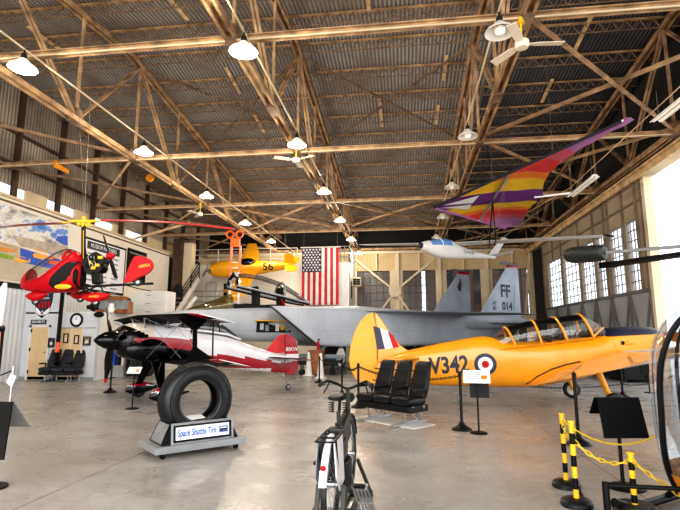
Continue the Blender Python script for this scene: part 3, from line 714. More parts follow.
# ------------------------------------------------------------------ yellow trainer (low wing, tail dragger)
def trainer():
    X0, Y0 = 4.27, 12.75
    t = thing('trainer_aircraft', 'yellow low wing trainer aircraft with blue white red roundel and V342 on its side', 'aircraft', (X0, Y0, 0))
    q = lambda px, py, y=12.66: V((at_y(px, py, y).x - X0, 0, at_y(px, py, y).z))
    S = []
    for px, top, bot, hw, e in ((374, 361, 384, .04, 2), (380, 358.5, 384.5, .09, 2.2), (400, 352.5, 385, .16, 2.5), (425, 346.5, 385.5, .24, 2.8), (455, 340.5, 386, .32, 3), (485, 336, 386.5, .39, 3.2), (505, 341, 387, .42, 3.4), (535, 341, 386, .44, 3.4), (570, 338.5, 380, .44, 3.2), (594, 335.5, 374, .44, 3), (606, 328.5, 371, .43, 2.8), (630, 327, 365, .40, 2.6), (650, 327.5, 361, .36, 2.5), (660, 331, 356.5, .29, 2.3), (664, 335, 352, .2, 2.1)):
        a, b = q(px, top), q(px, bot); S.append((a.x, b.z, a.z, hw, e))
    S = interp(S, 3)
    cowl0 = q(603, 330).x; zc = q(625, 333.5).z
    fz = MB(); fz.body(S, 28); fus = fz.build('fuselage', m['yellow'], t, smooth=38)
    xa, xb_ = q(588, 330).x, q(656, 330).x; b = MB(); rr = []
    def sec_at(x):
        for i in range(len(S) - 1):
            if S[i][0] <= x <= S[i + 1][0]:
                u = (x - S[i][0]) / (S[i + 1][0] - S[i][0]); return [p + (q_ - p) * u for p, q_ in zip(S[i], S[i + 1])]
    for i in range(15):
        x = xa + (xb_ - xa) * i / 14; _, zb, zt_, hw, e = sec_at(x); zc, hh = (zb + zt_) / 2, (zt_ - zb) / 2
        zl = min(q(600, 337).z + (q(656, 334).z - q(600, 337).z) * max(0, i - 2) / 12 + (.0 if i > 2 else .07 * (3 - i) / 3), zt_ - .012)
        t0 = math.asin(min(.99, ((zl - zc) / hh) ** (e / 2))); r = []
        for k in range(17):
            an = t0 + (PI - 2 * t0) * k / 16; c, sn = math.cos(an), math.sin(an); r.append(V((x, (hw + .008) * math.copysign(abs(c) ** (2 / e), c), zc + (hh + .008) * sn ** (2 / e))))
        rr.append(r)
    b.loft(rr, closed=False); b.build('anti_glare_panel', m['navy'], t, smooth=True)
    # panel seam and exhaust blister
    b = MB(); p = q(628, 343, 12.35); b.ell(p + V((0, -.38, 0)), (.13, .06, .06), 14); b.build('exhaust_blister', m['yellow'], t, smooth=True)
    b = MB(); b.cyl(p + V((-.15, -.42, 0)), p + V((-.10, -.42, 0)), .045, 12); b.build('exhaust_pipe', m['dark'], t)
    ptr = bvh_of(fus)
    for line in (((611, 333), (613, 343), (619, 353), (625, 362)), ((560, 343), (563, 356), (566, 363))):
        pts = []
        for px_, py_ in line:
            p_ = q(px_, py_, 12.35); h = ptr.ray_cast(V((p_.x, -2, p_.z)), V((0, 1, 0)))
            if h[0] is not None: pts.append(h[0] + V((0, -.002, 0)))
        b = MB(); b.tube(pts, .006, 5); b.build('panel_seam', m['yellow_dk'], t)
    # fin and rudder
    fy = .055
    fin = [q(378, 383), q(378, 316), q(374, 313), q(380, 318), q(390, 332), q(400, 344), q(410, 351), q(418, 352), q(412, 362), q(395, 372)]
    fin = [q(377.5, 371), q(377.5, 331), q(374.5, 312.5), q(377, 313.5), q(383, 322), q(391, 334), q(400, 345), q(412, 353.5), q(409, 358), q(392, 366)]
    b = MB(); b.prism([p + V((0, -fy, 0)) for p in fin], (0, 2 * fy, 0)); f = b.build('fin', m['yellow'], t, bevel=.015)
    rud = [q(377, 384), q(364, 383.5), q(356, 380), q(350.5, 371), q(348.6, 360), q(350, 347), q(354, 333), q(360, 321), q(366, 315), q(373, 312), q(377, 331)]
    b = MB(); b.prism([p + V((0, -.045, 0)) for p in rud], (0, .09, 0)); b.build('rudder', m['yellow2'], t, bevel=.02)
    for py in (334, 347, 360):
        b = MB(); b.bar(q(352, py + 3) + V((0, -.05, 0)), q(376.5, py) + V((0, -.05, 0)), .012, .02); b.build('rudder_rib', m['yellow'], t)
    fl = [(372.5, 326), (381, 327.3), (391, 331), (400, 338), (408, 348.5)]
    for i, (nm, mt) in enumerate((('dark blue', 'navy'), ('white', 'sign_white'), ('red', 'red'))):
        tl = ((373, 325.8), (380, 328), (387.5, 331), (393, 335.5)); bl = ((377.2, 349.6), (385, 349), (393, 348), (399.5, 347))
        pp = [q(*tl[i]), q(*tl[i + 1]), q(*bl[i + 1]), q(*bl[i])]
        b = MB(); b.prism([p + V((0, -fy - .012, 0)) for p in pp], (0, .01, 0)); b.build('fin_flash', m[mt], t, label='%s upright band of the fin flash' % nm)
    # tailplane
    for s in (-1, 1):
        zz = q(400, 358).z; xl, xt = q(420, 356).x, q(379, 362).x
        b = MB(); b.wing([((xl, s * .12, zz), (xt, s * .12, zz - .06), .12), ((xl - .25, s * 1.3, zz + .03), (xt + .0, s * 1.3, zz - .02), .09), ((xl - .40, s * 1.62, zz + .03), (xt + .08, s * 1.62, zz), .04)])
        b.build('tailplane', m['yellow2'], t, smooth=40)
    # wing: ground attitude, dihedral
    for s in (-1, 1):
        b = MB()
        b.wing([((.66, s * .3, 1.22), (-1.52, s * .3, .46), .30), ((.62, s * .9, 1.24), (-1.45, s * .9, .53), .28), ((.25, s * 4.3, 1.38), (-1.12, s * 4.3, 1.07), .15), ((.05, s * 4.75, 1.41), (-1.0, s * 4.75, 1.17), .10), ((-.25, s * 4.95, 1.40), (-.85, s * 4.95, 1.26), .04)])
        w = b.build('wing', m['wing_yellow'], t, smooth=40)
        b = MB(); b.tube([(.64, s * .45, 1.235), (.27, s * 4.3, 1.43)], .03, 8); b.build('leading_edge_highlight', m['white'], w, smooth=True)  # white tube painted in as the reflection along the leading edge
    pts = [q(px_, py_, 12.33) for px_, py_ in ((527, 384.5), (538, 376), (552, 369), (566, 364.5), (580, 361.5))]
    b = MB(); b.tube([p + V((0, -.10 - .055 * i, .0)) for i, p in enumerate(pts)], .014, 6); 
    pr = bvh_of(fus); out = []
    for p in pts:
        h = pr.ray_cast(V((p.x, -2, p.z)), V((0, 1, 0)))
        if h[0] is not None: out.append(h[0] + V((0, -.012, 0)))
    b = MB(); b.tube(out, .016, 6); b.build('wing_root_seam', m['navy'], t)
    # canopy: glass with yellow frames and black roof
    C = []
    for px, top, bot, hw in ((489, 340, 350, .22), (497, 333.5, 350, .30), (505, 328, 349, .33), (531.5, 321, 346, .36), (553.5, 318, 342.5, .37), (578.5, 315, 338, .36), (583, 316, 337.5, .34), (594, 321.5, 336.5, .33), (602, 328, 336, .30)):
        a, c = q(px, top), q(px, bot); C.append((a.x, c.z - .15, a.z, hw, 2.6))
    ca = MB(); ca.body(C, 26); can = ca.build('canopy', m['canopy_glass'], t, smooth=40)
    def hoop(px0, top, px1, bot, hw, r=.028):
        a, c = q(px0, top), q(px1, bot); pts = []
        for k in range(13):
            an = PI * k / 12; cs, sn = math.cos(an), math.sin(an); f = abs(sn) ** .75
            pts.append((c.x + (a.x - c.x) * f, hw * math.copysign(abs(cs) ** .75, cs), c.z + (a.z - c.z + .01) * f))
        MB().tube(pts, r, 8).build('canopy_frame', m['yellow'], can, smooth=True)
    for a in ((505, 327.5, 513, 345, .36), (531.5, 320.5, 538.5, 343, .385), (553.5, 317.5, 563.5, 340, .395), (578.5, 314.5, 589, 336.5, .385)): hoop(*a)
    for s in (-1, 1):
        b = MB(); b.tube([q(495, 350) + V((0, s * .37, 0)), q(540, 344) + V((0, s * .42, 0)), q(590, 337.5) + V((0, s * .41, 0))], .022, 8); b.build('canopy_rail', m['yellow_dk'], can, smooth=True)
        b = MB(); b.tube([q(589, 336.5) + V((0, s * .385, 0)), q(602, 328.5) + V((0, s * .16, 0.02))], .024, 8); b.build('windscreen_frame', m['yellow'], can, smooth=True)
    b = MB(); rr = []
    Cs = interp(C, 4)
    for x, zb, zt_, hw, e in Cs:
        if x < q(505, 328).x or x > q(579, 315).x: continue
        zc, hh = (zb + zt_) / 2, (zt_ - zb) / 2
        r = [V((x, (hw + .01) * math.copysign(abs(math.cos(an)) ** (2 / e), math.cos(an)), zc + (hh + .012) * math.sin(an) ** (2 / e))) for an in [R(36) + R(108) * k / 12 for k in range(13)]]
        rr.append(r + [p - V((0, 0, .02)) for p in r[::-1]])
    b.loft(rr); b.build('canopy_roof', m['black'], can, smooth=True)
    # interior
    for px in (524, 560):
        a = q(px, 340); b = MB(); b.rng(a.x - .05, a.x + .06, -.2, .2, a.z - .15, a.z + .28); b.rng(a.x, a.x + .4, -.2, .2, a.z - .2, a.z - .1); b.build('cockpit_seat', m['black'], t, bevel=.02)
    a = q(548, 338); b = MB(); b.rng(a.x - .06, a.x + .02, -.33, .33, a.z - .1, a.z + .18); b.build('instrument_panel', m['dark'], t, bevel=.02)
    a = q(588, 336); b = MB(); b.rng(a.x - .06, a.x + .02, -.3, .3, a.z - .1, a.z + .12); b.build('instrument_panel', m['dark'], t, bevel=.02)
    # undercarriage
    for s in (-1, 1):
        g = wheel('main_wheel', (0, s * 1.4, .22), (0, 1, 0), .22, .15, t, hub=m['yellow_dk'] if s < 0 else m['bi_white'])
        b = MB(); b.tube([(-.22, s * 1.12, .92), (-.10, s * 1.24, .5), (.0, s * 1.28, .24)], [.07, .055, .04], 10); b.tube([(0, s * 1.28, .22), (0, s * 1.40, .22)], .03, 8)
        b.bar((-.20, s * 1.12, .92), (-.08, s * 1.26, .42), .05, .10); b.build('undercarriage_leg', m['yellow2'], t, smooth=40)
    a = q(386, 385); wheel('tail_wheel', (a.x, 0, .1), (0, 1, 0), .1, .07, t)
    b = MB(); b.tube([(a.x, .05, .12), (a.x + .12, 0, a.z + .05)], .025, 8); b.build('tail_wheel_fork', m['alu'], t)
    # propeller: wooden, blades horizontal
    a = q(664.5, 340)
    b = MB(); b.lathe((a.x - .02, 0, a.z + .05), (1, 0, 0), [(0, .15), (.08, .14), (.18, .07), (.22, .01)], 18); sp = b.build('spinner', m['wood'], t, smooth=True)
    for s in (-1, 1):
        b = MB(); rr = []
        for k in range(9):
            u = k / 8; y = s * (.05 + .95 * u); w = .05 + .075 * math.sin(PI * min(u * 1.1, 1) * .8) if u < .97 else .03; tw = R(65 - 45 * u)
            dx, dz = math.cos(tw) * .02, 0
            rr.append([V((a.x + .06 + math.cos(ang) * .022 * math.cos(tw) - math.sin(ang) * w * math.sin(R(25)), y, a.z + .06 + math.sin(ang) * w)) for ang in [2 * PI * j / 10 for j in range(10)]])
        b.loft(rr); b.build('propeller_blade', m['wood'], t, smooth=True)
    # markings
    a = q(449, 366, 12.35); letters('V342', .54, m['txt_dark'], t, (a.x, 0, a.z), (q(470, 363).x - q(428, 366).x, 0, q(470, 363.6).z - q(428, 366.6).z), (0, 0, 1), fus, .007, .03, sub=1, name='serial_number', fit=.93)
    a = q(485.5, 364.3, 12.35)
    for r0, r1, mt, nm, of in ((.17, .255, 'navy', 'blue outer ring', .006), (.085, .17, 'sign_white', 'white ring', .006), (0, .085, 'red', 'red centre', .006)):
        vs, fs = disc_geo(r0, r1); flat('roundel', vs, fs, m[mt], t, (a.x, 0, a.z), (1, 0, 0), (0, 0, 1), fus, of, 1, label=nm + ' of the roundel')
    return t
trainer()

# ------------------------------------------------------------------ twin fin grey jet
def jet():
    c, s_ = math.cos(YAW), math.sin(YAW)
    lat, dep = 7.8, 29.5
    loc = (lat * c - dep * s_, lat * s_ + dep * c, 0); rz = math.atan2(-.676, -.737)
    t = thing('fighter_jet', 'big grey twin tailed fighter jet with raised canopy filling the back of the hangar', 'aircraft', loc, rz)
    F = interp([(19.5, 2.02, 2.05, .015, 2), (18.7, 1.82, 2.26, .22, 2), (17.6, 1.62, 2.52, .42, 2), (16.2, 1.48, 2.74, .58, 2.2), (14.6, 1.38, 2.86, .66, 2.4), (11.5, 1.32, 2.92, .72, 2.6), (9.4, 1.3, 3.02, .78, 2.6), (7, 1.32, 3.0, .85, 2.6), (4, 1.4, 2.9, .95, 2.6), (1, 1.6, 2.75, .9, 2.6), (-.8, 1.9, 2.5, .5, 2.4)], 3)
    fz = MB(); fz.body(F, 26); fus = fz.build('fuselage', m['jet_grey'], t, smooth=45)
    # side bodies with raked intake lips
    for s in (-1, 1):
        rr = []
        N = 24
        def ring(x_top, x_bot, zb, zt, y0, y1, e=5):
            r = []
            for k in range(N):
                a = 2 * PI * k / N; cs, sn = math.cos(a), math.sin(a); z = (zb + zt) / 2 + (zt - zb) / 2 * math.copysign(abs(sn) ** (2 / e), sn); y = (y0 + y1) / 2 + (y1 - y0) / 2 * math.copysign(abs(cs) ** (2 / e), cs)
                f = (z - zb) / (zt - zb); r.append(V((x_bot + (x_top - x_bot) * f + (.55 * (y - y0) / (y1 - y0) if e >= 7 else 0), s * y, z)))
            return r
        rr = [ring(13.6, 11.3, 1.2, 2.80, .78, 1.72, 8), ring(12.0, 10.2, 1.12, 2.83, .72, 1.78, 7), ring(9, 8.4, 1.08, 2.86, .6, 1.84), ring(6, 6, 1.12, 2.82, .4, 1.9), ring(3, 3, 1.2, 2.76, .3, 1.9), ring(0.4, .4, 1.4, 2.66, .25, 1.7, 3), ring(-1.6, -1.6, 1.6, 2.5, .35, 1.45, 2.2)]
        b = MB(); b.loft(rr, False, True); o = b.build('intake_duct', m['jet_side'], t, smooth=40)
        r0 = rr[0]; cen = sum(r0, V()) / N
        b = MB(); b.loft([r0, [p.lerp(cen, .05) + V((-.02, 0, 0)) for p in r0], [p.lerp(cen, .07) - V((1.3, 0, 0)) for p in r0]], False, True); b.build('intake_mouth', m['dark'], o, smooth=False)
        b = MB(); b.tube(r0, .035, 6, closed=True); b.build('intake_lip', m['lip_dark'], o)
        # nozzle
        b = MB(); b.lathe((-1.5, s * .9, 2.05), (-1, 0, 0), [(0, .5), (.5, .46), (.9, .36), (.88, .3), (.2, .38)], 22, True); b.build('exhaust_nozzle', m['olive_dk'], t, smooth=40)
        # wing
        b = MB(); b.wing([((9.6, s * 1.6, 2.72), (2.9, s * 1.6, 2.66), .28), ((5.4, s * 5.9, 2.58), (2.9, s * 5.9, 2.56), .13), ((4.5, s * 6.5, 2.56), (3.4, s * 6.5, 2.55), .05)])
        b.build('wing', m['jet_mid'], t, smooth=40)
        b = MB(); b.wing([((1.6, s * 1.9, 2.3), (-1.6, s * 1.9, 2.28), .16), ((-.9, s * 4.2, 2.26), (-2.6, s * 4.2, 2.25), .06)]); b.build('tailplane', m['jet_mid'], t, smooth=40)
        b = MB(); b.body([(3.0, 2.0, 2.6, .1, 3, s * 1.8), (1.5, 1.95, 2.72, .3, 3, s * 1.85), (-1.5, 2.05, 2.66, .28, 3, s * 1.85), (-2.9, 2.2, 2.5, .1, 3, s * 1.85)], 14); b.build('tail_boom', m['jet_grey'], t, smooth=40)
        # fins
        fx = s * 1.83
        b = MB(); b.wing([((1.80, fx, 2.62), (-2.0, fx, 2.62), .14), ((-.85, fx, 5.50), (-1.95, fx, 5.50), .07)], up=(0, 1, 0)); fin = b.build('fin', m['jet_fin'], t, smooth=40)
        b = MB(); b.wing([((-.84, fx, 5.49), (-1.955, fx, 5.49), .08), ((-.92, fx, 5.68), (-1.955, fx, 5.68), .075)], up=(0, 1, 0)); b.build('fin_band', m['crimson'], fin)
        b = MB(); b.body([(-.25, 5.70, 5.74, .03, 2, fx), (-.5, 5.65, 5.80, .08, 2, fx), (-1.8, 5.66, 5.80, .08, 2, fx), (-2.05, 5.70, 5.75, .03, 2, fx)], 12); b.build('fin_tip_pod', m['jet_mid'], fin, smooth=True)
        b = MB(); b.bar((-1.25, fx + s * .075, 2.7), (-1.5, fx + s * .05, 4.5), .02, .01); b.build('rudder_gap', m['grey'], fin)
        if s > 0:
            n = V((0, 1, 0)); xd, yd = (-1, 0, 0), (0, 0, 1)
            letters('FF', .98, m['txt_dark'], fin, (-.62, 1.9, 4.08), xd, yd, fin, .012, .03, name='tail_code')
            letters('014', .62, m['txt_dark'], fin, (-.72, 1.9, 3.24), xd, yd, fin, .012, .03, name='tail_number')
            letters('AF', .3, m['txt_dark'], fin, (.42, 1.9, 3.40), xd, yd, fin, .012, .01, name='tail_number'); letters('80', .3, m['txt_dark'], fin, (.42, 1.9, 3.10), xd, yd, fin, .012, .01, name='tail_number')
        else:
            bird = [(-.12, -.3), (.0, -.22), (.1, -.32), (.12, -.18), (.16, .05), (.12, .3), (.04, .36), (.03, .2), (-.04, .12), (-.08, .0), (-.2, -.05), (-.1, -.14)]
            vs, fs = poly_geo([(x * 1.3, y * 1.3) for x, y in bird]); flat('bird_emblem', vs, fs, m['txt_dark'], fin, (-.95, -1.6, 4.75), (-1, 0, 0), (0, 0, 1), fin, .012)
    # windscreen, cockpit and raised canopy
    W = [(16.9, 2.5, 2.66, .2, 2.2), (16.2, 2.5, 2.9, .38, 2.2), (15.4, 2.5, 3.22, .46, 2.2), (15.15, 2.5, 3.32, .46, 2.2)]
    b = MB(); b.body(W, 18); b.build('windscreen', m['amber_glass'], t, smooth=True)
    b = MB(); b.rng(11.6, 15.1, -.42, .42, 2.7, 2.9); b.build('cockpit_sill', m['dark'], t)
    for x in (14.4, 13.2):
        b = MB(); b.rng(x - .55, x - .35, -.26, .26, 2.7, 3.5); b.rng(x - .5, x - .3, -.2, .2, 3.45, 3.7); b.rng(x - .35, x + .2, -.26, .26, 2.7, 2.95); b.build('ejection_seat', m['satin_black'], t, bevel=.05)
    b = MB(); b.tube([(13.0, .3, 3.4), (12.8, .4, 3.0), (12.7, .62, 2.6)], .04, 6); b.build('streamer', m['red'], t)
    hx, hz, th = 11.45, 3.06, R(9.5)
    ct, st = math.cos(th), math.sin(th)
    def up_(x, y, z): return V((hx + x * ct - z * st * 1.0, y, hz + x * st + z * ct))
    CN = [(0, .02, .10, .25), (.5, .0, .36, .42), (1.4, .0, .66, .5), (2.4, .0, .74, .5), (3.2, .0, .66, .48), (3.65, .0, .56, .45)]
    rr = []
    for x, zb, zt, hw in CN: rr.append([up_(x, hw * math.cos(a), zb + (zt - zb) * math.sin(a)) for a in [PI * k / 14 for k in range(15)]])
    b = MB(); b.loft(rr, False, False, closed=False); cg = b.build('canopy', m['jet_glass'], t, smooth=True)
    for i, mt, r in ((0, 'jet_grey', .05), (2, 'grey', .04), (5, 'jet_grey', .06)): MB().tube(rr[i], r, 8).build('canopy_frame', m[mt], cg, smooth=True)
    for s in (0, -1):
        b = MB(); pts = [r[s] for r in rr]; b.tube(pts, .035, 8); b.build('canopy_frame', m['jet_grey'], cg, smooth=True)
        b = MB(); b.loft([[p + V((0, 0, -.05)), p + V((0, .06, -.05)), p + V((0, .06, -.12)), p + V((0, 0, -.12))] for p in pts]); b.build('canopy_seal', m['black'], cg)
    b = MB(); b.tube([up_(3.64, -.46, 0), up_(3.66, -.4, .3), up_(3.66, 0, .55), up_(3.66, .4, .3), up_(3.64, .46, 0)], .07, 8); b.build('canopy_bow', m['black'], cg, smooth=True)
    # open avionics bay behind the nose
    b = MB(); b.rng(12.6, 14.2, .50, .68, 1.75, 2.2); by = b.build('equipment_bay', m['dark'], t)
    for k in range(6): MB().rng(12.7 + .24 * k, 12.86 + .24 * k, .66, .71, 1.8 + .05 * (k % 2), 2.0 + .06 * (k % 3)).build('instrument', m[('grey', 'gold', 'white', 'olive_dk', 'grey', 'alu')[k]], by)
    b = MB(); b.rng(12.5, 14.3, .66, 1.0, 2.2, 2.24); b.build('bay_door', m['gold'], t)
    # undercarriage
    b = MB(); b.tube([(12.2, 0, .3), (12.3, 0, 1.5)], .07, 8); b.rng(12.15, 12.2, .05, .5, .5, 1.4); b.build('nose_leg', m['offwhite'], t, smooth=40)
    wheel('nose_wheel', (12.2, 0, .28), (0, 1, 0), .28, .2, t)
    for s in (-1, 1):
        b = MB(); b.tube([(5.0, s * 1.35, .4), (5.2, s * 1.25, 1.4)], .09, 8); b.build('main_leg', m['offwhite'], t, smooth=True)
        wheel('main_wheel', (5.0, s * 1.45, .44), (0, 1, 0), .44, .26, t)
    b = MB(); b.rng(11.3, 11.36, .9, 1.35, .3, 1.25); b.rng(11.36, 11.40, .92, 1.33, .4, 1.2); b.build('gear_door', m['grey'], t)
    return t
jet()

# ------------------------------------------------------------------ aerobatic biplane
def biplane():
    rz = R(-134)
    t = thing('aerobatic_biplane', 'black white and crimson aerobatic biplane parked with its nose to the left', 'aircraft', (-6.38, 12.2, 0), rz)
    S = interp([(.90, 1.20, 1.76, .30, 2.2), (.78, 1.10, 1.86, .40, 2.4), (.5, 1.02, 1.93, .45, 2.6), (.1, .95, 1.90, .42, 2.8), (-.5, .90, 1.86, .40, 3), (-1.1, .82, 1.74, .38, 3), (-1.9, .74, 1.62, .34, 3), (-2.8, .62, 1.32, .22, 2.8), (-3.6, .54, 1.10, .11, 2.6), (-4.15, .5, 1.0, .04, 2.4)], 8)
    def mf(c):
        x, z, y = c.x, c.z, abs(c.y)
        mid = 1.42 + .10 * x if x > -1 else 1.32 + .20 * (x + 1)
        if x > -.95:                                                  # nose: black below, cream above, crimson band that widens aft
            band_top = 1.56 - .04 * (x - .3) ** 2; band_bot = 1.47 - .28 * max(0, .75 - x) * .5
            if x > .82: return 3
            if z > band_top + .03 * 0: return (3 if z < 1.52 + (x - .1) * .52 else 0) if x > .1 else 1
            if z > band_bot and x < .62: return 2
            return 3
        # rear: white with crimson swoosh low
        lo = .62 + .17 * (x + 4.2) / 3.2 + .02
        top = lo + .34 - .08 * max(0, (-2 - x))
        if x < -3.4: return 2 if z < .82 else 1
        return 2 if lo < z + .02 < top else 1
    b = MB(); b.body(S, 64, matf=mf); fus = b.build('fuselage', [m['bi_cream'], m['bi_white'], m['crimson'], m['gloss_black']], t, smooth=40)
    b = MB(); b.ell((.25, .33, 1.28), (.55, .18, .3), 18, z0=-.95, z1=.95); b.build('cowl_cheek', m['gloss_black'], t, smooth=True)
    # spinner and 3 blades
    sz = 1.50
    b = MB(); b.lathe((.88, 0, sz), (1, 0, 0), [(0, .24), (.12, .235), (.3, .19), (.42, .12), (.5, .05), (.53, .005)], 24); b.build('spinner', m['gloss_black'], t, smooth=True)
    for a, tip in ((R(-108), True), (R(132), False), (R(12), False)):
        d = V((0, math.cos(a), math.sin(a))); sd = V((0, -math.sin(a), math.cos(a))); rr = []
        for k in range(10):
            u = k / 9; r = .12 + .95 * u; w = (.06 + .06 * math.sin(PI * min(1, u * 1.15))) * (1 if u < .95 else .6); tw = -R(50 - 32 * u)
            rr.append([V((1.0, 0, sz)) + d * r + (sd * math.cos(tw) + V((1, 0, 0)) * math.sin(tw)) * (w * math.cos(g)) + (V((1, 0, 0)) * math.cos(tw) - sd * math.sin(tw)) * (.018 * math.sin(g)) for g in [2 * PI * j / 10 for j in range(10)]])
        bl = MB(); bl.loft(rr); bl.build('propeller_blade', m['gloss_black'], t, smooth=True)
        if tip:
            e = MB(); e.loft([[p + d * .0 + (p - sum(rr[i], V()) / 10) * .12 for p in rr[i]] for i in (8, 9)]); e.build('blade_tip', m['red'], t)
    # wings
    def panel(s, xr, zr, xt, zt, y0, yt, ch, dark, nm):
        b = MB()
        le = lambda u: (xr + (xt - xr) * u, s * (y0 + (yt - y0) * u), zr + (zt - zr) * u)
        te = lambda u, c=1: (xr + (xt - xr) * u - ch * c, s * (y0 + (yt - y0) * u), zr + (zt - zr) * u - .17)
        b.wing([(le(0), te(0), .13), (le(.94), te(.94), .12)])
        w = b.build(nm, m[dark], t, smooth=40)
        b = MB(); b.wing([(le(.94), te(.94), .12), (le(.975), te(.975, .98), .10), (V(le(1)) - V((.15, 0, 0)), te(1, .95), .03)], matf=lambda c: 0 if c.x > xt - .30 and abs(c.y) > yt * .93 else (1 if c.x < xt - .45 else 2))
        b.build('wing_tip', [m['crimson'], m['bi_white'], m['wing_black']], w, smooth=40)
        return w
    for s in (-1, 1):
        panel(s, .50, 2.10, .25, 2.06, 0.0, 3.0, 1.05, 'wing_black', 'upper_wing')
        panel(s, -.10, .98, -.3, 1.10, .25, 2.9, .95, 'wing_black', 'lower_wing')
        # I-strut with flared ends
        y = s * 2.2; zl, zu = 1.07, 1.99; xa, xb = .05, -.62
        b = MB(); pts = [(.24, zu), (-.5, zu), (-.22, zu - .26), (-.24, zl + .28), (-.66, zl), (.0, zl), (-.14, zl + .28), (-.12, zu - .26)]
        b.prism([(x, y - .02, z) for x, z in pts], (0, .04, 0)); b.build('interplane_strut', m['wing_black'], t, bevel=.008)
        b = MB(); b.tube([(-.62, s * 2.2, 1.06), (-.6, s * 2.2, 1.93)], .02, 8); b.build('aileron_rod', m['black'], t)
        for x0, x1 in ((.35, .42), (-.25, -.15), (-.25, .40)):
            b = MB(); b.tube([(x0, s * .36, 1.80), (x1, s * .5, 2.04)], .02, 8); b.build('cabane_strut', m['chrome'], t)
        b = MB()
        for x0, x1 in ((.3, .1), (-.3, -.4)):
            b.tube([(x0, s * .42, 1.05), (x1, s * 2.15, 1.93)], .005, 5); b.tube([(x0, s * .45, 1.95), (x1, s * 2.15, 1.12)], .005, 5)
        b.build('bracing_wire', m['grey'], t)
        # main gear
        b = MB(); b.prism([(.15, s * .32, .98), (-.2, s * .32, .95), (-.03, s * .86, .32), (.10, s * .86, .32)], (0, s * .04, .03)); b.build('undercarriage_leg', m['gloss_black'], t, bevel=.01)
        g = wheel('main_wheel', (0, s * .95, .19), (0, 1, 0), .19, .12, t)
        b = MB(); b.body(interp([(.34, .17, .25, .02, 2, s * .95), (.2, .1, .36, .10, 2.2, s * .95), (0, .08, .42, .13, 2.3, s * .95), (-.25, .14, .36, .10, 2.2, s * .95), (-.62, .25, .29, .015, 2, s * .95)], 3), 20, matf=lambda c: 0 if c.z < .29 else (1 if c.z < .31 else (2 if c.x > -.25 else 0)))
        b.build('wheel_spat', [m['gloss_black'], m['bi_white'], m['crimson']], t, smooth=40)
    # canopy
    CN = interp([(-.55, 1.6, 1.80, .20, 2.2), (-.85, 1.6, 2.0, .30, 2.2), (-1.3, 1.55, 2.06, .33, 2.2), (-1.8, 1.5, 1.94, .30, 2.2), (-2.3, 1.4, 1.62, .14, 2.2)], 3)
    b = MB(); b.body(CN, 20); can = b.build('canopy', m['tint_glass'], t, smooth=True)
    for s in (-1, 1):
        b = MB(); b.tube([(-.6, s * .27, 1.78), (-1.3, s * .36, 1.72), (-1.9, s * .33, 1.64), (-2.35, s * .18, 1.5)], .03, 8); b.build('canopy_rail', m['bi_white'], can, smooth=True)
    for x, zt in ((-.85, 2.0), (-1.65, 1.98)): MB().tube([(x + .12 * 0, .34 * math.cos(a), 1.66 + (zt - 1.66) * math.sin(a)) for a in [PI * k / 12 for k in range(13)]], .018, 6).build('canopy_frame', m['black'], can, smooth=True)
    b = MB(); b.rng(-1.75, -1.62, -.2, .2, 1.4, 1.86); b.rng(-1.65, -1.2, -.2, .2, 1.35, 1.45); b.build('pilot_seat', m['bi_white'], t, bevel=.04)
    # tail
    fin = [(-3.22, 1.10), (-3.35, 1.24), (-3.62, 1.52), (-3.78, 1.64), (-3.9, 1.66), (-3.94, 1.10)]
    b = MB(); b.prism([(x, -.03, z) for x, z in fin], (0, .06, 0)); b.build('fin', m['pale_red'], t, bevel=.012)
    rud = [(-3.96, 1.10), (-3.92, 1.66), (-4.12, 1.62), (-4.32, 1.5), (-4.42, 1.10), (-4.42, .62), (-4.3, .45), (-4.0, .45)]
    b = MB(); b.prism([(x, -.03, z) for x, z in rud], (0, .06, 0)); ru = b.build('rudder', m['crimson'], t, bevel=.012)
    b = MB(); b.prism([(x, -.034, z) for x, z in ((-3.97, .82), (-3.97, 1.06), (-4.43, 1.06), (-4.43, .86))], (0, .068, 0)); b.build('rudder_band', m['bi_white'], ru)
    letters('80KW', .16, m['sign_white'], t, (-4.17, .05, 1.20), (-1, 0, 0), (0, 0, 1), ru, .006, .01, name='registration')
    for s in (-1, 1):
        b = MB(); b.wing([((-3.25, s * .08, .98), (-4.0, s * .08, .95), .07), ((-3.55, s * .95, .96), (-4.0, s * .95, .95), .05)]); b.build('tailplane', m['black'], t, smooth=40)
        b = MB(); b.wing([((-4.0, s * .1, .95), (-4.42, s * .1, .86), .05), ((-4.0, s * 1.0, .95), (-4.35, s * 1.0, .88), .03)]); b.build('elevator', m['crimson'], t, smooth=40)
        b = MB(); b.tube([(-3.7, s * .5, .95), (-3.7, s * .04, .58)], .012, 6); b.build('tail_brace', m['chrome'], t)
    b = MB(); b.tube([(-3.75, 0, .58), (-3.98, 0, .32), (-4.07, 0, .1)], .02, 8); b.tube([(-3.5, 0, .6), (-4.0, 0, .3)], .012, 6); b.build('tail_spring', m['chrome'], t, smooth=True)
    wheel('tail_wheel', (-4.08, 0, .085), (0, 1, 0), .085, .05, t)
    return t
biplane()
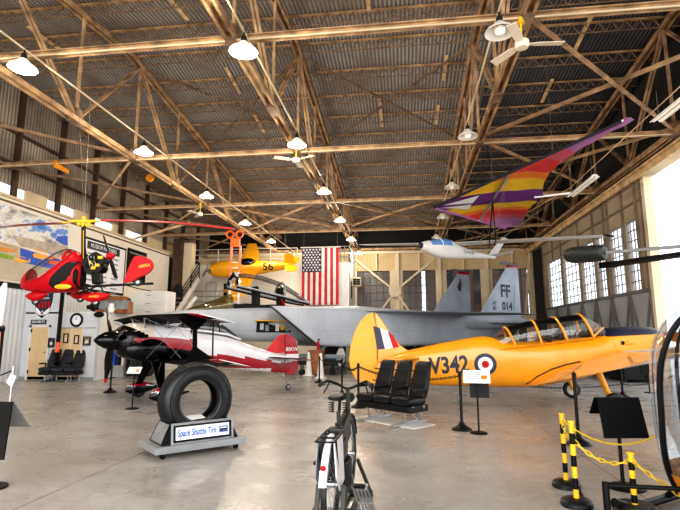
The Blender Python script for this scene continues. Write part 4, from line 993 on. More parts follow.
# ------------------------------------------------------------------ red gyrocopter hanging at the left
def gyro():
    Y0 = 11.0; o = at_y(82, 284, Y0); rz = PI + R(4)
    t = thing('gyrocopter', 'red single seat gyrocopter with pod cabin hanging in front of the mural wall', 'aircraft', o + V((.05, 0, 0)), rz); t.scale = (.95, .95, .95)
    c4, s4 = math.cos(R(4)), math.sin(R(4))
    q = lambda px, py: V((-(at_y(px, py, Y0).x - o.x) / c4, 0, at_y(px, py, Y0).z - o.z))
    S = []
    for px, a, b_, hw in ((19.5, 283, 285.5, .02), (22, 278, 289, .1), (28, 271.5, 291.5, .2), (38, 263.5, 293, .28), (49, 255.5, 293.5, .32), (58, 250.5, 293.5, .33), (66, 248, 293, .33), (73, 249.5, 292.5, .31), (79, 253, 291, .26), (82.5, 259, 288, .15)):
        A, B = q(px, a), q(px, b_); S.append((A.x, B.z, A.z, hw, 2.5))
    S = interp(S, 4)
    qn = lambda px, py: V((-(at_y(px, py, Y0 - .28).x - o.x) / c4, 0, at_y(px, py, Y0 - .28).z - o.z))
    G = [qn(20.5, 283.5), qn(36, 279), qn(50, 269), qn(60, 260.5), qn(68, 249)]
    def mf(c):
        if c.x > G[0].x + .02 or c.x < G[-1].x: return 0
        for g0, g1 in zip(G, G[1:]):
            if g1.x <= c.x <= g0.x: return 1 if c.z > g0.z + (g1.z - g0.z) * (c.x - g0.x) / (g1.x - g0.x) else 0
        return 0
    b = MB(); b.body(interp(S, 3), 64, matf=mf); pod = b.build('cabin_pod', [m['red'], m['canopy_glass']], t, smooth=40)
    ptree = bvh_of(pod)
    for s in (-1, 1):
        pts = []
        for g in smooth_curve(G, 4):
            h = ptree.ray_cast(V((g.x, s * 2, g.z)), V((0, -s, 0)))
            if h[0] is not None: pts.append(h[0])
        b = MB(); b.tube(pts, .026, 8); b.build('windscreen_rim', m['red'], pod, smooth=True)
    b = MB(); b.tube([V((x_, 0, zt_ + .005)) for x_, zb_, zt_, hw_, e_ in interp(S, 2) if x_ > G[-1].x], .012, 6); b.build('windscreen_spine', m['black'], pod, smooth=True)
    b = MB(); a_ = qn(30, 284); b.ell((a_.x - .1, 0, a_.z + .06), (.2, .2, .12), 14); b.build('instrument_hump', m['crimson'], pod, smooth=True)
    b = MB(); b.tube([q(69, 251) + V((0, .3 * math.cos(a), .02 + .0 * math.sin(a) - (.25 * (1 - math.sin(a))))) for a in [PI * k / 12 for k in range(13)]], .04, 8); b.build('windscreen_bow', m['red'], pod, smooth=True)
    # open door hole with the dark cockpit inside
    cx, cz = qn(63, 277).x, qn(63, 277).z
    out = [qn(px, py) for px, py in ((46, 285), (47.5, 280), (52, 274), (59, 266.5), (65, 261.5), (71, 259.5), (75.5, 262), (77, 270), (76.5, 281), (74, 287.5), (68, 290), (56, 290), (49, 288.5))]
    out = smooth_curve(out + [out[0]], 4)[:-1]
    for nm, k, mt, of in (('door_rim', 1.0, 'black', .006), ('door_opening', .90, 'dark', .012)):
        vs = [V((-(p.x - cx) * k, (p.z - cz) * k, 0)) for p in out]
        flat(nm, vs, [list(range(len(vs)))], m[mt], pod, (cx, 0, cz), (-1, 0, 0), (0, 0, 1), pod, of, 1)
    b = MB(); a = qn(60, 287); b.ell(a + V((0, .29, 0)), (.22, .05, .07), 14); b.build('seat_cushion', m['gold'], pod, smooth=True)
    b = MB(); a = qn(72, 276); b.ell(a + V((0, .27, 0)), (.06, .05, .2), 14); b.build('seat_back', m['black'], pod, smooth=True)
    # keel boom, mast, rotor head
    b = MB(); b.bar(q(76, 287), q(152, 283), .055, .055); b.bar(q(84, 289), q(86, 284), .05); k = b.build('keel_boom', m['black'], t)
    b = MB(); b.bar(q(81.5, 287), q(82, 222), .08, .08, (0, 1, 0)); b.bar(q(85, 262), q(82, 232), .03); b.build('mast', m['black'], t)
    b = MB(); b.bar(q(82.6, 262) + V((0, .05, 0)), q(82.8, 228) + V((0, .05, 0)), .014); b.build('mast_strip', m['gold'], t)
    h = q(82, 219.5)
    b = MB(); b.cyl(h + V((0, 0, -.12)), h + V((0, 0, .16)), .05, 12); b.bar(h + V((-.32, 0, .03)), h + V((.32, 0, .03)), .1, .06); b.bar(h + V((-.2, 0, -.1)), h + V((.1, 0, -.02)), .06); b.cyl(h + V((-.14, 0, -.1)), h + V((-.14, 0, .06)), .05, 10); b.cyl(h + V((.12, 0, -.08)), h + V((.12, 0, .06)), .05, 10)
    b.build('rotor_head', m['gold'], t, bevel=.01)
    for (px, py), (ix, iy), nm in (((-40, 235.5), (62, 220.5), 'left'), ((233, 221.5), (101, 217), 'right')):
        e, i_ = q(px, py), q(ix, iy); e.y = -.25 if nm == 'right' else .25; b = MB(); mid = (e + i_) / 2 + V((0, 0, .06))
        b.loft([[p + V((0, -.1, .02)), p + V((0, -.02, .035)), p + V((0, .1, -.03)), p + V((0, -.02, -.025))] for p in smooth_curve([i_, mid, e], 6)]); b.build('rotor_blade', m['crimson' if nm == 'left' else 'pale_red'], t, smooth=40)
        b = MB(); b.bar(h + V((.25 if nm == 'left' else -.25, 0, .03)), i_ + (e - i_) * .04, .06, .03); b.build('blade_root', m['gold'], t)
    # engine, propeller
    b = MB()
    for (px, py), r in (((88, 262), .16), ((93, 259), .15), ((98, 261), .14), ((90, 268), .15), ((97, 267), .13)):
        p = q(px, py)
        for k in range(5): b.cyl(p + V((-.03, -.16 + .07 * k, 0)), p + V((-.03, -.13 + .07 * k, 0)), r, 14)
    b.bar(q(84, 264), q(104, 262), .2, .2); b.tube([q(90, 253), q(94, 251), q(99, 254), q(103, 259)], .035, 8)
    for k in range(3): b.tube([q(88 + 4 * k, 254) + V((0, .12, 0)), q(90 + 4 * k, 260) + V((0, .2, 0)), q(92 + 4 * k, 268) + V((0, .12, 0))], .022, 6)
    b.build('engine', m['satin_black'], t, smooth=40)
    b = MB()
    for px, py in ((95, 268), (99, 265), (102, 257), (93, 262)): b.box(q(px, py) + V((0, .16, 0)), (.12, .06, .08))
    b.build('engine_fitting', m['gold'], t, bevel=.015)
    b = MB()
    for k in range(3): b.tube([q(90 + 3 * k, 256) + V((0, .18, 0)), q(92 + 3 * k, 266) + V((0, .18, 0))], .014, 6)
    b.build('engine_pipe', m['alu'], t, smooth=True)
    b = MB(); b.bar(q(95, 270), q(96, 284), .2, .24, (0, 1, 0)); b.bar(q(88, 270), q(100, 270), .16, .1); b.build('fuel_tank', m['black'], t, bevel=.03)
    p = q(108, 254.5); b = MB(); b.lathe(p + V((.05, 0, 0)), (-1, 0, 0), [(0, .09), (.08, .085), (.16, .05), (.19, .01)], 16); b.build('propeller_hub', m['red'], t, smooth=True)
    b = MB(); e = q(114.5, 278); b.loft([[p + (e - p) * u + V((0, w * math.cos(a), 0)) + V((.012 * math.sin(a), 0, 0)) + V((w * .5 * math.cos(a), 0, 0)) for a in [2 * PI * k / 10 for k in range(10)]] for u, w in ((0, .03), (.3, .055), (.7, .06), (.95, .05), (1, .03))]); b.build('propeller_blade', m['black'], t, smooth=True)
    b = MB(); e = p + (p - e) * .95; b.loft([[p + (e - p) * u + V((0, w * math.cos(a), 0)) + V((.012 * math.sin(a), 0, 0)) for a in [2 * PI * k / 10 for k in range(10)]] for u, w in ((0, .03), (.3, .055), (.7, .06), (1, .03))]); b.build('propeller_blade', m['black'], t, smooth=True)
    # tail
    fin = smooth_curve([q(px, py) for px, py in ((122, 283), (127, 268), (132, 256.5), (136, 253.8), (143, 254.8), (149.5, 257.5), (152.8, 263), (151, 269), (145, 274), (138, 277), (132, 281))], 3)
    b = MB(); b.prism([p + V((0, -.03, 0)) for p in fin], (0, .06, 0)); f = b.build('tail_fin', m['red'], t, bevel=.012)
    a = q(144, 264.5); letters('AIRREX', .11, m['gold'], t, a + V((0, .032, 0)), (-1, 0, .15), (0, 0, 1), None, .004, .012, shear=.25, name='tail_lettering', fit=.31)
    wheel('tail_wheel', q(136.5, 282), (0, 1, 0), .095, .07, t)
    b = MB(); b.tube([q(136, 279), q(136.5, 282)], .025, 6); b.tube([q(120, 284), q(137, 288.5), q(150, 291)], .012, 5); b.build('tail_skid', m['black'], t)
    # undercarriage
    b = MB()
    for s in (-1, 1): b.tube([q(84, 288), q(92, 297) + V((0, s * .6, 0))], .022, 6); b.tube([q(98, 285), q(92, 296) + V((0, s * .6, 0))], .018, 6); b.tube([q(78, 291) + V((0, s * .15, 0)), q(90, 297) + V((0, s * .6, 0))], .018, 6)
    b.build('axle_struts', m['black'], t)
    for (x0, x1, y0, y1, yy, nm) in ((77, 106, 292.5, 303.5, .62, 1), (70, 92, 291.5, 300, -.62, 0), (23, 46, 291, 303, 0, 0)):
        qq = lambda px, py: V((-(at_y(px, py, Y0 - yy).x - o.x) / c4, 0, at_y(px, py, Y0 - yy).z - o.z)); a, c = qq(x0, y1), qq(x1, y0); L = abs(c.x - a.x); z0, z1 = a.z, c.z; mx = (a.x + c.x) / 2; zc = (z0 + z1) / 2
        b = MB(); b.body(interp([(mx + L / 2, zc - .01, zc + .02, .015, 2, yy), (mx + L * .3, zc - .09, zc + .08, .08, 2, yy), (mx, z0, z1, .11, 2.3, yy), (mx - L * .3, zc - .06, zc + .1, .08, 2, yy), (mx - L / 2, zc + .05, zc + .09, .015, 2, yy)], 3), 18)
        sp = b.build('wheel_fairing', m['red'], t, smooth=True)
        wheel('landing_wheel', (mx, yy, z0 + .015), (0, 1, 0), .1, .08, t)
        if nm: letters('AIRREX', .075, m['gold'], t, (mx, yy + .09, zc + .01), (-1, 0, 0), (0, 0, 1), sp, .006, .008, sub=1, name='fairing_lettering')
    b = MB(); w = h + V((0, 0, .1)); b.tube([w, w + V((.1, 0, 3.4))], .008, 5); b.tube([q(84, 260), q(80, 260) + V((.6, -.2, 4.6))], .006, 5); b.build('hanging_wire', m['cable'], t)
gyro()

# ------------------------------------------------------------------ hang glider
def hang_glider():
    nose, near, far, keel = at_y(433.5, 207, 16.25), at_y(622, 121, 12.23), at_y(505, 228.5, 20.4), at_y(570, 193, 16.67)
    t = thing('hang_glider', 'purple red and yellow striped hang glider banked under the roof on the right', 'glider', nose)
    K = keel - nose; cols = [rgb(116, 58, 132), rgb(250, 204, 56), rgb(248, 140, 58), rgb(234, 74, 70), rgb(224, 108, 132), rgb(196, 136, 190)]
    mats = [M('sail_' + n, c_, .7, 0, .08, 2.5) for n, c_ in zip(('purple', 'yellow', 'orange', 'red', 'rose', 'mauve'), cols)]
    for mm in mats:   # thin cloth lets light through
        nt = mm.node_tree; b0 = nt.nodes['Principled BSDF']; out = nt.nodes['Material Output']
        tr = nt.nodes.new('ShaderNodeBsdfTranslucent'); mx = nt.nodes.new('ShaderNodeMixShader'); mx.inputs[0].default_value = .45
        rp = [n for n in nt.nodes if n.type == 'VALTORGB'][0]; nt.links.new(rp.outputs[0], tr.inputs[0]); nt.links.new(b0.outputs[0], mx.inputs[1]); nt.links.new(tr.outputs[0], mx.inputs[2]); nt.links.new(mx.outputs[0], out.inputs[0])
    names = ['purple', 'yellow', 'orange', 'red', 'rose', 'mauve']
    cuts = [0, .13, .31, .40, .56, .68, 1.0]
    upv = V((0, 0, 1))
    for tip, side, c1 in ((near, 'near', .07), (far, 'far', .17)):
        LE = tip - nose
        def chord(u):
            base = .80 * (1 - u) ** 1.0 + c1 * u; return base - (.16 if side == 'near' else .05) * math.sin(PI * u) + (.03 if u < .02 else 0)
        for i in range(6):
            b = MB(); rings = []
            for k in range(7):
                u = cuts[i] + (cuts[i + 1] - cuts[i]) * k / 6; le = LE * u; te = le + K * max(chord(u), .05)
                rings.append([le.lerp(te, v / 10) + upv * (.16 * math.sin(PI * min(1, u * 2.2) * .5 if u < .45 else PI * .5) * math.sin(PI * v / 10) * (1 - u * .5)) + upv * .02 * math.sin(v * 1.7 + u * 40) * (v / 10) for v in range(11)])
            b.loft(rings, closed=False); b.build('sail_panel', mats[i], t, smooth=True, label='%s stripe of the sail on the %s wing' % (names[i], side))
        b = MB(); b.tube([V((0, 0, -.02)), tip - nose], .045, 8); b.build('leading_edge_tube', m['navy_cloth'] if side == 'near' else mats[5], t, smooth=True)
        b = MB(); b.ell(tip - nose, (.035, .035, .035), 8); b.build('tip_cap', m['white'], t)
        # white nose panels
        a = LE * .03 + K * .04; bb = LE * .015 + K * .27; cc = LE * .15 + K * .17
        b = MB(); b.prism([a + upv * -.03, bb + upv * -.03, cc + upv * -.03], (0, 0, .004)); b.build('nose_panel', m['sign_white'], t)
    b = MB(); b.tube([K * .74 + V((0, 0, -.02)), K], .035, 8); b.build('keel_tube', m['white'], t, smooth=True)
    p = (near - nose) * .44; f = (far - nose) * .60
    p = V((0, 0, -.12)) + at_y(508, 170, 14.5) - nose; f = at_y(480, 221, 18.4) - nose
    b = MB(); b.tube([p, f], .045, 8); b.build('cross_tube', m['alu'], t, smooth=True)
    mid = p.lerp(f, .5)
    c1_ = at_y(491, 246, 16.6) - nose; c2_ = at_y(486.5, 246.5, 16.2) - nose
    b = MB(); b.tube([mid, at_y(489, 248, 15.9) - nose], .022, 6); b.tube([mid, at_y(496, 242, 17.1) - nose], .022, 6); b.tube([at_y(489, 248, 15.9) - nose, at_y(496, 242, 17.1) - nose], .02, 6); b.build('control_frame', m['black'], t)
    b = MB(); bs = [at_y(489, 248, 15.9) - nose, at_y(496, 242, 17.1) - nose]
    for q_ in (V((0, 0, 0)), K * .95, p, f):
        for s in bs: b.tube([s, q_], .006, 4)
    b.build('rigging_wire', m['cable'], t)
    b = MB(); b.tube([mid, mid + V((.1, 0, ztop(16.5) - nose.z - mid.z))], .007, 5); b.tube([(near - nose) * .7, (near - nose) * .7 + V((0, 0, 3.2))], .006, 5); b.build('hanging_wire', m['cable'], t)
hang_glider()

# ------------------------------------------------------------------ white sailplane
def sailplane():
    o = at_y(460, 253, 21.0); rz = PI + R(40) + YAW
    t = thing('sailplane', 'white glider with blue canopy and black nose hanging before the far wall', 'glider', o, (R(-6.5), 0, rz))
    FS = .86
    S = interp([tuple([q_[0] * FS, q_[1] * .9, q_[2] * .9, q_[3]] + list(q_[4:])) for q_ in [(3.0, -.02, .10, .03, 2), (2.85, -.10, .17, .12, 2), (2.4, -.24, .30, .24, 2.2), (1.7, -.36, .46, .29, 2.3), (1.0, -.36, .52, .29, 2.3), (.2, -.30, .36, .25, 2.2), (-.8, -.18, .24, .17, 2), (-2.0, -.07, .17, .09, 2), (-2.95, .02, .14, .05, 2)]], 4)
    b = MB(); b.body(S, 24, matf=lambda c: 1 if (c.x > .86 and c.x < 2.1 and c.z > .11 + .1 * (2.1 - c.x)) else (2 if c.x > 2.42 else 0)); f = b.build('fuselage', [m['white'], m['blue_glass'], m['navy']], t, smooth=40)
    b = MB(); b.tube([(1.45, .30 * math.cos(a), .10 + .33 * math.sin(a)) for a in [PI * k / 10 for k in range(11)]], .02, 6); b.build('canopy_frame', m['white'], t)
    for s in (1, -1):
        b = MB(); b.wing([((.75, s * .1, .34), (-.15, s * .1, .32), .13), ((.62, s * 3, .40), (-.12, s * 3, .39), .10), ((.42, s * 5.9, .46), (0, s * 5.9, .45), .05)]); w = b.build('wing', m['offwhite'], t, smooth=40)
        b = MB(); b.ell((.2, s * 5.95, .46), (.28, .14, .035), 12); b.build('wing_tip', m['dark'], w, smooth=True)
        b = MB(); b.wing([((-2.0, s * .05, .12), (-2.5, s * .05, .11), .05), ((-2.3, s * .9, .30), (-2.6, s * .9, .30), .03)]); b.build('tailplane', m['white'], t, smooth=40)
    b = MB(); b.wing([((-1.95, 0, .05), (-2.55, 0, .05), .07), ((-3.0, 0, 1.05), (-3.45, 0, 1.05), .05)], up=(0, 1, 0)); b.build('fin', m['white'], t, smooth=40)
    letters('N746W', .26, m['jet_mid'], t, (-.35, .2, .05), (-1, 0, 0), (0, 0, 1), f, .01, .005, sub=1, name='registration')
    b = MB(); b.tube([(.3, .4, .4), (.3, .9, 3.0)], .006, 5); b.tube([(.3, -.4, .4), (.3, -.9, 3.0)], .006, 5); b.build('hanging_wire', m['cable'], t)
sailplane()

# ------------------------------------------------------------------ yellow racer hanging banked above the stairs
def racer():
    Y0 = 29.0; o = at_y(248, 268, Y0)
    t = thing('racing_plane', 'yellow sport plane numbered 56 hanging on its side above the jet canopy', 'aircraft', o, (R(0), R(2), PI + R(3)))
    k = abs(at_y(300, 268, Y0).x - at_y(200, 268, Y0).x) / 100
    X = lambda px: (248 - px) * k
    S = interp([(X(209), -.22, .12, .2, 2.4), (X(214), -.42, .34, .34, 2.6), (X(222), -.48, .46, .40, 2.6), (X(235), -.50, .48, .42, 2.6), (X(250), -.46, .46, .38, 2.6), (X(265), -.36, .38, .28, 2.4), (X(280), -.24, .28, .17, 2.4), (X(291), -.14, .2, .06, 2.2)], 4)
    roll = Matrix.Rotation(R(-42), 3, 'X')          # whole plane rolled so its top faces the camera
    def rl(b):
        b.v = [roll @ p for p in b.v]; return b
    fb = MB(); fb.body(S, 24); rl(fb); f = fb.build('fuselage', m['yellow2'], t, smooth=40)
    b = MB(); b.ell((X(248), 0, .40), (.55, .27, .26), 18); rl(b).build('canopy', m['gloss_black'], t, smooth=True)
    b = MB(); b.ell((X(252), .17, .48), (.12, .06, .05), 10); rl(b).build('canopy_glint', m['chrome'], t, smooth=True)
    z = -.25
    for s in (1, -1):
        b = MB(); b.wing([((X(236), s * .3, z), (X(256), s * .3, z), .16), ((X(237), s * 2.0, z + .05), (X(253), s * 2.0, z + .05), .13), ((X(238), s * 3.1, z + .1), (X(247), s * 3.1, z + .1), .06)]); rl(b).build('wing', m['yellow2'], t, smooth=40)
        b = MB(); b.wing([((X(284), s * .1, .1), (X(296), s * .1, .1), .08), ((X(287), s * .75, .12), (X(297), s * .75, .12), .04)]); rl(b).build('tailplane', m['yellow2'], t, smooth=40)
    b = MB(); b.wing([((X(283), 0, .1), (X(295), 0, .1), .07), ((X(286), 0, .9), (X(294), 0, .9), .04)], up=(0, 1, 0)); rl(b).build('fin', m['yellow2'], t, smooth=40)
    b = MB()
    for s in (-1, 1): b.cyl((X(212), s * .15, .1), (X(212), s * .45, .12), .1, 10)
    b.cyl((X(206), 0, -.05), (X(211), 0, -.05), .09, 10); b.bar((X(206), -.6, -.05), (X(206), .6, -.05), .05, .12); rl(b).build('engine', m['alu'], t)
    letters('56', .62, m['txt_dark'], t, (X(268.5), .3, -.02), (-1, 0, 0), (0, .0, 1), f, .012, .02, sub=1, name='race_number')
    b = MB(); b.tube([(X(240), 0, .3), (X(240), 0, 2.9)], .008, 5); b.tube([(X(285), 0, .2), (X(285), 0, 2.9)], .008, 5); b.build('hanging_wire', m['cable'], t)
racer()

# ------------------------------------------------------------------ bubble helicopter cut by the right edge
def helicopter():
    bc = V((2.98, 4.72, 1.13)); rz = R(218)
    t = thing('helicopter', 'clear bubble nosed helicopter with black framed glass and yellow belly at the right edge', 'aircraft', (bc.x, bc.y, 0), rz)
    HZ, RX, RZ = 1.0, .88, .92
    b = MB(); b.sup((0, 0, HZ), (RX, RX * .94, RZ), 3.2, 44, 24, -25, 90); b.build('bubble', m['bubble_glass'], t, smooth=True)
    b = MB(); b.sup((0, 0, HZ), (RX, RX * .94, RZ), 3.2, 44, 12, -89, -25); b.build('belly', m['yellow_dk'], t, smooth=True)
    pw = lambda v: math.copysign(abs(v) ** (2 / 3.2), v)
    for az, tw_, w_ in ((-46, 30, .024), (0, 0, .018), (50, 0, .018), (105, 0, .018), (255, 0, .018)):
        pts = []
        for k in range(31):
            a = R(-38) + R(122) * k / 30; z_ = R(az + tw_ * k / 30)
            pts.append(V((RX * 1.005 * pw(math.cos(a)) * math.cos(z_), RX * .945 * pw(math.cos(a)) * math.sin(z_), HZ + RZ * 1.005 * pw(math.sin(a)))))
        b = MB(); b.tube(pts, w_, 8); b.build('bubble_seam', m['black'], t, smooth=True)
    b = MB(); b.rng(.25, .42, -.22, .22, .7, 1.18); b.rng(.18, .46, -.3, .3, 1.15, 1.3); b.build('instrument_console', m['satin_black'], t, bevel=.03)
    b = MB(); b.rng(-.45, .1, -.5, .5, .62, .80); b.rng(-.52, -.38, -.5, .5, .75, 1.35); b.build('bench_seat', m['leather'], t, bevel=.04)
    b = MB(); b.tube([(.22, .2, .6), (.1, .2, 1.05), (.12, .2, 1.2)], .02, 8); b.tube([(.22, -.2, .6), (.1, -.2, 1.05), (.12, -.2, 1.2)], .02, 8); b.build('control_stick', m['orange'], t)
    b = MB(); b.body(interp([(-.5, .55, 1.7, .5, 3), (-1.1, .6, 1.75, .5, 3), (-1.9, .8, 1.6, .38, 3), (-2.4, 1.0, 1.4, .2, 3)], 2), 20); b.build('engine_deck', m['yellow_dk'], t, smooth=40)
    b = MB(); b.tube([(-2.2, 0, 1.2), (-7.0, 0, 1.7)], [.16, .07], 12); b.build('tail_boom', m['yellow_dk'], t, smooth=True)
    b = MB()
    for s in (-1, 1):
        b.tube([(.75, s * .95, .14), (.5, s * .95, .05), (-1.9, s * .95, .05)], .04, 8); b.tube([(-.1, s * .4, .6), (-.1, s * .95, .06)], .03, 8); b.tube([(-1.4, s * .4, .65), (-1.4, s * .95, .06)], .03, 8)
    b.build('landing_skid', m['black'], t, smooth=True)
    # rotor mast with stabiliser paddle and main blade
    b = MB(); b.cyl((-1.5, 0, 1.6), (-1.5, 0, 2.62), .06, 12); b.cyl((-1.5, 0, 2.5), (-1.5, 0, 2.68), .13, 14); b.build('rotor_mast', m['alu'], t, smooth=True)
    root = t.matrix_basis; mw = Matrix.Translation((bc.x, bc.y, 0)) @ Matrix.Rotation(rz, 4, 'Z'); inv = mw.inverted()
    hub = V((-1.5, 0, 2.62))
    pa = inv @ at_z(566, 256, 2.66); pb = inv @ at_z(605, 252.5, 2.64)
    b = MB(); b.tube([hub, pb + (pa - pb) * .3], .022, 8); b.build('paddle_rod', m['alu'], t, smooth=True)
    d, s_, u = basis(pa - pb)
    b = MB(); b.loft([[pb + d * x + s_ * w * math.cos(a) + u * h_ * math.sin(a) for a in [2 * PI * k / 14 for k in range(14)]] for x, w, h_ in [((pa - pb).length * v, .15 * g, .11 * g) for v, g in ((0, .7), (.05, .92), (.3, 1), (.8, .98), (.94, .8), (1, .35))]]); b.build('stabiliser_paddle', m['olive_dk'], t, smooth=True)
    e = inv @ at_z(599, 265.5, 2.40); e2 = inv @ at_z(615, 264, 2.41)
    b = MB(); d, s_, u = basis(e - hub)
    b.loft([[p + V((0, 0, .035)) + s_ * 0, p + s_ * w, p - V((0, 0, .035)), p - s_ * w] for p, w in ((hub + V((0, 0, -.1)), .09), (hub.lerp(e2, .3) , .10), (e2, .10), (e, .01))]); b.build('rotor_blade', m['black'], t, smooth=40)
helicopter()
# ================================================================== EXHIBITS AND FURNITURE ON THE FLOOR
def tyre_exhibit():
    a, c = at_z(155, 462, 0), at_z(246, 448.5, 0); d = (c - a); L = d.length; d.normalize(); nrm = V((d.y, -d.x, 0))
    org = (a + c) / 2 - nrm * .34; rz = math.atan2(d.y, d.x)
    t = thing('display_stand', 'grey wheeled display stand lettered Space Shuttle Tire', 'stand', org, rz)
    hw = L / 2
    b = MB(); b.rng(-hw, hw, -.34, .34, .075, .165); b.build('platform', m['grey'], t, bevel=.006)
    for sx in (-1, 1):
        for sy in (-1, 1):
            cs = MB(); cs.cyl((sx * (hw - .12), sy * .25 - .02, .035), (sx * (hw - .12), sy * .25 + .02, .035), .035, 12); cs.box((sx * (hw - .12), sy * .25, .065), (.05, .06, .03)); cs.build('caster', m['black'], t)
    z0, z1 = .165, .43; bw = hw - .10; tw = hw - .22
    b = MB(); th = .04
    for s in (-1, 1):
        b.add([(-bw, s * .27, z0), (bw, s * .27, z0), (tw, s * .24, z1), (-tw, s * .24, z1), (-bw, s * (.27 - th), z0), (bw, s * (.27 - th), z0), (tw, s * (.24 - th), z1), (-tw, s * (.24 - th), z1)], [(0, 1, 2, 3), (7, 6, 5, 4), (0, 4, 5, 1), (1, 5, 6, 2), (2, 6, 7, 3), (3, 7, 4, 0)])
        b.add([(s * bw, -.26, z0), (s * bw, .26, z0), (s * tw, .235, z1), (s * tw, -.235, z1), (s * (bw - th), -.26, z0), (s * (bw - th), .26, z0), (s * (tw - th), .235, z1), (s * (tw - th), -.235, z1)], [(0, 1, 2, 3), (7, 6, 5, 4), (0, 4, 5, 1), (1, 5, 6, 2), (2, 6, 7, 3), (3, 7, 4, 0)])
    b.build('pedestal', m['black'], t)
    # face plates on the sloping front and end
    sx, sz = V((1, 0, 0)), V((0, .03, z1 - z0)).normalized(); fc = V((.02, -.257, (z0 + z1) / 2))
    def plate(nm, w, h, mt, off, cx=0, cz=0):
        vs, fs = poly_geo([(-w / 2 + cx, -h / 2 + cz), (w / 2 + cx, -h / 2 + cz), (w / 2 + cx, h / 2 + cz), (-w / 2 + cx, h / 2 + cz)]); return flat(nm, vs, fs, mt, t, fc, sx, sz, None, off)
    sw = 2 * tw + .02
    b = MB()
    for x in (-sw / 2, sw / 2): b.bar(fc + sx * x - sz * .125, fc + sx * x + sz * .125, .03, .03, (0, 1, 0))
    for z in (-.125, .125): b.bar(fc - sx * (sw / 2 + .015) + sz * z, fc + sx * (sw / 2 + .015) + sz * z, .03, .03, (0, 1, 0))
    b.build('sign_frame', m['alu'], t)
    plate('sign_mount', sw - .02, .24, m['black'], .004)
    plate('sign_panel', sw - .10, .165, m['sign_white'], .008)
    letters('Space Shuttle Tire', .125, m['blue_txt'], t, fc + sx * (-.085), sx, sz, None, .011, .02, shear=.2, name='sign_lettering', fit=sw - .32)
    plate('logo_panel', .13, .085, M('logo_blue', rgb(60, 96, 150), .5, 0, .1, 6), .010, sw / 2 - .135, 0)
    fig = [(-.05, -.02), (-.02, -.03), (.0, .0), (.03, -.02), (.055, -.005), (.05, .02), (.01, .03), (-.04, .02)]
    vs, fs = poly_geo([(x + sw / 2 - .135, y) for x, y in fig]); flat('logo_mark', vs, fs, m['navy'], t, fc, sx, sz, None, .012)
    vs, fs = poly_geo([(sw / 2 - .185, .012), (sw / 2 - .09, .012), (sw / 2 - .09, .026), (sw / 2 - .185, .026)]); flat('logo_band', vs, fs, m['sign_white'], t, fc, sx, sz, None, .013)
    ex = V((-1, 0, 0)); ec = V((-(bw + tw) / 2, 0, (z0 + z1) / 2)); yd = V((.12, 0, z1 - z0)).normalized(); xd = V((0, -1, 0))
    vs, fs = poly_geo([(-.22, -.13), (.22, -.13), (.2, .13), (-.2, .13)]); flat('end_plaque', vs, fs, m['alu'], t, ec, xd, yd, None, .006)
    for k in range(6):
        vs, fs = poly_geo([(-.15, .09 - .035 * k), (.15 - .04 * (k % 3), .09 - .035 * k), (.15 - .04 * (k % 3), .098 - .035 * k), (-.15, .098 - .035 * k)]); flat('plaque_line', vs, fs, m['grey'], t, ec, xd, yd, None, .009)
    # the tyre itself is a thing of its own
    tz = .70
    ty = thing('aircraft_tyre', 'big worn black aircraft tyre standing upright on the grey display stand', 'tyre', org + V((0, 0, tz)) + d * .0, rz)
    prof = [(-.11, .275), (-.165, .29), (-.185, .335), (-.185, .42), (-.165, .475), (-.11, .51), (0, .52), (.11, .51), (.165, .475), (.185, .42), (.185, .335), (.165, .29), (.11, .275)]
    b = MB(); b.lathe((0, 0, 0), (0, 1, 0), prof + [(.10, .285), (.14, .36), (.12, .46), (-.12, .46), (-.14, .36), (-.10, .285)], 56, False, closed=True); o = b.build('tyre_casing', m['rubber'], ty, smooth=45)
    b = MB()
    for y in (-.08, 0, .08): b.torus((0, y, 0), (0, 1, 0), .516, .008, 64, 5)
    b.build('tread_groove', m['dark'], ty)
    b = MB()
    for r in (.33, .43): b.torus((0, -.184, 0), (0, 1, 0), r, .006, 56, 5)
    b.build('sidewall_ring', m['black'], ty)
    for a0, txt in ((70, '44.5 X 16.0-21'), (160, 'MICHELIN'), (20, 'AIR X')):
        vs, fs = text_geo(txt, .05, .0)
        vs = [V((math.sin(-(v.x / .38) - R(a0 - 90)) * (.38 + v.y) * 1, math.cos(-(v.x / .38) - R(a0 - 90)) * (.38 + v.y), 0)) for v in vs]
        vs = [V((-v.x, v.y, 0)) for v in vs]
        flat('sidewall_lettering', vs, fs, m['tyre_text'], ty, (0, 0, 0), (1, 0, 0), (0, 0, 1), o, .004)
    b = MB(); b.box((0, 0, 0), (.26, .16, .006), (R(12), 0, R(8))); k = b.build('info_card', m['sign_white'])
    k.location = org + V((0, 0, tz - .245)) ; tz_ = tz; k.rotation_euler = (0, 0, rz); tag(k, 'white paper card lying inside the hole of the upright tyre', 'card')
tyre_exhibit()

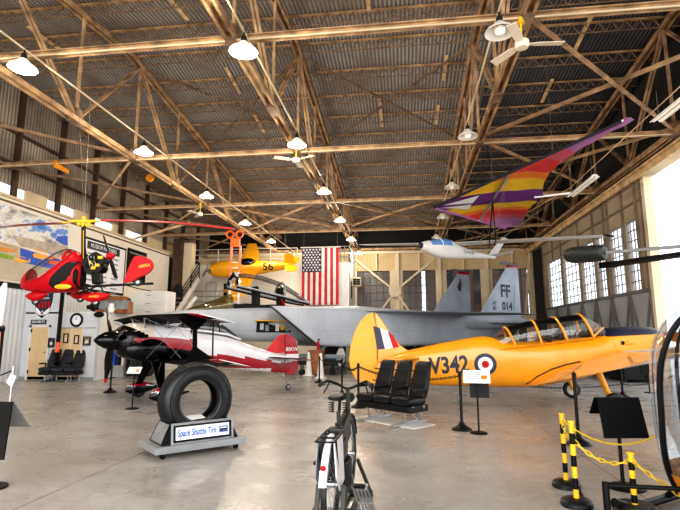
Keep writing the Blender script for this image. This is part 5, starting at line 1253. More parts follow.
def stanchion(x, y, h, lab, mt='satin_black', tilt=0):
    t = thing('stanchion_post', lab, 'stanchion', (x, y, 0), 0, 'black rope stanchions')
    b = MB(); b.lathe((0, 0, 0), (0, 0, 1), [(0, .17), (.012, .175), (.03, .165), (.05, .12), (.09, .06), (.14, .035)], 24); b.build('base', m[mt], t, smooth=40)
    b = MB(); b.cyl((0, 0, .1), (0, 0, h - .02), .026, 14); b.lathe((0, 0, h - .05), (0, 0, 1), [(0, .034), (.03, .036), (.05, .02), (.06, .004)], 14); b.build('pole', m[mt], t, smooth=40)
    b = MB(); b.torus((0, 0, h - .07), (0, 0, 1), .034, .008, 16, 6); b.build('chain_ring', m['chain_black'], t)
    return V((x, y, h - .07))
s_main = stanchion(*at_z(462, 430, 0)[:2], .98, 'black stanchion post in front of the V342 lettering')
s_tail = stanchion(*at_z(358.5, 407.5, 0)[:2], .98, 'black stanchion post before the yellow rudder, left of the airline seats')
s_bike = stanchion(*at_z(342, 396, 0)[:2], .98, 'slim black stanchion seen just behind the bicycle handlebar')
s_right = stanchion(*at_z(579, 444.5, 0)[:2], 1.05, 'black stanchion post in front of the yellow trainer wing')
s_l1 = stanchion(*at_z(110, 392.5, 0)[:2], .75, 'short black stanchion post under the biplane spinner')
s_far = stanchion(5.69, 14.58, .9, 'black stanchion post behind the near wheel of the yellow trainer')
def chain(p, q, drop, mt, nm, lab, r=.014, grp=None):
    tag(chain_mb(p, q, drop, r).build(nm, m[mt]), lab, 'chain', grp)
chain(s_main, s_tail + V((0, 0, 0)), .16, 'chain_black', 'barrier_chain', 'black chain hanging across the trainer fuselage between two stanchions')
chain(s_tail, s_bike, .14, 'chain_black', 'barrier_chain', 'short black chain left of the yellow rudder')
chain((1.9, 14.0, .46), s_far - V((0, 0, .50)), .15, 'chain_black', 'barrier_chain', 'black chain sagging behind the trainer wheels')
chain(s_far - V((0, 0, .50)), (7.3, 15.3, .5), .1, 'chain_black', 'barrier_chain', 'black chain end right of the trainer wheels')
s_back = stanchion(-3.0, 17.5, .9, 'distant black stanchion post in front of the white cones under the jet')
tag(MB().tube(sag(s_bike, s_back, .12, 20), .011, 6).build('barrier_rope', m['black']), 'thin dark rope stretched low behind the biplane tail', 'rope')

# striped posts with rubber feet
def striped_post(x, y, h, lab, foot):
    t = thing('striped_post', lab, 'post', (x, y, 0), R(15), 'yellow and black barrier posts')
    n = 7; tilt = .0
    for k in range(n):
        z0, z1 = .05 + (h - .05) * k / n, .05 + (h - .05) * (k + 1) / n
        MB().cyl((0, 0, z0), (0, 0, z1), .026, 14).build('stripe_band', m['post_yellow'] if k % 2 == 0 else m['black'], t, smooth=40)
    b = MB(); b.cyl((0, 0, h - .005), (0, 0, h + .012), .033, 14); b.torus((.0, -.035, h - .06), (1, 0, 0), .02, .006, 12, 6); b.build('cap', m['post_yellow'], t)
    b = MB()
    if foot: b.lathe((0, 0, 0), (0, 0, 1), [(0, .145), (.045, .145), (.065, .12), (.075, .04)], 28)
    else: b.lathe((0, 0, .06), (0, 0, 1), [(-.06, .1), (-.06, .16), (0, .19), (.05, .16), (.05, .05)], 28)
    b.build('rubber_foot', m['rubber'], t, smooth=40)
    return V((x, y, h - .06))
p1 = striped_post(*at_z(566.5, 487, 0)[:2], .75, 'yellow and black striped post, rear left one of the cluster at the right', True)
p2 = striped_post(*at_z(577, 506, 0)[:2], .77, 'yellow and black striped post, middle one nearest the left striped one', True)
p3 = striped_post(*at_z(636, 517, 0)[:2], .54, 'yellow and black striped post cut by the bottom edge on the right', False)
chain(p1, p2 + V((0, 0, -.02)), .12, 'chain_yellow', 'plastic_chain', 'short yellow plastic chain loop between the two left striped posts', .011)
chain(p2 - V((0, 0, .1)), p3, .10, 'chain_yellow', 'plastic_chain', 'yellow plastic chain sagging from the middle striped post to the front one', .011)
chain(p3, (2.75, 4.55, .02), .05, 'chain_yellow', 'plastic_chain', 'yellow plastic chain dropping right from the front striped post to the floor', .011)
tag(MB().tube(sag(p1, at_z(655, 436, .55), .16, 20), .010, 6).build('barrier_rope', m['chain_yellow']), 'thin yellow cord passing behind the black tent sign', 'cord')
# black pipe frame in front of the helicopter
t = thing('pipe_rail', 'low black pipe rail on legs beside the front striped post', 'rail', (0, 0, 0))
pr = [at_z(603, 485, .36), at_z(690, 489.5, .36)]
MB().tube([pr[0], pr[1]], .018, 10).build('rail', m['black'], t, smooth=True)
for u in (0.03, .95):
    p = pr[0].lerp(pr[1], u); MB().cyl((p.x, p.y, 0), (p.x, p.y, .385), .028, 10).build('leg', m['black'], t, smooth=True)
b = MB(); b.tube(smooth_curve([at_z(575.5, 478, .01), at_z(578, 487, .012), at_z(583, 498, .012), at_z(592, 511, .012), at_z(610, 530, .012)], 5), .018, 6); tag(b.build('floor_hose', m['black']), 'black hose curving over the floor beside the striped posts', 'hose')

# black folded tent signs on stands
def tent_sign(base, w, h, z0, rz, lab, wing, thick=.02):
    t = thing('sign_stand', lab, 'sign', (base[0], base[1], 0), rz, 'black tent shaped sign stands')
    b = MB(); b.lathe((0, 0, 0), (0, 0, 1), [(0, .19), (.015, .19), (.03, .15), (.04, .03)], 26); b.build('base', m['satin_black'], t, smooth=40)
    b = MB(); b.cyl((0, .05, .03), (0, .05, z0 + h * .6), .02, 12); b.build('pole', m['satin_black'], t, smooth=True)
    b = MB(); b.prism([(-w / 2 + .02, -.05, z0), (w / 2 + .045, -.05, z0), (w / 2, 0, z0 + h), (-w / 2, 0, z0 + h)], (0, thick, .0)); b.build('front_panel', m['black'], t, bevel=.003)
    b = MB(); b.prism([(-w / 2 - .05, .10, z0 + h * .56), (w / 2 - .14, .10, z0 + h * .56), (w / 2 - .05, thick, z0 + h), (-w / 2 - .025, thick, z0 + h)], (0, .012, 0)); b.build('rear_panel', m['grey'] if wing else m['black'], t, bevel=.003)
sb = at_z(626, 488, 0)
tent_sign(sb, .46, .42, .515, R(8), 'black tent sign on a pole in front of the trainer wing, backing the camera', 0)
def left_sign():
    a, c, d_, e_ = at_y(-34, 401, 5.0), at_y(12, 402, 5.0), at_y(3, 460, 4.75), at_y(-40, 460, 4.75)
    t = thing('sign_stand', 'black tent sign with grey side cut off by the lower left edge', 'sign', ((a.x + c.x) / 2, 5.0, 0), 0, 'black tent shaped sign stands')
    o = V(((a.x + c.x) / 2, 5.0, 0))
    b = MB(); b.prism([a - o, c - o, d_ - o, e_ - o], (0, .02, 0)); b.build('front_panel', m['black'], t)
    r1, r2, r3 = at_y(13.5, 402, 5.0), at_y(29.5, 427, 5.32), at_y(9, 426, 5.28)
    b = MB(); b.prism([c - o + V((0, .02, 0)), r2 - o, V((a.x, 5.32, r2.z)) - o, a - o + V((0, .02, 0))], (0, .012, 0)); b.build('rear_panel', m['grey'], t)
    b = MB(); b.prism([c - o + V((0, .02, 0)), r2 - o, r3 - o], (.004, 0, 0)); b.build('side_panel', m['grey'], t)
    b = MB(); b.cyl((0, .12, .02), (0, .12, a.z - .05), .02, 10); b.lathe((0, .12, 0), (0, 0, 1), [(0, .18), (.02, .18), (.03, .03)], 20); b.build('pole', m['satin_black'], t, smooth=40)
left_sign()

# reading placards
def placard(px, py, h, w, rz, lab, dark=True):
    p = at_z(px, py, 0); t = thing('placard_stand', lab, 'sign', (p.x, p.y, 0), rz, 'sloping information placards')
    b = MB(); b.lathe((0, 0, 0), (0, 0, 1), [(0, .14), (.015, .14), (.025, .12), (.03, .02)], 24); b.build('base', m['satin_black'], t, smooth=40)
    MB().cyl((0, 0, .02), (0, 0, h), .016, 12).build('pole', m['satin_black'], t, smooth=True)
    b = MB(); ang = R(46); b.box((0, 0, h + .02), (w, w * .62, .015), (ang, 0, 0)); pl = b.build('board', m['sign_white'], t, bevel=.003)
    q = Euler((ang, 0, 0)).to_matrix(); xd = q @ V((1, 0, 0)); yd = q @ V((0, 1, 0)); c = V((0, 0, h + .02)) + q @ V((0, 0, .008))
    for k in range(4): vs, fs = poly_geo([(-w * .4, .08 - .045 * k), (w * .1 + w * .06 * (k % 2), .08 - .045 * k), (w * .1 + w * .06 * (k % 2), .09 - .045 * k), (-w * .4, .09 - .045 * k)]); flat('text_line', vs, fs, m['grey'], t, c, xd, yd, None, .003)
    vs, fs = poly_geo([(w * .16, -.06), (w * .38, -.06), (w * .38, .02), (w * .16, .02)]); flat('small_picture', vs, fs, m['yellow_dk'], t, c, xd, yd, None, .003)
    if dark: b = MB(); b.box((.04, .14, h - .18), (w * .72, .01, .32)); b.build('backing_panel', m['satin_black'], t)
placard(479, 433.5, .90, .44, R(-6), 'white information placard on a black pole beside the V342 trainer', True)
placard(132, 409, .82, .30, R(6), 'small white placard on a black pole under the biplane nose', False)
sg = at_z(650, 393, 0)
t = thing('notice_stand', 'black notice panel on a pole by the hangar doors behind the trainer wing', 'sign', (sg.x, sg.y, 0))
b = MB(); b.lathe((0, 0, 0), (0, 0, 1), [(0, .15), (.02, .15), (.03, .02)], 20); b.cyl((0, 0, .02), (0, 0, .6), .02, 10); b.build('pole', m['satin_black'], t); b = MB(); b.rng(-.2, .2, -.02, .02, .52, .86); b.build('panel', m['black'], t, bevel=.005)

# airline seats
def seat_row(name, loc, rz, lab, mt, n=3):
    t = thing(name, lab, 'seat', loc, rz, 'triple airline seat rows')
    W = .455
    for k in range(n):
        x = (k - (n - 1) / 2) * W
        b = MB(); b.body(interp([(0, .40, .46, .19, 4), (.02, .36, .50, .215, 4), (.25, .35, .51, .22, 4), (.46, .36, .50, .215, 4), (.50, .40, .46, .19, 4)], 2), 20)
        b.v = [V((x + p.y, -.30 + p.x, p.z)) for p in b.v]; b.build('seat_cushion', m[mt], t, smooth=45)
        b = MB(); rr = []
        for u, hw, th in ((0, .18, .03), (.03, .20, .055), (.3, .21, .065), (.6, .20, .055), (.75, .185, .05), (.9, .18, .06), (.98, .16, .05), (1, .13, .02)):
            z = .46 + .66 * u; y = .20 + .24 * u
            rr.append([V((x + hw * math.copysign(abs(math.cos(a)) ** .5, math.cos(a)), y + th * math.copysign(abs(math.sin(a)) ** .7, math.sin(a)), z)) for a in [2 * PI * j / 20 for j in range(20)]])
        b.loft(rr); bk = b.build('seat_back', m[mt], t, smooth=45)
        b = MB(); b.bar((x - .19, .215, .95), (x + .19, .215, .95), .012, .02); b.bar((x - .19, .15, .72), (x + .19, .15, .72), .012, .02); b.build('stitched_seam', m['dark'], bk)
    for k in range(n + 1):
        x = (k - n / 2) * W
        b = MB(); b.box((x, -.02, .63), (.055, .42, .05)); b.bar((x, .16, .5), (x, .2, .63), .04, .05); b.build('armrest', m['satin_black'], t, bevel=.015)
    b = MB()
    for y in (-.18, .12): b.bar((-.67, y, .33), (.67, y, .33), .05, .05)
    for x in (-.45, .45):
        b.tube([(x, -.2, .33), (x, -.16, .06), (x, .2, .06), (x, .16, .33)], .018, 8); b.tube([(x, -.2, .33), (x, .2, .06)], .014, 8); b.tube([(x, .2, .33), (x, .3, .06)], .014, 8)
    b.build('seat_legs', m['alu'], t, smooth=40)
    b = MB(); b.rng(-.67, .67, -.28, .26, .24, .36); b.build('under_frame', m['satin_black'], t, bevel=.02)
    for x in (-.45, .45): MB().rng(x - .025, x + .025, -.5, .45, .012, .05).build('floor_rail', m['alu'], t)
    return t
sc = (at_z(361, 416, 0) + at_z(435, 425, 0)) / 2
seat_row('airline_seats', (sc.x - .07, sc.y - .17, 0), R(-40), 'triple black leather airline seats in front of the yellow tail', 'leather')
b = MB(); b.box((0, 0, .006), (1.55, .62, .012)); o = b.build('floor_mat', m['offwhite']); o.location = (sc.x - .07, sc.y - .17, 0); o.rotation_euler = (0, 0, R(-40)); tag(o, 'pale flat base board under the airline seats before the yellow tail', 'board')
sb2 = at_z(62, 381, 0)
seat_row('airline_seats', (sb2.x + .05, sb2.y - .15, 0), R(8), 'dark blue triple airline seats standing before the white office', 'navy_cloth')

# bicycle on its stand
def bicycle():
    bx, ry, fy = -.60, 4.08, 5.14; zc = .46; rw = .345
    t = thing('bicycle', 'old dark green military bicycle with white rear mudguard seen from behind', 'bicycle', (bx, ry, 0), R(-1.5))
    fy -= ry
    for yy, nm in ((0, 'rear_wheel'), (fy, 'front_wheel')):
        b = MB(); b.torus((0, yy, zc), (1, 0, 0), rw - .02, .024, 40, 8); w = b.build(nm, m['rubber'], t, smooth=True)
        b = MB(); b.torus((0, yy, zc), (1, 0, 0), rw - .055, .014, 40, 6); b.build('rim', m['olive_dk'], w, smooth=True)
        b = MB(); b.cyl((-.05, yy, zc), (.05, yy, zc), .022, 10)
        for k in range(28):
            a = 2 * PI * k / 28; s = .035 if k % 2 else -.035
            b.bar((s, yy + .02 * math.cos(a), zc + .02 * math.sin(a)), (0, yy + (rw - .06) * math.cos(a + .15), zc + (rw - .06) * math.sin(a + .15)), .003)
        b.build('spokes', m['alu'], w)
    # mudguards
    def guard(yy, a0, a1, mt, nm, hw=.033):
        rr = []
        for k in range(17):
            a = a0 + (a1 - a0) * k / 16
            rr.append([V((hw * math.cos(u), yy + math.cos(a) * (rw + .015 + .02 * math.sin(u)), zc + math.sin(a) * (rw + .015 + .02 * math.sin(u)))) for u in [PI * j / 6 for j in range(7)]] + [V((hw * .9 * math.cos(u), yy + math.cos(a) * (rw + .008 + .02 * math.sin(u)), zc + math.sin(a) * (rw + .008 + .02 * math.sin(u)))) for u in [PI - PI * j / 6 for j in range(7)]])
        b = MB(); b.loft(rr); return b.build(nm, m[mt], t, smooth=45)
    guard(0, R(88), R(168), 'bi_white', 'rear_mudguard', .028); guard(fy, R(20), R(150), 'olive_dk', 'front_mudguard')
    a = R(150); p = V((0, math.cos(a) * (rw + .055), zc + math.sin(a) * (rw + .055)))
    b = MB(); b.lathe(p + V((0, .01, .0)), (0, -1, .3), [(0, .020), (.02, .018), (.03, .008)], 14); b.build('tail_light', m['red'], t, smooth=True)
    b = MB(); a2 = R(160); p2 = V((0, math.cos(a2) * (rw + .045), zc + math.sin(a2) * (rw + .045))); b.box(p2, (.048, .012, .11), (R(-18), 0, 0)); b.build('number_plate', m['alu'], t)
    # frame
    hd = V((0, fy - .10, .92)); st = V((0, .36, .86)); bbk = V((0, .44, .42)); ax = V((0, 0, zc)); fa = V((0, fy, zc))
    b = MB(); r = .017
    b.tube([hd + V((0, .03, -.10)), bbk], r, 8); b.tube([hd, st], r, 8); b.tube([bbk, st + V((0, -.02, .1))], r, 8)
    for s in (-1, 1): b.tube([ax + V((s * .06, 0, 0)), bbk + V((s * .03, 0, 0))], .011, 8); b.tube([ax + V((s * .06, 0, 0)), st + V((s * .02, 0, 0))], .010, 8)
    b.build('frame', m['olive'], t, smooth=True)
    b = MB(); b.tube([hd + V((0, -.04, .16)), hd, hd + V((0, .03, -.14))], .02, 8)
    for s in (-1, 1): b.tube([hd + V((s * .03, .03, -.15)), hd + V((s * .055, .06, -.25)), fa + V((s * .055, 0, 0))], .012, 8)
    b.build('fork', m['olive'], t, smooth=True)
    b = MB(); b.box((0.01, .60, .74), (.07, .52, .24), (R(8), 0, 0)); b.build('frame_tank', m['olive'], t, bevel=.03)
    b = MB(); b.box((0.0, .30, .66), (.14, .2, .16)); b.box((.0, .24, .80), (.13, .12, .10)); b.build('tool_box', m['olive_dk'], t, bevel=.02)
    b = MB(); b.box((0, .45, .45), (.18, .24, .22)); b.cyl((-.1, .45, .42), (.1, .45, .42), .09, 14); b.build('engine_block', m['satin_black'], t, bevel=.03)
    b = MB(); b.body(interp([(.12, .965, 1.0, .02, 2), (.05, .95, 1.0, .05, 2), (-.1, .94, 1.01, .11, 2.2), (-.2, .945, 1.0, .10, 2.2), (-.24, .96, .99, .05, 2)], 2), 16); b.v = [V((p.y * .72 - .01, .46 + p.x + .03, (p.z - .97) * .7 + 1.07)) for p in b.v]; b.build('saddle', m['black'], t, smooth=True)
    b = MB()
    b.tube([st, st + V((0, .08, .2))], .014, 8); b.build('seat_post', m['satin_black'], t)
    for s in (-1, 1):
        MB().tube([(s * .06 + .022 * math.cos(a), (.34 + .022 * math.sin(a)), .95 + .09 * a / (10 * PI)) for a in [k * PI / 5 for k in range(51)]], .005, 5).build('saddle_spring', m['satin_black'], t, smooth=True)
    # handlebar
    hb = hd + V((0, -.02, .19)); b = MB()
    b.tube(smooth_curve([hb + V((-.235, -.17, .03)), hb + V((-.19, -.06, .055)), hb + V((-.11, .02, .02)), hb + V((0, 0, -.02)), hb + V((.11, .02, .02)), hb + V((.19, -.06, .055)), hb + V((.235, -.17, .03))], 5), .013, 8); h = b.build('handlebar', m['black'], t, smooth=True)
    for s in (-1, 1):
        MB().cyl(hb + V((s * .243, -.20, .026)), hb + V((s * .22, -.12, .042)), .019, 10).build('grip', m['rubber'], t, smooth=True)
        b = MB(); b.tube([hb + V((s * .18, -.03, .045)), hb + V((s * .19, -.09, .0)), hb + V((s * .215, -.15, -.05))], .007, 6); b.build('brake_lever', m['satin_black'], t, smooth=True)
    b = MB(); b.cyl(hb + V((0, .1, -.12)), hb + V((0, .2, -.12)), .045, 16); b.build('headlamp', m['satin_black'], t, smooth=True)
    # carrier and side skirts
    b = MB()
    for s in (-1, 1): b.tube([(s * .07, -.28, .83), (s * .07, .2, .83)], .008, 6); b.tube([(s * .07, -.2, .83), (s * .065, 0, zc)], .007, 6)
    for y in (-.28, -.12, .04, .2): b.tube([(-.07, y, .83), (.07, y, .83)], .007, 6)
    b.build('luggage_rack', m['black'], t)
    b = MB(); b.prism([(.052, -.22, .83), (.052, .18, .83), (.066, .20, .45), (.066, -.02, .42), (.066, -.20, .56)], (.010, 0, 0)); b.build('side_skirt', m['bi_white'], t, bevel=.004)
    b = MB(); b.prism([(-.072, -.22, .83), (-.072, .18, .83), (-.09, .20, .45), (-.09, -.02, .42), (-.09, -.20, .56)], (.010, 0, 0)); b.build('side_skirt', m['grey'], t, bevel=.004)
    # pedals
    b = MB(); b.cyl((-.1, .44, .42), (.1, .44, .42), .014, 8); b.bar((.1, .44, .42), (.1, .56, .30), .02, .02); b.bar((-.1, .44, .42), (-.1, .32, .54), .02, .02); b.lathe((.07, .44, .42), (1, 0, 0), [(0, .09), (.008, .09)], 24); b.build('crank', m['alu'], t)
    for p in ((.155, .56, .30), (-.155, .32, .54)): MB().box(p, (.1, .08, .025)).build('pedal', m['black'], t, bevel=.006)
    # stand: floor frame with sloping struts
    sd = MB()
    sd.rng(-.30, .12, .66, .78, 0, .045); sd.rng(-.06, -.02, -.3, 1.3, 0, .04); sd.rng(.04, .08, -.3, 1.3, 0, .04)
    sd.bar((.10, -.2, .03), (.10, .0, .46), .035); sd.bar((-.10, -.2, .03), (-.10, .0, .46), .035)
    sd.rng(-.05, .20, 1.26, 1.34, 0, .05); sd.bar((.18, 1.3, .04), (.07, 1.10, .40), .028); sd.rng(-.16, .02, 1.26, 1.34, 0, .05); sd.bar((-.15, 1.3, .04), (-.06, 1.10, .40), .022)
    sd.bar((.07, .0, .03), (.07, .30, .36), .04)
    o = thing('bicycle_stand', 'dark green steel floor stand holding up the old bicycle', 'stand', (bx, ry, 0), R(-1.5)); sd.build('floor_frame', m['olive'], o, bevel=.004)
    b = MB()
    d0 = V((.15, .0, 0))
    for k in range(5): o_ = V((.028 * k, .0 + .02 * k, 0)); b.bar(V((.20, .52, .015)) + o_, V((.07, .74, .24)) + o_, .018, .008)
    b.bar((.19, .52, .015), (.33, .60, .015), .02); b.bar((.06, .74, .24), (.20, .82, .24), .02); b.bar((.13, .63, .125), (.26, .71, .125), .012); b.build('foot_grate', m['alu'], o)
bicycle()
# ================================================================== LEFT SIDE: OFFICE, MURAL, LOFT
OY = 17.35                                           # office front
fa = lambda px, py: at_y(px, py, OY)
xl, xr = MX, fa(96, 340).x
ztop_l = fa(45, 286).z; ztop_o = fa(80, 313.5).z
b = MB(); xm = fa(62.5, 300).x
b.rng(xl, xm, OY, OY + .18, 0, ztop_l); b.rng(xm, xr, OY, OY + .18, 0, ztop_o); struct('wall_office', b, m['office'])
b = MB(); b.rng(xr - .15, xr, OY + .18, 24.2, 0, ztop_o); struct('wall_office_side', b, m['white'])
b = MB(); b.rng(xl, xr, OY, 24.2, ztop_o, ztop_o + .06); struct('ceiling_office', b, m['offwhite'])
b = MB(); b.rng(xm, xr - .02, OY - .02, OY, fa(80, 327.5).z - .03, fa(80, 327.5).z); b.rng(xl, xr, OY - .03, OY, 0, .12); struct('baseboard_office', b, m['grey'])
# door with frame
d0, d1, dz = fa(30.5, 350).x, fa(47.5, 350).x, fa(40, 327.3).z
b = MB(); b.rng(d0, d1, OY - .03, OY, .02, dz); dr = struct('door_1', b, m['tan_door'])
b = MB(); b.rng(d0 - .1, d0, OY - .05, OY, 0, dz + .08); b.rng(d1, d1 + .06, OY - .05, OY, 0, dz + .08); b.rng(d0 - .1, d1 + .06, OY - .05, OY, dz, dz + .08); b.build('door_frame', m['offwhite'], dr)
b = MB()
for z in (.3, 1.1, 1.8): b.rng(d0 - .02, d0 + .02, OY - .06, OY - .03, z - .06, z + .06)
b.build('hinge', m['dark'], dr)
MB().ell((d1 - .08, OY - .06, 1.0), (.03, .03, .03), 10).build('door_knob', m['chrome'], dr)
# tan double door with pictures on it
e0, e1, ez = fa(60.5, 350).x, fa(81.5, 350).x, fa(70, 328.6).z
b = MB(); mid = (e0 + e1) / 2; b.rng(e0, mid - .02, OY - .03, OY, .02, ez); b.rng(mid + .02, e1, OY - .03, OY, .02, ez); dr2 = struct('door_2', b, m['tan_door'])
b = MB(); b.rng(e0 - .05, e0, OY - .05, OY, 0, ez + .05); b.rng(e1, e1 + .05, OY - .05, OY, 0, ez + .05); b.rng(mid - .02, mid + .02, OY - .05, OY, 0, ez); b.build('door_frame', m['offwhite'], dr2)
def picture(px0, px1, py0, py1, lab, inner):
    a, c = fa(px0, py1), fa(px1, py0); t = thing('framed_picture', lab, 'picture', ((a.x + c.x) / 2, OY - .03, (a.z + c.z) / 2)); w, h = (c.x - a.x) / 2, (c.z - a.z) / 2; f = .035
    b = MB(); b.rng(-w, w, -.03, 0, h - f, h); b.rng(-w, w, -.03, 0, -h, -h + f); b.rng(-w, -w + f, -.03, 0, -h, h); b.rng(w - f, w, -.03, 0, -h, h); b.build('frame', m['black'], t)
    b = MB(); b.rng(-w, w, -.015, -.002, -h, h); b.build('print', inner, t)
    b = MB(); b.ell((0, -.017, -h * .15), (w * .45, .004, h * .4), 12); b.build('print_subject', m['office'], t)
picture(48.5, 55.5, 338, 347.5, 'dark framed picture between the office door and the black pole', M('print_dark', rgb(70, 66, 66), .5, 0, .5, 9))
picture(83.5, 91.5, 336.5, 345.5, 'black framed brown picture right of the tan double door', M('print_brown', rgb(150, 128, 104), .5, 0, .5, 9))
picture(63.8, 69.5, 333.5, 343, 'thin black framed sketch on the left leaf of the tan double door', m['tan_door'])
picture(74.5, 80, 335, 344, 'small framed sketch on the right leaf of the tan double door', m['tan_door'])
# EXHIBITS sign
a, c = fa(31.2, 324.3), fa(47, 319.8); t = thing('room_sign', 'dark blue sign lettered EXHIBITS above the tan door', 'sign', ((a.x + c.x) / 2, OY - .02, (a.z + c.z) / 2))
w, h = (c.x - a.x) / 2, (c.z - a.z) / 2
MB().rng(-w, w, -.02, 0, -h, h).build('panel', m['navy'], t); letters('EXHIBITS', .135, m['sign_white'], t, (0, -.02, 0), (1, 0, 0), (0, 0, 1), None, .004, .006)
# shield emblem
c = fa(44, 304); t = thing('shield_emblem', 'blue shield emblem with white wings, star and red stripes above the sign', 'emblem', (c.x, OY - .01, c.z)); k = abs(fa(54, 304).x - fa(34, 304).x) / 20
P = lambda pts: [((x - 44) * k, (304 - y) * k) for x, y in pts]
def em(nm, pts, mt, of):
    vs, fs = poly_geo(pts); return flat(nm, vs, fs, m[mt], t, (0, 0, 0), (1, 0, 0), (0, 0, 1), None, of)
em('shield_edge', P([(35, 288), (54, 289), (53.4, 302), (51.5, 310), (48, 314.5), (43.5, 318), (39, 315), (36, 311), (34.4, 303)]), 'sign_white', .01)
em('shield', P([(35.6, 288.6), (53.4, 289.6), (52.8, 302), (51, 309.5), (47.5, 314), (43.5, 317.2), (39.4, 314.4), (36.6, 310.5), (35, 303)]), 'navy', .014)
for i in range(4):
    x0, x1 = 37.3 + 3.7 * i, 39.8 + 3.0 * i; em('red_stripe', P([(x0, 301.6), (x0 + 2.3, 301.6), (x1 + 1.5, 307.5), (x1, 307.5)]), 'red', .018)
em('wing', P([(36.6, 306.5), (38.5, 308), (41.5, 311), (42, 314.5), (39, 313), (37, 310.5)]), 'sign_white', .018)
em('wing', P([(51, 307), (49, 308.4), (45.5, 311), (45, 314.5), (48, 313), (50.4, 310.5)]), 'sign_white', .018)
em('star', [(x + (43.4 - 44) * k, y + (304 - 312.3) * k) for x, y in star(3.0 * k)], 'sign_white', .021)
vs, fs = disc_geo(0, 1.1 * k, 14); flat('star_centre', vs, fs, m['red'], t, ((43.4 - 44) * k, 0, (304 - 312.3) * k), (1, 0, 0), (0, 0, 1), None, .024)
letters('AIR', 2.6 * k * 1.3, m['sign_white'], t, (1.6 * k, 0, (304 - 295) * k), (1, 0, 0), (0, 0, 1), None, .018, .01); letters('MUSEUM', 2.0 * k * 1.3, m['sign_white'], t, (.2 * k, 0, (304 - 298.8) * k), (1, 0, 0), (0, 0, 1), None, .018, .01)
# clock
c = fa(77, 320); t = thing('wall_clock', 'round black rimmed wall clock on the white office front', 'clock', (c.x, OY, c.z)); r = 6 * k
b = MB(); b.torus((0, -.03, 0), (0, 1, 0), r * .9, .04, 32, 8); b.build('rim', m['black'], t, smooth=True); b = MB(); b.cyl((0, 0, 0), (0, -.03, 0), r * .88, 28); b.build('dial', m['sign_white'], t)
b = MB()
for j in range(12): a = 2 * PI * j / 12; b.bar((math.sin(a) * r * .66, -.033, math.cos(a) * r * .66), (math.sin(a) * r * .78, -.033, math.cos(a) * r * .78), .012, .006)
b.build('hour_marks', m['black'], t)
b = MB(); b.bar((0, -.036, 0), (-r * .3, -.036, r * .35), .014, .006); b.build('hour_hand', m['black'], t); b = MB(); b.bar((0, -.036, 0), (r * .05, -.036, r * .62), .01, .006); b.build('minute_hand', m['black'], t)
# black pole with orange wrap
p = fa(59.5, 352); b = MB(); t = thing('black_pole', 'black pole with an orange foot wrap in front of the office', 'pole', (p.x, OY - .35, 0)); y = -.0
q0, q1 = at_y(57.2, 350, OY - .35), at_y(63, 290, OY - .35); b.bar((q0.x - p.x, 0, .55), (q1.x - p.x, 0, q1.z + .2), .10, .10); b.build('pole_shaft', m['black'], t)
b = MB(); b.cyl((q0.x - p.x - .01, 0, 0), (q0.x - p.x, 0, .56), .03, 10); b.build('pole_base', m['black'], t); b = MB(); b.cyl((q0.x - p.x - .01, 0, 1.02), (q0.x - p.x + .02, 0, 1.38), .075, 14, .07); b.build('orange_wrap', m['orange'], t, smooth=True)
# clutter on top of the office
zt = ztop_o + .07
p = fa(86, 309); t = thing('aero_engine', 'grey old engine block stored on the office roof', 'engine', (p.x, 18.6, zt), R(4))
b = MB(); b.rng(-.15, .85, -.3, .3, .12, .52); b.build('crankcase', m['grey'], t, bevel=.04)
b = MB()
for i in range(4): b.cyl((.0 + .2 * i, 0, .5), (.0 + .2 * i, 0, .66), .085, 12)
b.build('cylinder_heads', m['satin_black'], t); b = MB(); b.ell((-.38, -.05, .24), (.28, .2, .2), 12); b.cyl((-.75, 0, .24), (-.3, 0, .24), .09, 12); b.build('gearbox', m['satin_black'], t, smooth=True)
b = MB(); b.rng(-.3, .8, -.25, .25, 0, .12); b.build('cradle', m['wood'], t); b = MB(); b.ell((.35, -.32, .12), (.22, .1, .12), 12); b.build('oil_sump', m['bi_cream'], t, smooth=True)
p = fa(117, 311); t = thing('aero_engine', 'black small engine with carburettor stored further along the office roof', 'engine', (at_y(117, 311, 19.2).x, 19.2, zt))
b = MB(); b.rng(-.35, .4, -.22, .22, .06, .38); b.build('crankcase', m['satin_black'], t, bevel=.05); b = MB(); b.ell((.1, 0, .5), (.22, .18, .14), 12); b.build('carburettor', m['black'], t, smooth=True); b = MB(); b.cyl((.4, 0, .2), (.62, 0, .2), .15, 14); b.build('flywheel', m['grey'], t)
p = at_y(111, 312, 18.2); t = thing('paint_tin', 'small white tin on the office roof edge', 'tin', (p.x, 18.2, zt)); MB().cyl((0, 0, 0), (0, 0, .34), .11, 18).build('tin_body', m['white'], t, smooth=40); MB().cyl((0, 0, .34), (0, 0, .36), .112, 18).build('lid', m['alu'], t)
p = at_y(100, 316, OY - .05); t = thing('floodlight', 'black floodlight on the corner of the white office', 'lamp', (p.x, OY, p.z + .05)); b = MB(); b.ell((0, -.12, 0), (.2, .14, .11), 14); b.build('housing', m['black'], t, smooth=True); b = MB(); b.bar((-.08, 0, -.05), (-.05, .0, .02), .05); b.rng(-.12, .0, -.04, .02, -.06, .02); b.build('bracket', m['grey'], t)
for px, py, yy, s, lab in ((122, 326, 17.2, .5, 'tilted brown cardboard box beyond the biplane propeller'), ):
    p = at_y(px, py - 4, 19.0); t = thing('cardboard_box', lab, 'box', (p.x, 19.0, zt), R(20)); MB().box((0, 0, .24), (.66, .6, .48)).build('carton', m['box_wood'], t, bevel=.01); MB().box((0, 0, .482), (.66, .1, .006)).build('tape', m['tan_door'], t)
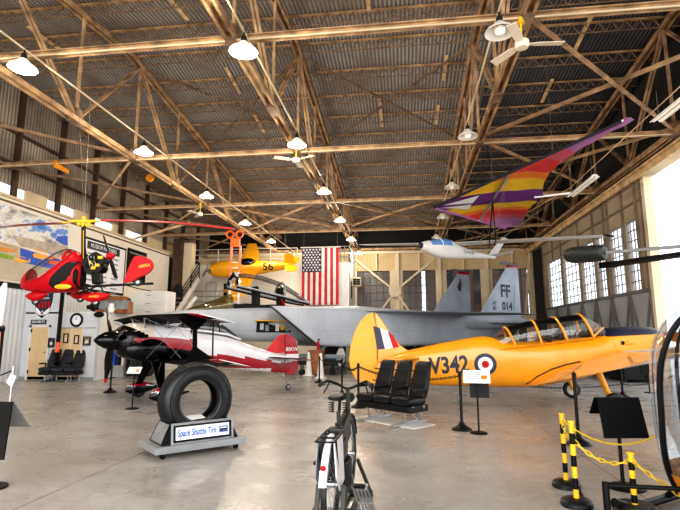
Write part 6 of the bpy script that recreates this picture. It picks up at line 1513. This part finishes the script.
# wooden propeller hanging behind the gyrocopter wheels
p = fa(98, 297); t = thing('wooden_propeller', 'brown wooden propeller fixed level on the wall behind the gyrocopter wheels', 'propeller', (p.x - .1, 18.0, p.z)); 
for s in (-1, 1):
    b = MB(); b.loft([[V((s * x, .02 * math.cos(a), w * math.sin(a))) for a in [2 * PI * j / 10 for j in range(10)]] for x, w in ((.02, .06), (.3, .05), (.6, .075), (.85, .06), (.95, .02))]); b.build('blade', m['wood'], t, smooth=True)
MB().cyl((0, -.05, 0), (0, .05, 0), .08, 14).build('hub', m['wood'], t); MB().rng(-.03, .03, .05, .1, ztop_o + .065 - p.z, .05).build('mount_post', m['grey'], t)
# loft back wall behind office clutter (white cabinets)
def cabinet(px0, px1, py0, py1, yy, lab, dpt=.9):
    a, c = at_y(px0, py1, yy), at_y(px1, py0, yy); t = thing('storage_cabinet', lab, 'cabinet', ((a.x + c.x) / 2, yy, 0), 0, 'white cabinets behind the biplane'); w = (c.x - a.x) / 2; z0, z1 = ztop_o + .07, c.z
    b = MB(); b.rng(-w, w, 0, dpt, z0, z1); b.build('carcass', m['white'], t, bevel=.01)
    n = 3
    for i in range(n):
        h0, h1 = z0 + (z1 - z0) * i / n, z0 + (z1 - z0) * (i + 1) / n; b = MB(); b.rng(-w + .03, w - .03, -.02, 0, h0 + .02, h1 - .02); dd = b.build('drawer', m['offwhite'], t, bevel=.005); MB().rng(-.12, .12, -.04, -.02, (h0 + h1) / 2 - .015, (h0 + h1) / 2 + .015).build('handle', m['grey'], dd)
cabinet(129, 167, 291, 330, 21.4, 'white cabinet with wide drawers standing on the office roof')
# green and blue things under the biplane nose
t = thing('tool_chest', 'olive green chest seen under the biplane nose', 'chest', (-10.75, 19.6, 0)); MB().rng(-.45, .45, -.3, .3, .06, 1.15).build('chest_body', m['olive'], t, bevel=.02); MB().rng(-.46, .46, -.31, .31, 1.15, 1.2).build('lid', m['grey'], t); MB().rng(-.4, .4, -.28, .28, 0, .06).build('plinth', m['dark'], t)
for i in range(3): MB().rng(-.1, .1, -.33, -.3, .3 + .3 * i, .34 + .3 * i).build('handle', m['alu'], t)
a = at_z(101, 377, 0); t = thing('clothes_rack', 'small rail with blue and cream jackets beside the office', 'rack', (-10.72, 18.35, 0)); b = MB(); b.tube([(-.5, 0, 0), (-.5, 0, 1.55), (.5, 0, 1.55), (.5, 0, 0)], .018, 8); b.rng(-.52, -.48, -.25, .25, 0, .03); b.rng(.48, .52, -.25, .25, 0, .03); b.build('rail_frame', m['black'], t)
for i, mt in enumerate(('blue_txt', 'navy_cloth', 'bi_cream', 'navy', 'olive')):
    x = -.36 + .18 * i; b = MB()
    b.loft([[V((x + hw * .3 * math.cos(a_), hw * math.sin(a_), z)) for a_ in [2 * PI * j / 12 for j in range(12)]] for z, hw in ((.5, .22), (.9, .21), (1.25, .22), (1.4, .2), (1.5, .05))]); j = b.build('jacket', m[mt], None, smooth=True); j.location = t.location; tag(j, ('bright blue', 'dark blue', 'cream', 'navy', 'olive')[i] + ' jacket hanging on the rail beside the office', 'jacket')
# mural on the cream wall
sky = bpy.data.materials.new('painted_sky'); sky.use_nodes = True; nt = sky.node_tree; N = nt.nodes.new
tc = N('ShaderNodeTexCoord'); mp = N('ShaderNodeMapping'); mp.inputs['Scale'].default_value = (1, .55, 1); nt.links.new(tc.outputs['Object'], mp.inputs[0]); nz = N('ShaderNodeTexNoise'); nz.inputs['Scale'].default_value = 1.15; nz.inputs['Detail'].default_value = 8; nz.inputs['Roughness'].default_value = .62; nt.links.new(mp.outputs[0], nz.inputs['Vector'])
rp = N('ShaderNodeValToRGB'); els = rp.color_ramp.elements; els[0].position = .40; els[0].color = (*rgb(70, 116, 196), 1); els[1].position = .62; els[1].color = (*rgb(128, 128, 132), 1)
for ps, cl in ((.46, rgb(140, 172, 220)), (.495, rgb(236, 230, 218)), (.55, rgb(206, 202, 198))): e_ = els.new(ps); e_.color = (*cl, 1)
nt.links.new(nz.outputs['Fac'], rp.inputs[0]); nt.links.new(rp.outputs[0], nt.nodes['Principled BSDF'].inputs['Base Color']); nt.nodes['Principled BSDF'].inputs['Roughness'].default_value = .7
XM = MX + .001
def wp(px, py): p = at_x(px, py, MX); return (p.y, p.z)
t = thing('wall_mural', 'painted mural of yellow biplanes before a hangar under a cloudy sky on the cream wall', 'mural', (MX, 0, 0))
def mu(nm, pts, mt, off):
    b = MB(); b.prism([(off - .003, y, z) for y, z in pts], (.004, 0, 0)); return b.build(nm, mt, t)
yR = wp(68, 230)[0]; zT0, zT1 = wp(10, 202)[1], wp(67, 226)[1]
mu('sky', [(8, 5.0), (yR, wp(67, 258)[1]), (yR, zT1), (8, zT0)], sky, .006)
ground_z = wp(10, 262)[1]
mu('ground', [(8, 3.56), (yR, 3.6), (yR, wp(67, 262)[1]), (wp(14, 246)[0], 4.9), (8, 5.05)], M('painted_ground', rgb(196, 184, 160), .7, 0, .15, 1), .012)
mu('grass', [(8, 4.35), (wp(12, 262)[0], 4.35), (wp(14, 258)[0], 4.5), (8, 4.62)], M('painted_grass', rgb(150, 170, 60), .7, 0, .2, 2), .016)
mu('hangar_wall', [wp(20, 248), wp(66, 262), wp(66, 272), wp(20, 262)], m['blue_txt'], .016)
mu('hangar_roof', [wp(12, 235), wp(68, 247), wp(66, 256), wp(20, 246)], M('painted_roof', rgb(186, 172, 156), .7, 0, .2, 3), .020)
def painted_plane(y0, z0, s, mt):
    mu('yellow_biplane', [(y0 - 1.0 * s, z0), (y0 - .8 * s, z0 + .16 * s), (y0 + .3 * s, z0 + .2 * s), (y0 + .9 * s, z0 + .12 * s), (y0 + 1.0 * s, z0 + .4 * s), (y0 + 1.2 * s, z0 + .38 * s), (y0 + 1.15 * s, z0), (y0 + .4 * s, z0 - .1 * s), (y0 - .8 * s, z0 - .12 * s)], mt, .026)
    mu('painted_wing', [(y0 - .8 * s, z0 + .42 * s), (y0 + .5 * s, z0 + .36 * s), (y0 + .5 * s, z0 + .44 * s), (y0 - .8 * s, z0 + .5 * s)], mt, .028); mu('painted_wing', [(y0 - .9 * s, z0 - .16 * s), (y0 + .2 * s, z0 - .2 * s), (y0 + .2 * s, z0 - .12 * s), (y0 - .9 * s, z0 - .08 * s)], mt, .029)
y_, z_ = wp(21, 261); painted_plane(y_, z_, .36, m['yellow2']); y_, z_ = wp(42, 257); painted_plane(y_, z_, .55, m['yellow']); y_, z_ = wp(55, 263); painted_plane(y_, z_, .45, m['orange']); y_, z_ = wp(6, 250); painted_plane(y_, z_, .4, m['yellow_dk'])
mu('blue_patch', [wp(58, 236), wp(67.5, 236), wp(67.5, 246), wp(62, 244), wp(55, 240)], m['blue_txt'], .010)
# partner board
t = thing('partners_board', 'framed white board headed MUSEUM PARTNERS on the cream wall', 'board', (MX, 0, 0))
yA, zA = wp(83.5, 234); yB, zB_ = wp(125.5, 250.5); yC, zC = wp(125, 296); zt_ = (zA + zB_) / 2; zb_ = 3.62
MB().rng(0, .05, yA, yB, zb_, zt_).build('board_frame', m['black'], t); MB().rng(.05, .056, yA + .1, yB - .1, zb_ + .1, zt_ - .1).build('board_sheet', m['sign_white'], t)
MB().rng(.056, .062, yA + .25, yB - .6, zt_ - .52, zt_ - .16).build('header_band', m['navy'], t)
letters('MUSEUM PARTNERS', .27, m['sign_white'], t, (.062, (yA + yB) / 2 - .18, zt_ - .34), (0, 1, 0), (0, 0, 1), None, .004, .008, squeeze=.86)
for i in range(8):
    for j in range(3):
        L = .55 + .2 * ((i * 3 + j * 5) % 3) / 2; y0 = yA + .3 + (yB - yA - .5) * j / 3
        vs, fs = poly_geo([(0, 0), (L * .8, 0), (L * .8, .07), (0, .07)]); flat('name_line', vs, fs, m['grey'], t, (.056, y0, zt_ - .75 - .24 * i), (0, 1, 0), (0, 0, 1), None, .003)
yA, zA = wp(127.5, 247); yB, zB_ = wp(146, 254); t = thing('notice_board', 'black notice board partly hidden by the gyrocopter tail', 'board', (MX, 0, 0)); MB().rng(.015, .05, yA, min(yB, 28.4), 4.4, (zA + zB_) / 2).build('panel', m['black'], t); MB().rng(.05, .056, yA + .15, yB - .15, (zA + zB_) / 2 - .25, (zA + zB_) / 2 - .18).build('text_strip', m['grey'], t)

# ================================================================== BACK LEFT: TWO STOREY BLOCK, STAIRS, FLAG
BY = 31.6
bl = lambda px, py: at_y(px, py, BY)
x0, x1, zt = bl(183, 270).x, bl(349, 270).x, bl(300, 264).z
b = MB(); b.rng(x0, x1, BY, BY + .15, 0, zt); struct('wall_block_front', b, m['cream_white'])
b = MB(); b.rng(x1 - .15, x1, BY, YF, 0, zt); b.rng(x1 - 1.1, x1, BY - .02, BY + .02, 0, zt); struct('wall_block_side', b, m['white'])
b = MB(); b.rng(x0, x1, BY, YF, zt, zt + .08); struct('ceiling_block', b, m['offwhite'])
b = MB(); xa = at_y(352.5, 280, 33).x; b.rng(x1, x1 + .03, 32.6, 33.1, bl(300, 297).z, bl(300, 280).z); struct('window_20', b, m['dark'])
a, c = bl(206, 307), bl(216, 283); b = MB(); b.rng(a.x, c.x, BY - .03, BY, c.z - 2.0, c.z); dr = struct('door_3', b, m['offwhite']); b = MB(); b.rng(a.x - .06, c.x + .06, BY - .04, BY - .0, c.z, c.z + .06); b.rng(a.x - .06, a.x, BY - .04, BY, c.z - 2, c.z); b.rng(c.x, c.x + .06, BY - .04, BY, c.z - 2, c.z); b.build('door_frame', m['cream_dim'], dr)
a, c = bl(223.5, 297), bl(231, 283.5); b = MB(); b.rng(a.x, c.x, BY - .03, BY, a.z, c.z); wn = struct('window_21', b, m['dark']); b = MB(); b.ell(((a.x + c.x) / 2, BY - .04, a.z + .4), (.3, .02, .12), 10); b.build('reflection_of_plane', m['yellow2'], wn)
# air conditioner
p = at_y(360.5, 282.5, 33.6); t = thing('air_conditioner', 'cream window air conditioner on the side of the white block', 'air conditioner', (x1 + .32, 33.4, p.z)); b = MB(); b.rng(-.32, .32, -.35, .35, -.3, .3); b.build('case', m['cream'], t, bevel=.02); b = MB(); b.rng(-.22, .26, -.36, -.35, -.22, .2); b.build('grille', m['dark'], t)
b = MB()
for i in range(2): b.rng(-.2, .24, -.365, -.358, -.08 + .14 * i, -.06 + .14 * i)
b.rng(.0, .02, -.365, -.358, -.2, .18); b.build('grille_bars', m['grey'], t)
# roof railings of the block
def railing(p, q, h, n, lab, mt='grey', rails=3):
    p = V(p); q = V(q); t = thing('guard_railing', lab, 'railing', p, 0, 'guard railings'); d = q - p
    for k in range(rails): b = MB(); z = h * (k + 1) / rails; b.tube([V((0, 0, z)), d + V((0, 0, z))], .03, 6); b.build('rail', m[mt], t)
    for k in range(n): c = d * (k / (n - 1)); b = MB(); b.cyl(c, c + V((0, 0, h)), .032, 6); b.build('post', m[mt], t)
railing((bl(190, 270).x, BY + .3, zt + .08), (bl(296, 264).x, BY + .3, zt + .08), 1.05, 5, 'grey railing on the block roof behind the yellow sport plane', 'offwhite')
railing((bl(340, 264).x, BY + .1, zt + .08), (x1, BY + .1, zt + .08), 1.05, 3, 'short front railing on the block roof right of the flag', 'grey')
railing((x1, BY + .1, zt + .08), (x1, YF - .5, zt + .08), 1.05, 6, 'side railing on the block roof running to the far wall', 'grey')
# steps landing railings in front of the block
LZ = bl(210, 307).z - .1
b = MB(); b.rng(bl(184, 300).x, bl(232, 300).x, BY - 1.6, BY - .03, LZ - .12, LZ); o = b.build('landing_deck', m['offwhite']); tag(o, 'white landing deck in front of the upper door of the block', 'landing')
b = MB()
for px in (186, 208, 230): x = bl(px, 300).x; b.cyl((x, BY - 1.5, 0), (x, BY - 1.5, LZ - .12), .06, 10)
b2 = b.build('landing_posts', m['offwhite'], o)
railing((bl(203, 300).x, BY - 1.55, LZ), (bl(236, 300).x, BY - 1.55, LZ), 1.0, 4, 'grey railing along the landing before the upper door', 'alu')
# white square column and stair flight
x = at_y(187.5, 260, 29.2).x; b = MB(); b.rng(x - .33, x + .33, 29.0, 29.6, 0, at_y(187, 243.5, 29.2).z); tag(b.build('square_column', m['cream']), 'tall cream square column at the top of the white stairs', 'column')
t = thing('steel_stairs', 'white steel staircase with dark handrails rising to the right at the back left', 'stairs', (0, 0, 0))
A, B = at_y(166, 318, 27.5), at_y(191, 276, 29.8)
s0, s1 = V((A.x, 27.0, 1.6)), V((B.x + .2, 29.8, B.z - .2))
A0 = V((s0.x - .6, 25.6, 0.0))
for sd, dy in ((-.45, 0), (.45, 0)):
    off = V((sd, -sd * .6, 0)); b = MB(); b.bar(A0 + off, s1 + off, .06, .28); b.build('stringer', m['white'], t)
    b = MB(); 
    for z in (.5, .75, 1.0): b.tube([A0 + off + V((0, 0, z)), s1 + off + V((0, 0, z))], .03, 6)
    b.build('handrail', m['dark'], t)
    b = MB()
    for k in range(7): q = A0.lerp(s1, k / 6) + off; b.cyl(q, q + V((0, 0, 1.0)), .03, 6)
    b.build('baluster', m['white'] if sd < 0 else m['dark'], t)
n = 18
for k in range(n): q = A0.lerp(s1, (k + .5) / n); b = MB(); b.box(q, (1.0, .5, .04), (0, 0, R(-30))); b.build('tread', m['offwhite'], t)
# dark column and lattice tower beside stairs
x = at_y(175, 260, 28.4).x; b = MB(); b.rng(x - .25, x + .25, 28.6, 29.1, 0, at_y(175, 238, 28.4).z); tag(b.build('dark_column', m['steel_dark']), 'dark steel column between the cream wall end and the stairs', 'column')
b = MB(); c0 = at_y(186, 322, 26.5); c1 = at_y(199, 304, 26.5); b.tube([at_y(173, 327, 26), at_y(196, 297, 27)], .11, 10); tag(b.build('white_chute', m['white']), 'white sloping tube in front of the stairs', 'pipe')
b = MB(); q = at_y(178, 290, 27.4); b.ell(q, (.3, .1, .34), 14); tag(b.build('dark_round_light', m['dark']), 'dark round object hanging inside the white stair frame', 'light')
# orange twin lamp ladder tower
LY = 25.6; tw = lambda px, py: at_y(px, py, LY)
t = thing('lamp_tower', 'orange and white ladder tower topped by two round orange lamps', 'tower', (tw(236, 300).x, LY, 0)); o = V((tw(236, 300).x, LY, 0))
for px in (231, 240):
    z1, zm = tw(px, 246).z, tw(px, 278).z; x = tw(px, 260).x - o.x
    MB().bar((x, 0, zm), (x, 0, z1), .1, .1).build('upper_rail', m['orange2'], t); MB().bar((x, 0, 0), (x, 0, zm), .1, .1).build('lower_rail', m['white'], t)
xa, xb = tw(229.8, 240).x - o.x, tw(241, 240).x - o.x; MB().rng(xa + .05, xb - .05, -.06, .06, tw(235, 247).z, tw(235, 238).z).build('lamp_board', m['orange'], t, bevel=.03)
for px in (231, 240.5):
    c = tw(px, 235) - o; b = MB(); b.lathe(c, (0, -1, 0), [(0, .1), (.12, .21), (.2, .22), (.2, .19), (.08, .10)], 22, True); b.build('lamp_head', m['orange'], t, smooth=40); b = MB(); b.ell(c + V((0, -.14, 0)), (.13, .06, .13), 12); b.build('lens', m['dark'], t, smooth=True)
b = MB(); n = 12
for k in range(n): z = 2.2 + .3 * k; b.bar((tw(231, 260).x - o.x, 0, z), (tw(240, 260).x - o.x, 0, z), .04)
b.build('rungs', m['white'], t)
MB().rng(-.5, .5, -.4, .4, 0, .12).build('base', m['grey'], t)
# flag
FY = 31.2; fl = lambda px, py: at_y(px, py, FY)
a, c = fl(301.5, 305), fl(338.8, 247.5); t = thing('flag', 'large American flag hung vertically on the white block', 'flag', (a.x, FY, c.z)); W, H_ = c.x - a.x, c.z - a.z
def fy(u, v): return -.05 + .07 * math.sin(u * 9 + 1) * (.3 + .7 * v) + .02 * math.sin(u * 23 + v * 3)
def cloth(u0, u1, v0, v1, nm, mt, off=0):
    b = MB(); nu, nv = max(3, int((u1 - u0) * 40)), max(3, int((v1 - v0) * 12)); rr = []
    for i in range(nv + 1):
        v = v0 + (v1 - v0) * i / nv; rr.append([V((W * (u0 + (u1 - u0) * j / nu), fy(u0 + (u1 - u0) * j / nu, v) - off, -H_ * v * (1 + .0 * u0))) for j in range(nu + 1)])
    b.loft(rr, closed=False); return b.build(nm, mt, t, smooth=True)
fr = M('flag_red', rgb(190, 26, 44), .7, 0, .1, 3); fw = M('flag_white', rgb(230, 226, 220), .7, 0, .06, 3); fb = M('flag_blue', rgb(34, 38, 74), .7, 0, .1, 3)
CU, CV = 7 / 13, .43
for i in range(13): cloth(i / 13, (i + 1) / 13, CV if i < 7 else 0, 1 - .0 * i, 'stripe', fr if i % 2 == 0 else fw)
can = cloth(0, CU, 0, CV, 'canton', fb)
b = MB()
for i in range(9):
    for j in range(6 if i % 2 == 0 else 5):
        u = CU * (.09 + (j + (0 if i % 2 == 0 else .5)) * .164); v = CV * (.08 + i * .105)
        b.prism([(W * u + x, fy(u, v) - .03, -H_ * v + z) for x, z in star(.085)], (0, .01, 0))
b.build('stars', fw, can)
b = MB(); b.cyl((-.1, .0, .05), (W + .1, 0, .05), .04, 8); b.build('hanging_bar', m['offwhite'], t)
b = MB()
for x in (.1, W - .1): b.tube([(x, 0, .05), (x, .2, zroof(31) - c.z - .3)], .012, 5)
b.build('hanging_cord', m['cable'], t)

# ================================================================== UNDER THE JET
def cone(px, py, lab, h=.95):
    p = at_z(px, py, 0); t = thing('traffic_cone', lab, 'cone', (p.x, p.y, 0), 0, 'white cones under the jet')
    b = MB(); b.lathe((0, 0, .04), (0, 0, 1), [(0, .15), (.4, .10), (h - .06, .05), (h - .04, .03)], 20); b.build('cone_body', m['white'], t, smooth=40); MB().box((0, 0, .02), (.42, .42, .04)).build('cone_base', m['white'], t, bevel=.02)
cone(320.5, 378.5, 'white cone standing right of the wooden podium under the jet'); cone(308.5, 376, 'white cone standing left of the wooden podium under the jet')
p = at_z(314.5, 376, 0); t = thing('wooden_podium', 'small brown wooden podium under the jet between white cones', 'podium', (p.x, p.y + .5, 0)); MB().rng(-.28, .28, -.25, .25, .05, .95).build('podium_body', m['box_wood'], t, bevel=.01); MB().rng(-.33, .33, -.3, .3, .95, 1.02).build('podium_top', m['wood'], t); MB().rng(-.3, .3, -.27, .27, 0, .05).build('plinth', m['dark'], t)
t2 = thing('fire_extinguisher', 'red extinguisher standing on the wooden podium', 'extinguisher', (p.x + .05, p.y + .5, 1.02)); MB().lathe((0, 0, 0), (0, 0, 1), [(0, .06), (.3, .06), (.36, .03), (.4, .025)], 16).build('cylinder', m['red'], t2, smooth=40); b = MB(); b.rng(-.03, .08, -.02, .02, .4, .46); b.build('valve', m['black'], t2)
# missile on a low trolley
p = at_y(339.5, 357, 21.2); t = thing('missile', 'grey missile with white tail fins lying on a trolley under the jet', 'missile', (p.x, 21.2, 0.0))
zc = p.z; b = MB(); b.lathe((.25, 0, zc), (-1, 0, 0), [(0, .11), (1.6, .12), (2.2, .12), (2.7, .06), (2.9, .01)], 18); b.build('missile_body', m['jet_mid'], t, smooth=40)
for a_ in (45, 135, 225, 315):
    d = V((0, math.cos(R(a_)), math.sin(R(a_)))); b = MB(); b.prism([V((-.15, 0, zc)) + d * .1, V((.02, 0, zc)) + d * .48, V((.12, 0, zc)) + d * .48, V((.25, 0, zc)) + d * .1], (.0, .012, .012)); b.build('tail_fin', m['white'], t)
b = MB(); b.rng(-2.0, .1, -.25, .25, zc - .32, zc - .12); 
for x in (-1.6, -.3):
    for y in (-.22, .22): b.cyl((x, y - .03, .1), (x, y + .03, .1), .1, 12); b.bar((x, y, .1), (x, y, zc - .2), .05)
tr = b.build('trolley', m['satin_black']); tr.location = t.location; tag(tr, 'black low trolley carrying the finned missile under the jet', 'trolley')
# crates, carts and covered equipment behind
rnd = random.Random(3)
def crate(px, py, w, d_, h, mt, lab, rz=0):
    p = at_z(px, py, 0); t = thing('equipment_case', lab, 'case', (p.x, p.y, 0), rz, 'equipment cases under the jet'); MB().rng(-w / 2, w / 2, -d_ / 2, d_ / 2, .08, h).build('case_body', m[mt], t, bevel=.03); MB().rng(-w / 2 - .01, w / 2 + .01, -d_ / 2 - .01, d_ / 2 + .01, h * .72, h * .72 + .03).build('lid_seam', m['dark'], t)
    for s in (-1, 1): MB().rng(s * w * .3 - .05, s * w * .3 + .05, -d_ / 2 - .025, -d_ / 2, h * .66, h * .8).build('latch', m['alu'], t)
    b = MB()
    for x in (-w * .4, w * .4): b.rng(x - .06, x + .06, -d_ / 2 + .03, d_ / 2 - .03, 0, .08)
    b.build('skid_feet', m['dark'], t)
crate(333, 367, 1.3, 1.0, 1.5, 'satin_black', 'tall black equipment case behind the missile', R(10))
crate(400, 364, 3.0, 1.0, 1.5, 'satin_black', 'long black case seen above the trainer tail', R(-5))
crate(441, 363.5, 1.0, .9, 1.72, 'offwhite', 'pale grey equipment case seen above the trainer fuselage', R(-8))
crate(285, 366, 1.4, .9, .7, 'offwhite', 'low pale case under the jet nose behind the biplane tail', R(0))
crate(249, 366.5, 1.6, 1.0, .8, 'olive_dk', 'dark olive case behind the biplane fuselage', R(6))
# dark bench and stacked boards along the hangar doors
t = thing('work_bench', 'long dark bench standing along the hangar doors', 'bench', (7.9, 20.5, 0), 0); MB().rng(-.4, .4, -1.6, 1.6, .78, .86).build('bench_top', m['dark'], t)
for x in (-.35, .35):
    for y in (-1.5, 1.5): MB().rng(x - .04, x + .04, y - .04, y + .04, 0, .78).build('leg', m['dark'], t)
MB().rng(-.38, .38, -1.5, 1.5, .1, .6).build('shelf_boxes', m['satin_black'], t)

# ================================================================== LEFT EDGE
p = at_y(2, 390, 7.6); t = thing('wooden_propeller', 'tall upright wooden propeller with pale tip at the left picture edge', 'propeller', (at_y(-1.8, 330, 7.6).x, 7.6, 0)); o = t.location.copy()
hub = V((0, 0, at_y(0, 329, 7.6).z))
for sgn, mt, lab, zz in ((1, 'white', 'pale upper blade', at_y(0, 283, 7.6).z), (-1, 'wood', 'orange brown lower blade', at_y(0, 392, 7.6).z)):
    b = MB(); L = zz - hub.z; b.loft([[hub + V((w * math.cos(a_) + cx, .03 * math.sin(a_), L * u)) for a_ in [2 * PI * j / 12 for j in range(12)]] for u, w, cx in ((0, .05, 0), (.25, .06, -.0), (.6, .075, .005), (.9, .06, .02), (1, .02, .04))]); b.build('blade', M('orange_wood', rgb(214, 150, 86), .4, 0, .2, 5) if sgn < 0 else m[mt], t, smooth=True, label=lab)
b = MB(); b.cyl(hub + V((0, -.07, 0)), hub + V((0, .07, 0)), .07, 16); b.build('hub', m['satin_black'], t, smooth=40); b = MB(); b.cyl((0, .1, 0), (0, .1, hub.z), .025, 10); b.cyl((0, .0, hub.z), (0, .1, hub.z), .02, 8); b.lathe((0, .1, 0), (0, 0, 1), [(0, .2), (.03, .2), (.04, .03)], 20); b.build('display_stand', m['satin_black'], t)
p = at_z(7.6, 425, 0); t = thing('stanchion_post', 'chrome stanchion with a white tag at the left edge', 'stanchion', (p.x, p.y, 0), 0, 'chrome stanchions')
h = at_y(10.5, 367, p.y).z; MB().cyl((0, 0, .05), (0, 0, h), .024, 14).build('pole', m['chrome'], t, smooth=40); MB().lathe((0, 0, 0), (0, 0, 1), [(0, .16), (.02, .16), (.04, .12), (.07, .03)], 22).build('base', m['chrome'], t, smooth=40); MB().ell((0, 0, h + .01), (.03, .03, .03), 10).build('finial', m['chrome'], t, smooth=True)
b = MB(); b.prism([(-.02, -.03, h - .12), (.10, -.03, h - .16), (.03, -.03, h - .36), (-.1, -.03, h - .28)], (0, .004, 0)); b.build('white_tag', m['sign_white'], t)
tag(MB().tube(sag((p.x, p.y, h - .05), (p.x - 1.6, p.y + .2, h - .05), .18, 14), .012, 6).build('barrier_rope', m['satin_black']), 'dark rope hanging left from the chrome stanchion', 'rope')
# ================================================================== LIGHT
w = bpy.data.worlds.new('daylight'); SC.world = w; w.use_nodes = True
bg = w.node_tree.nodes['Background']; bg.inputs[0].default_value = (.93, .97, 1.0, 1); bg.inputs[1].default_value = 3.0
def area(name, loc, rot, sx, sy, e, col):
    d = bpy.data.lights.new(name, 'AREA'); d.shape = 'RECTANGLE'; d.size = sx; d.size_y = sy; d.energy = e; d.color = col
    o = bpy.data.objects.new(name, d); COL.objects.link(o); o.location = loc; o.rotation_euler = rot; return o
area('rear_fill_light', (-3, -5.5, 4.5), (R(80), 0, 0), 22, 8, 2600, (1, .98, .96))  # added fill lamp behind the camera, brightens surfaces facing the view
try:
    SC.view_settings.view_transform = 'Standard'; SC.view_settings.look = 'Medium High Contrast'
except Exception: pass
SC.view_settings.exposure = -0.28; SC.view_settings.gamma = 1.0
try:
    SC.cycles.use_denoising = True; SC.cycles.denoiser = 'OPENIMAGEDENOISE'
    SC.cycles.max_bounces = 8; SC.cycles.diffuse_bounces = 4; SC.cycles.transparent_max_bounces = 16
    SC.cycles.sample_clamp_indirect = 6; SC.cycles.caustics_reflective = False; SC.cycles.caustics_refractive = False
except Exception: pass
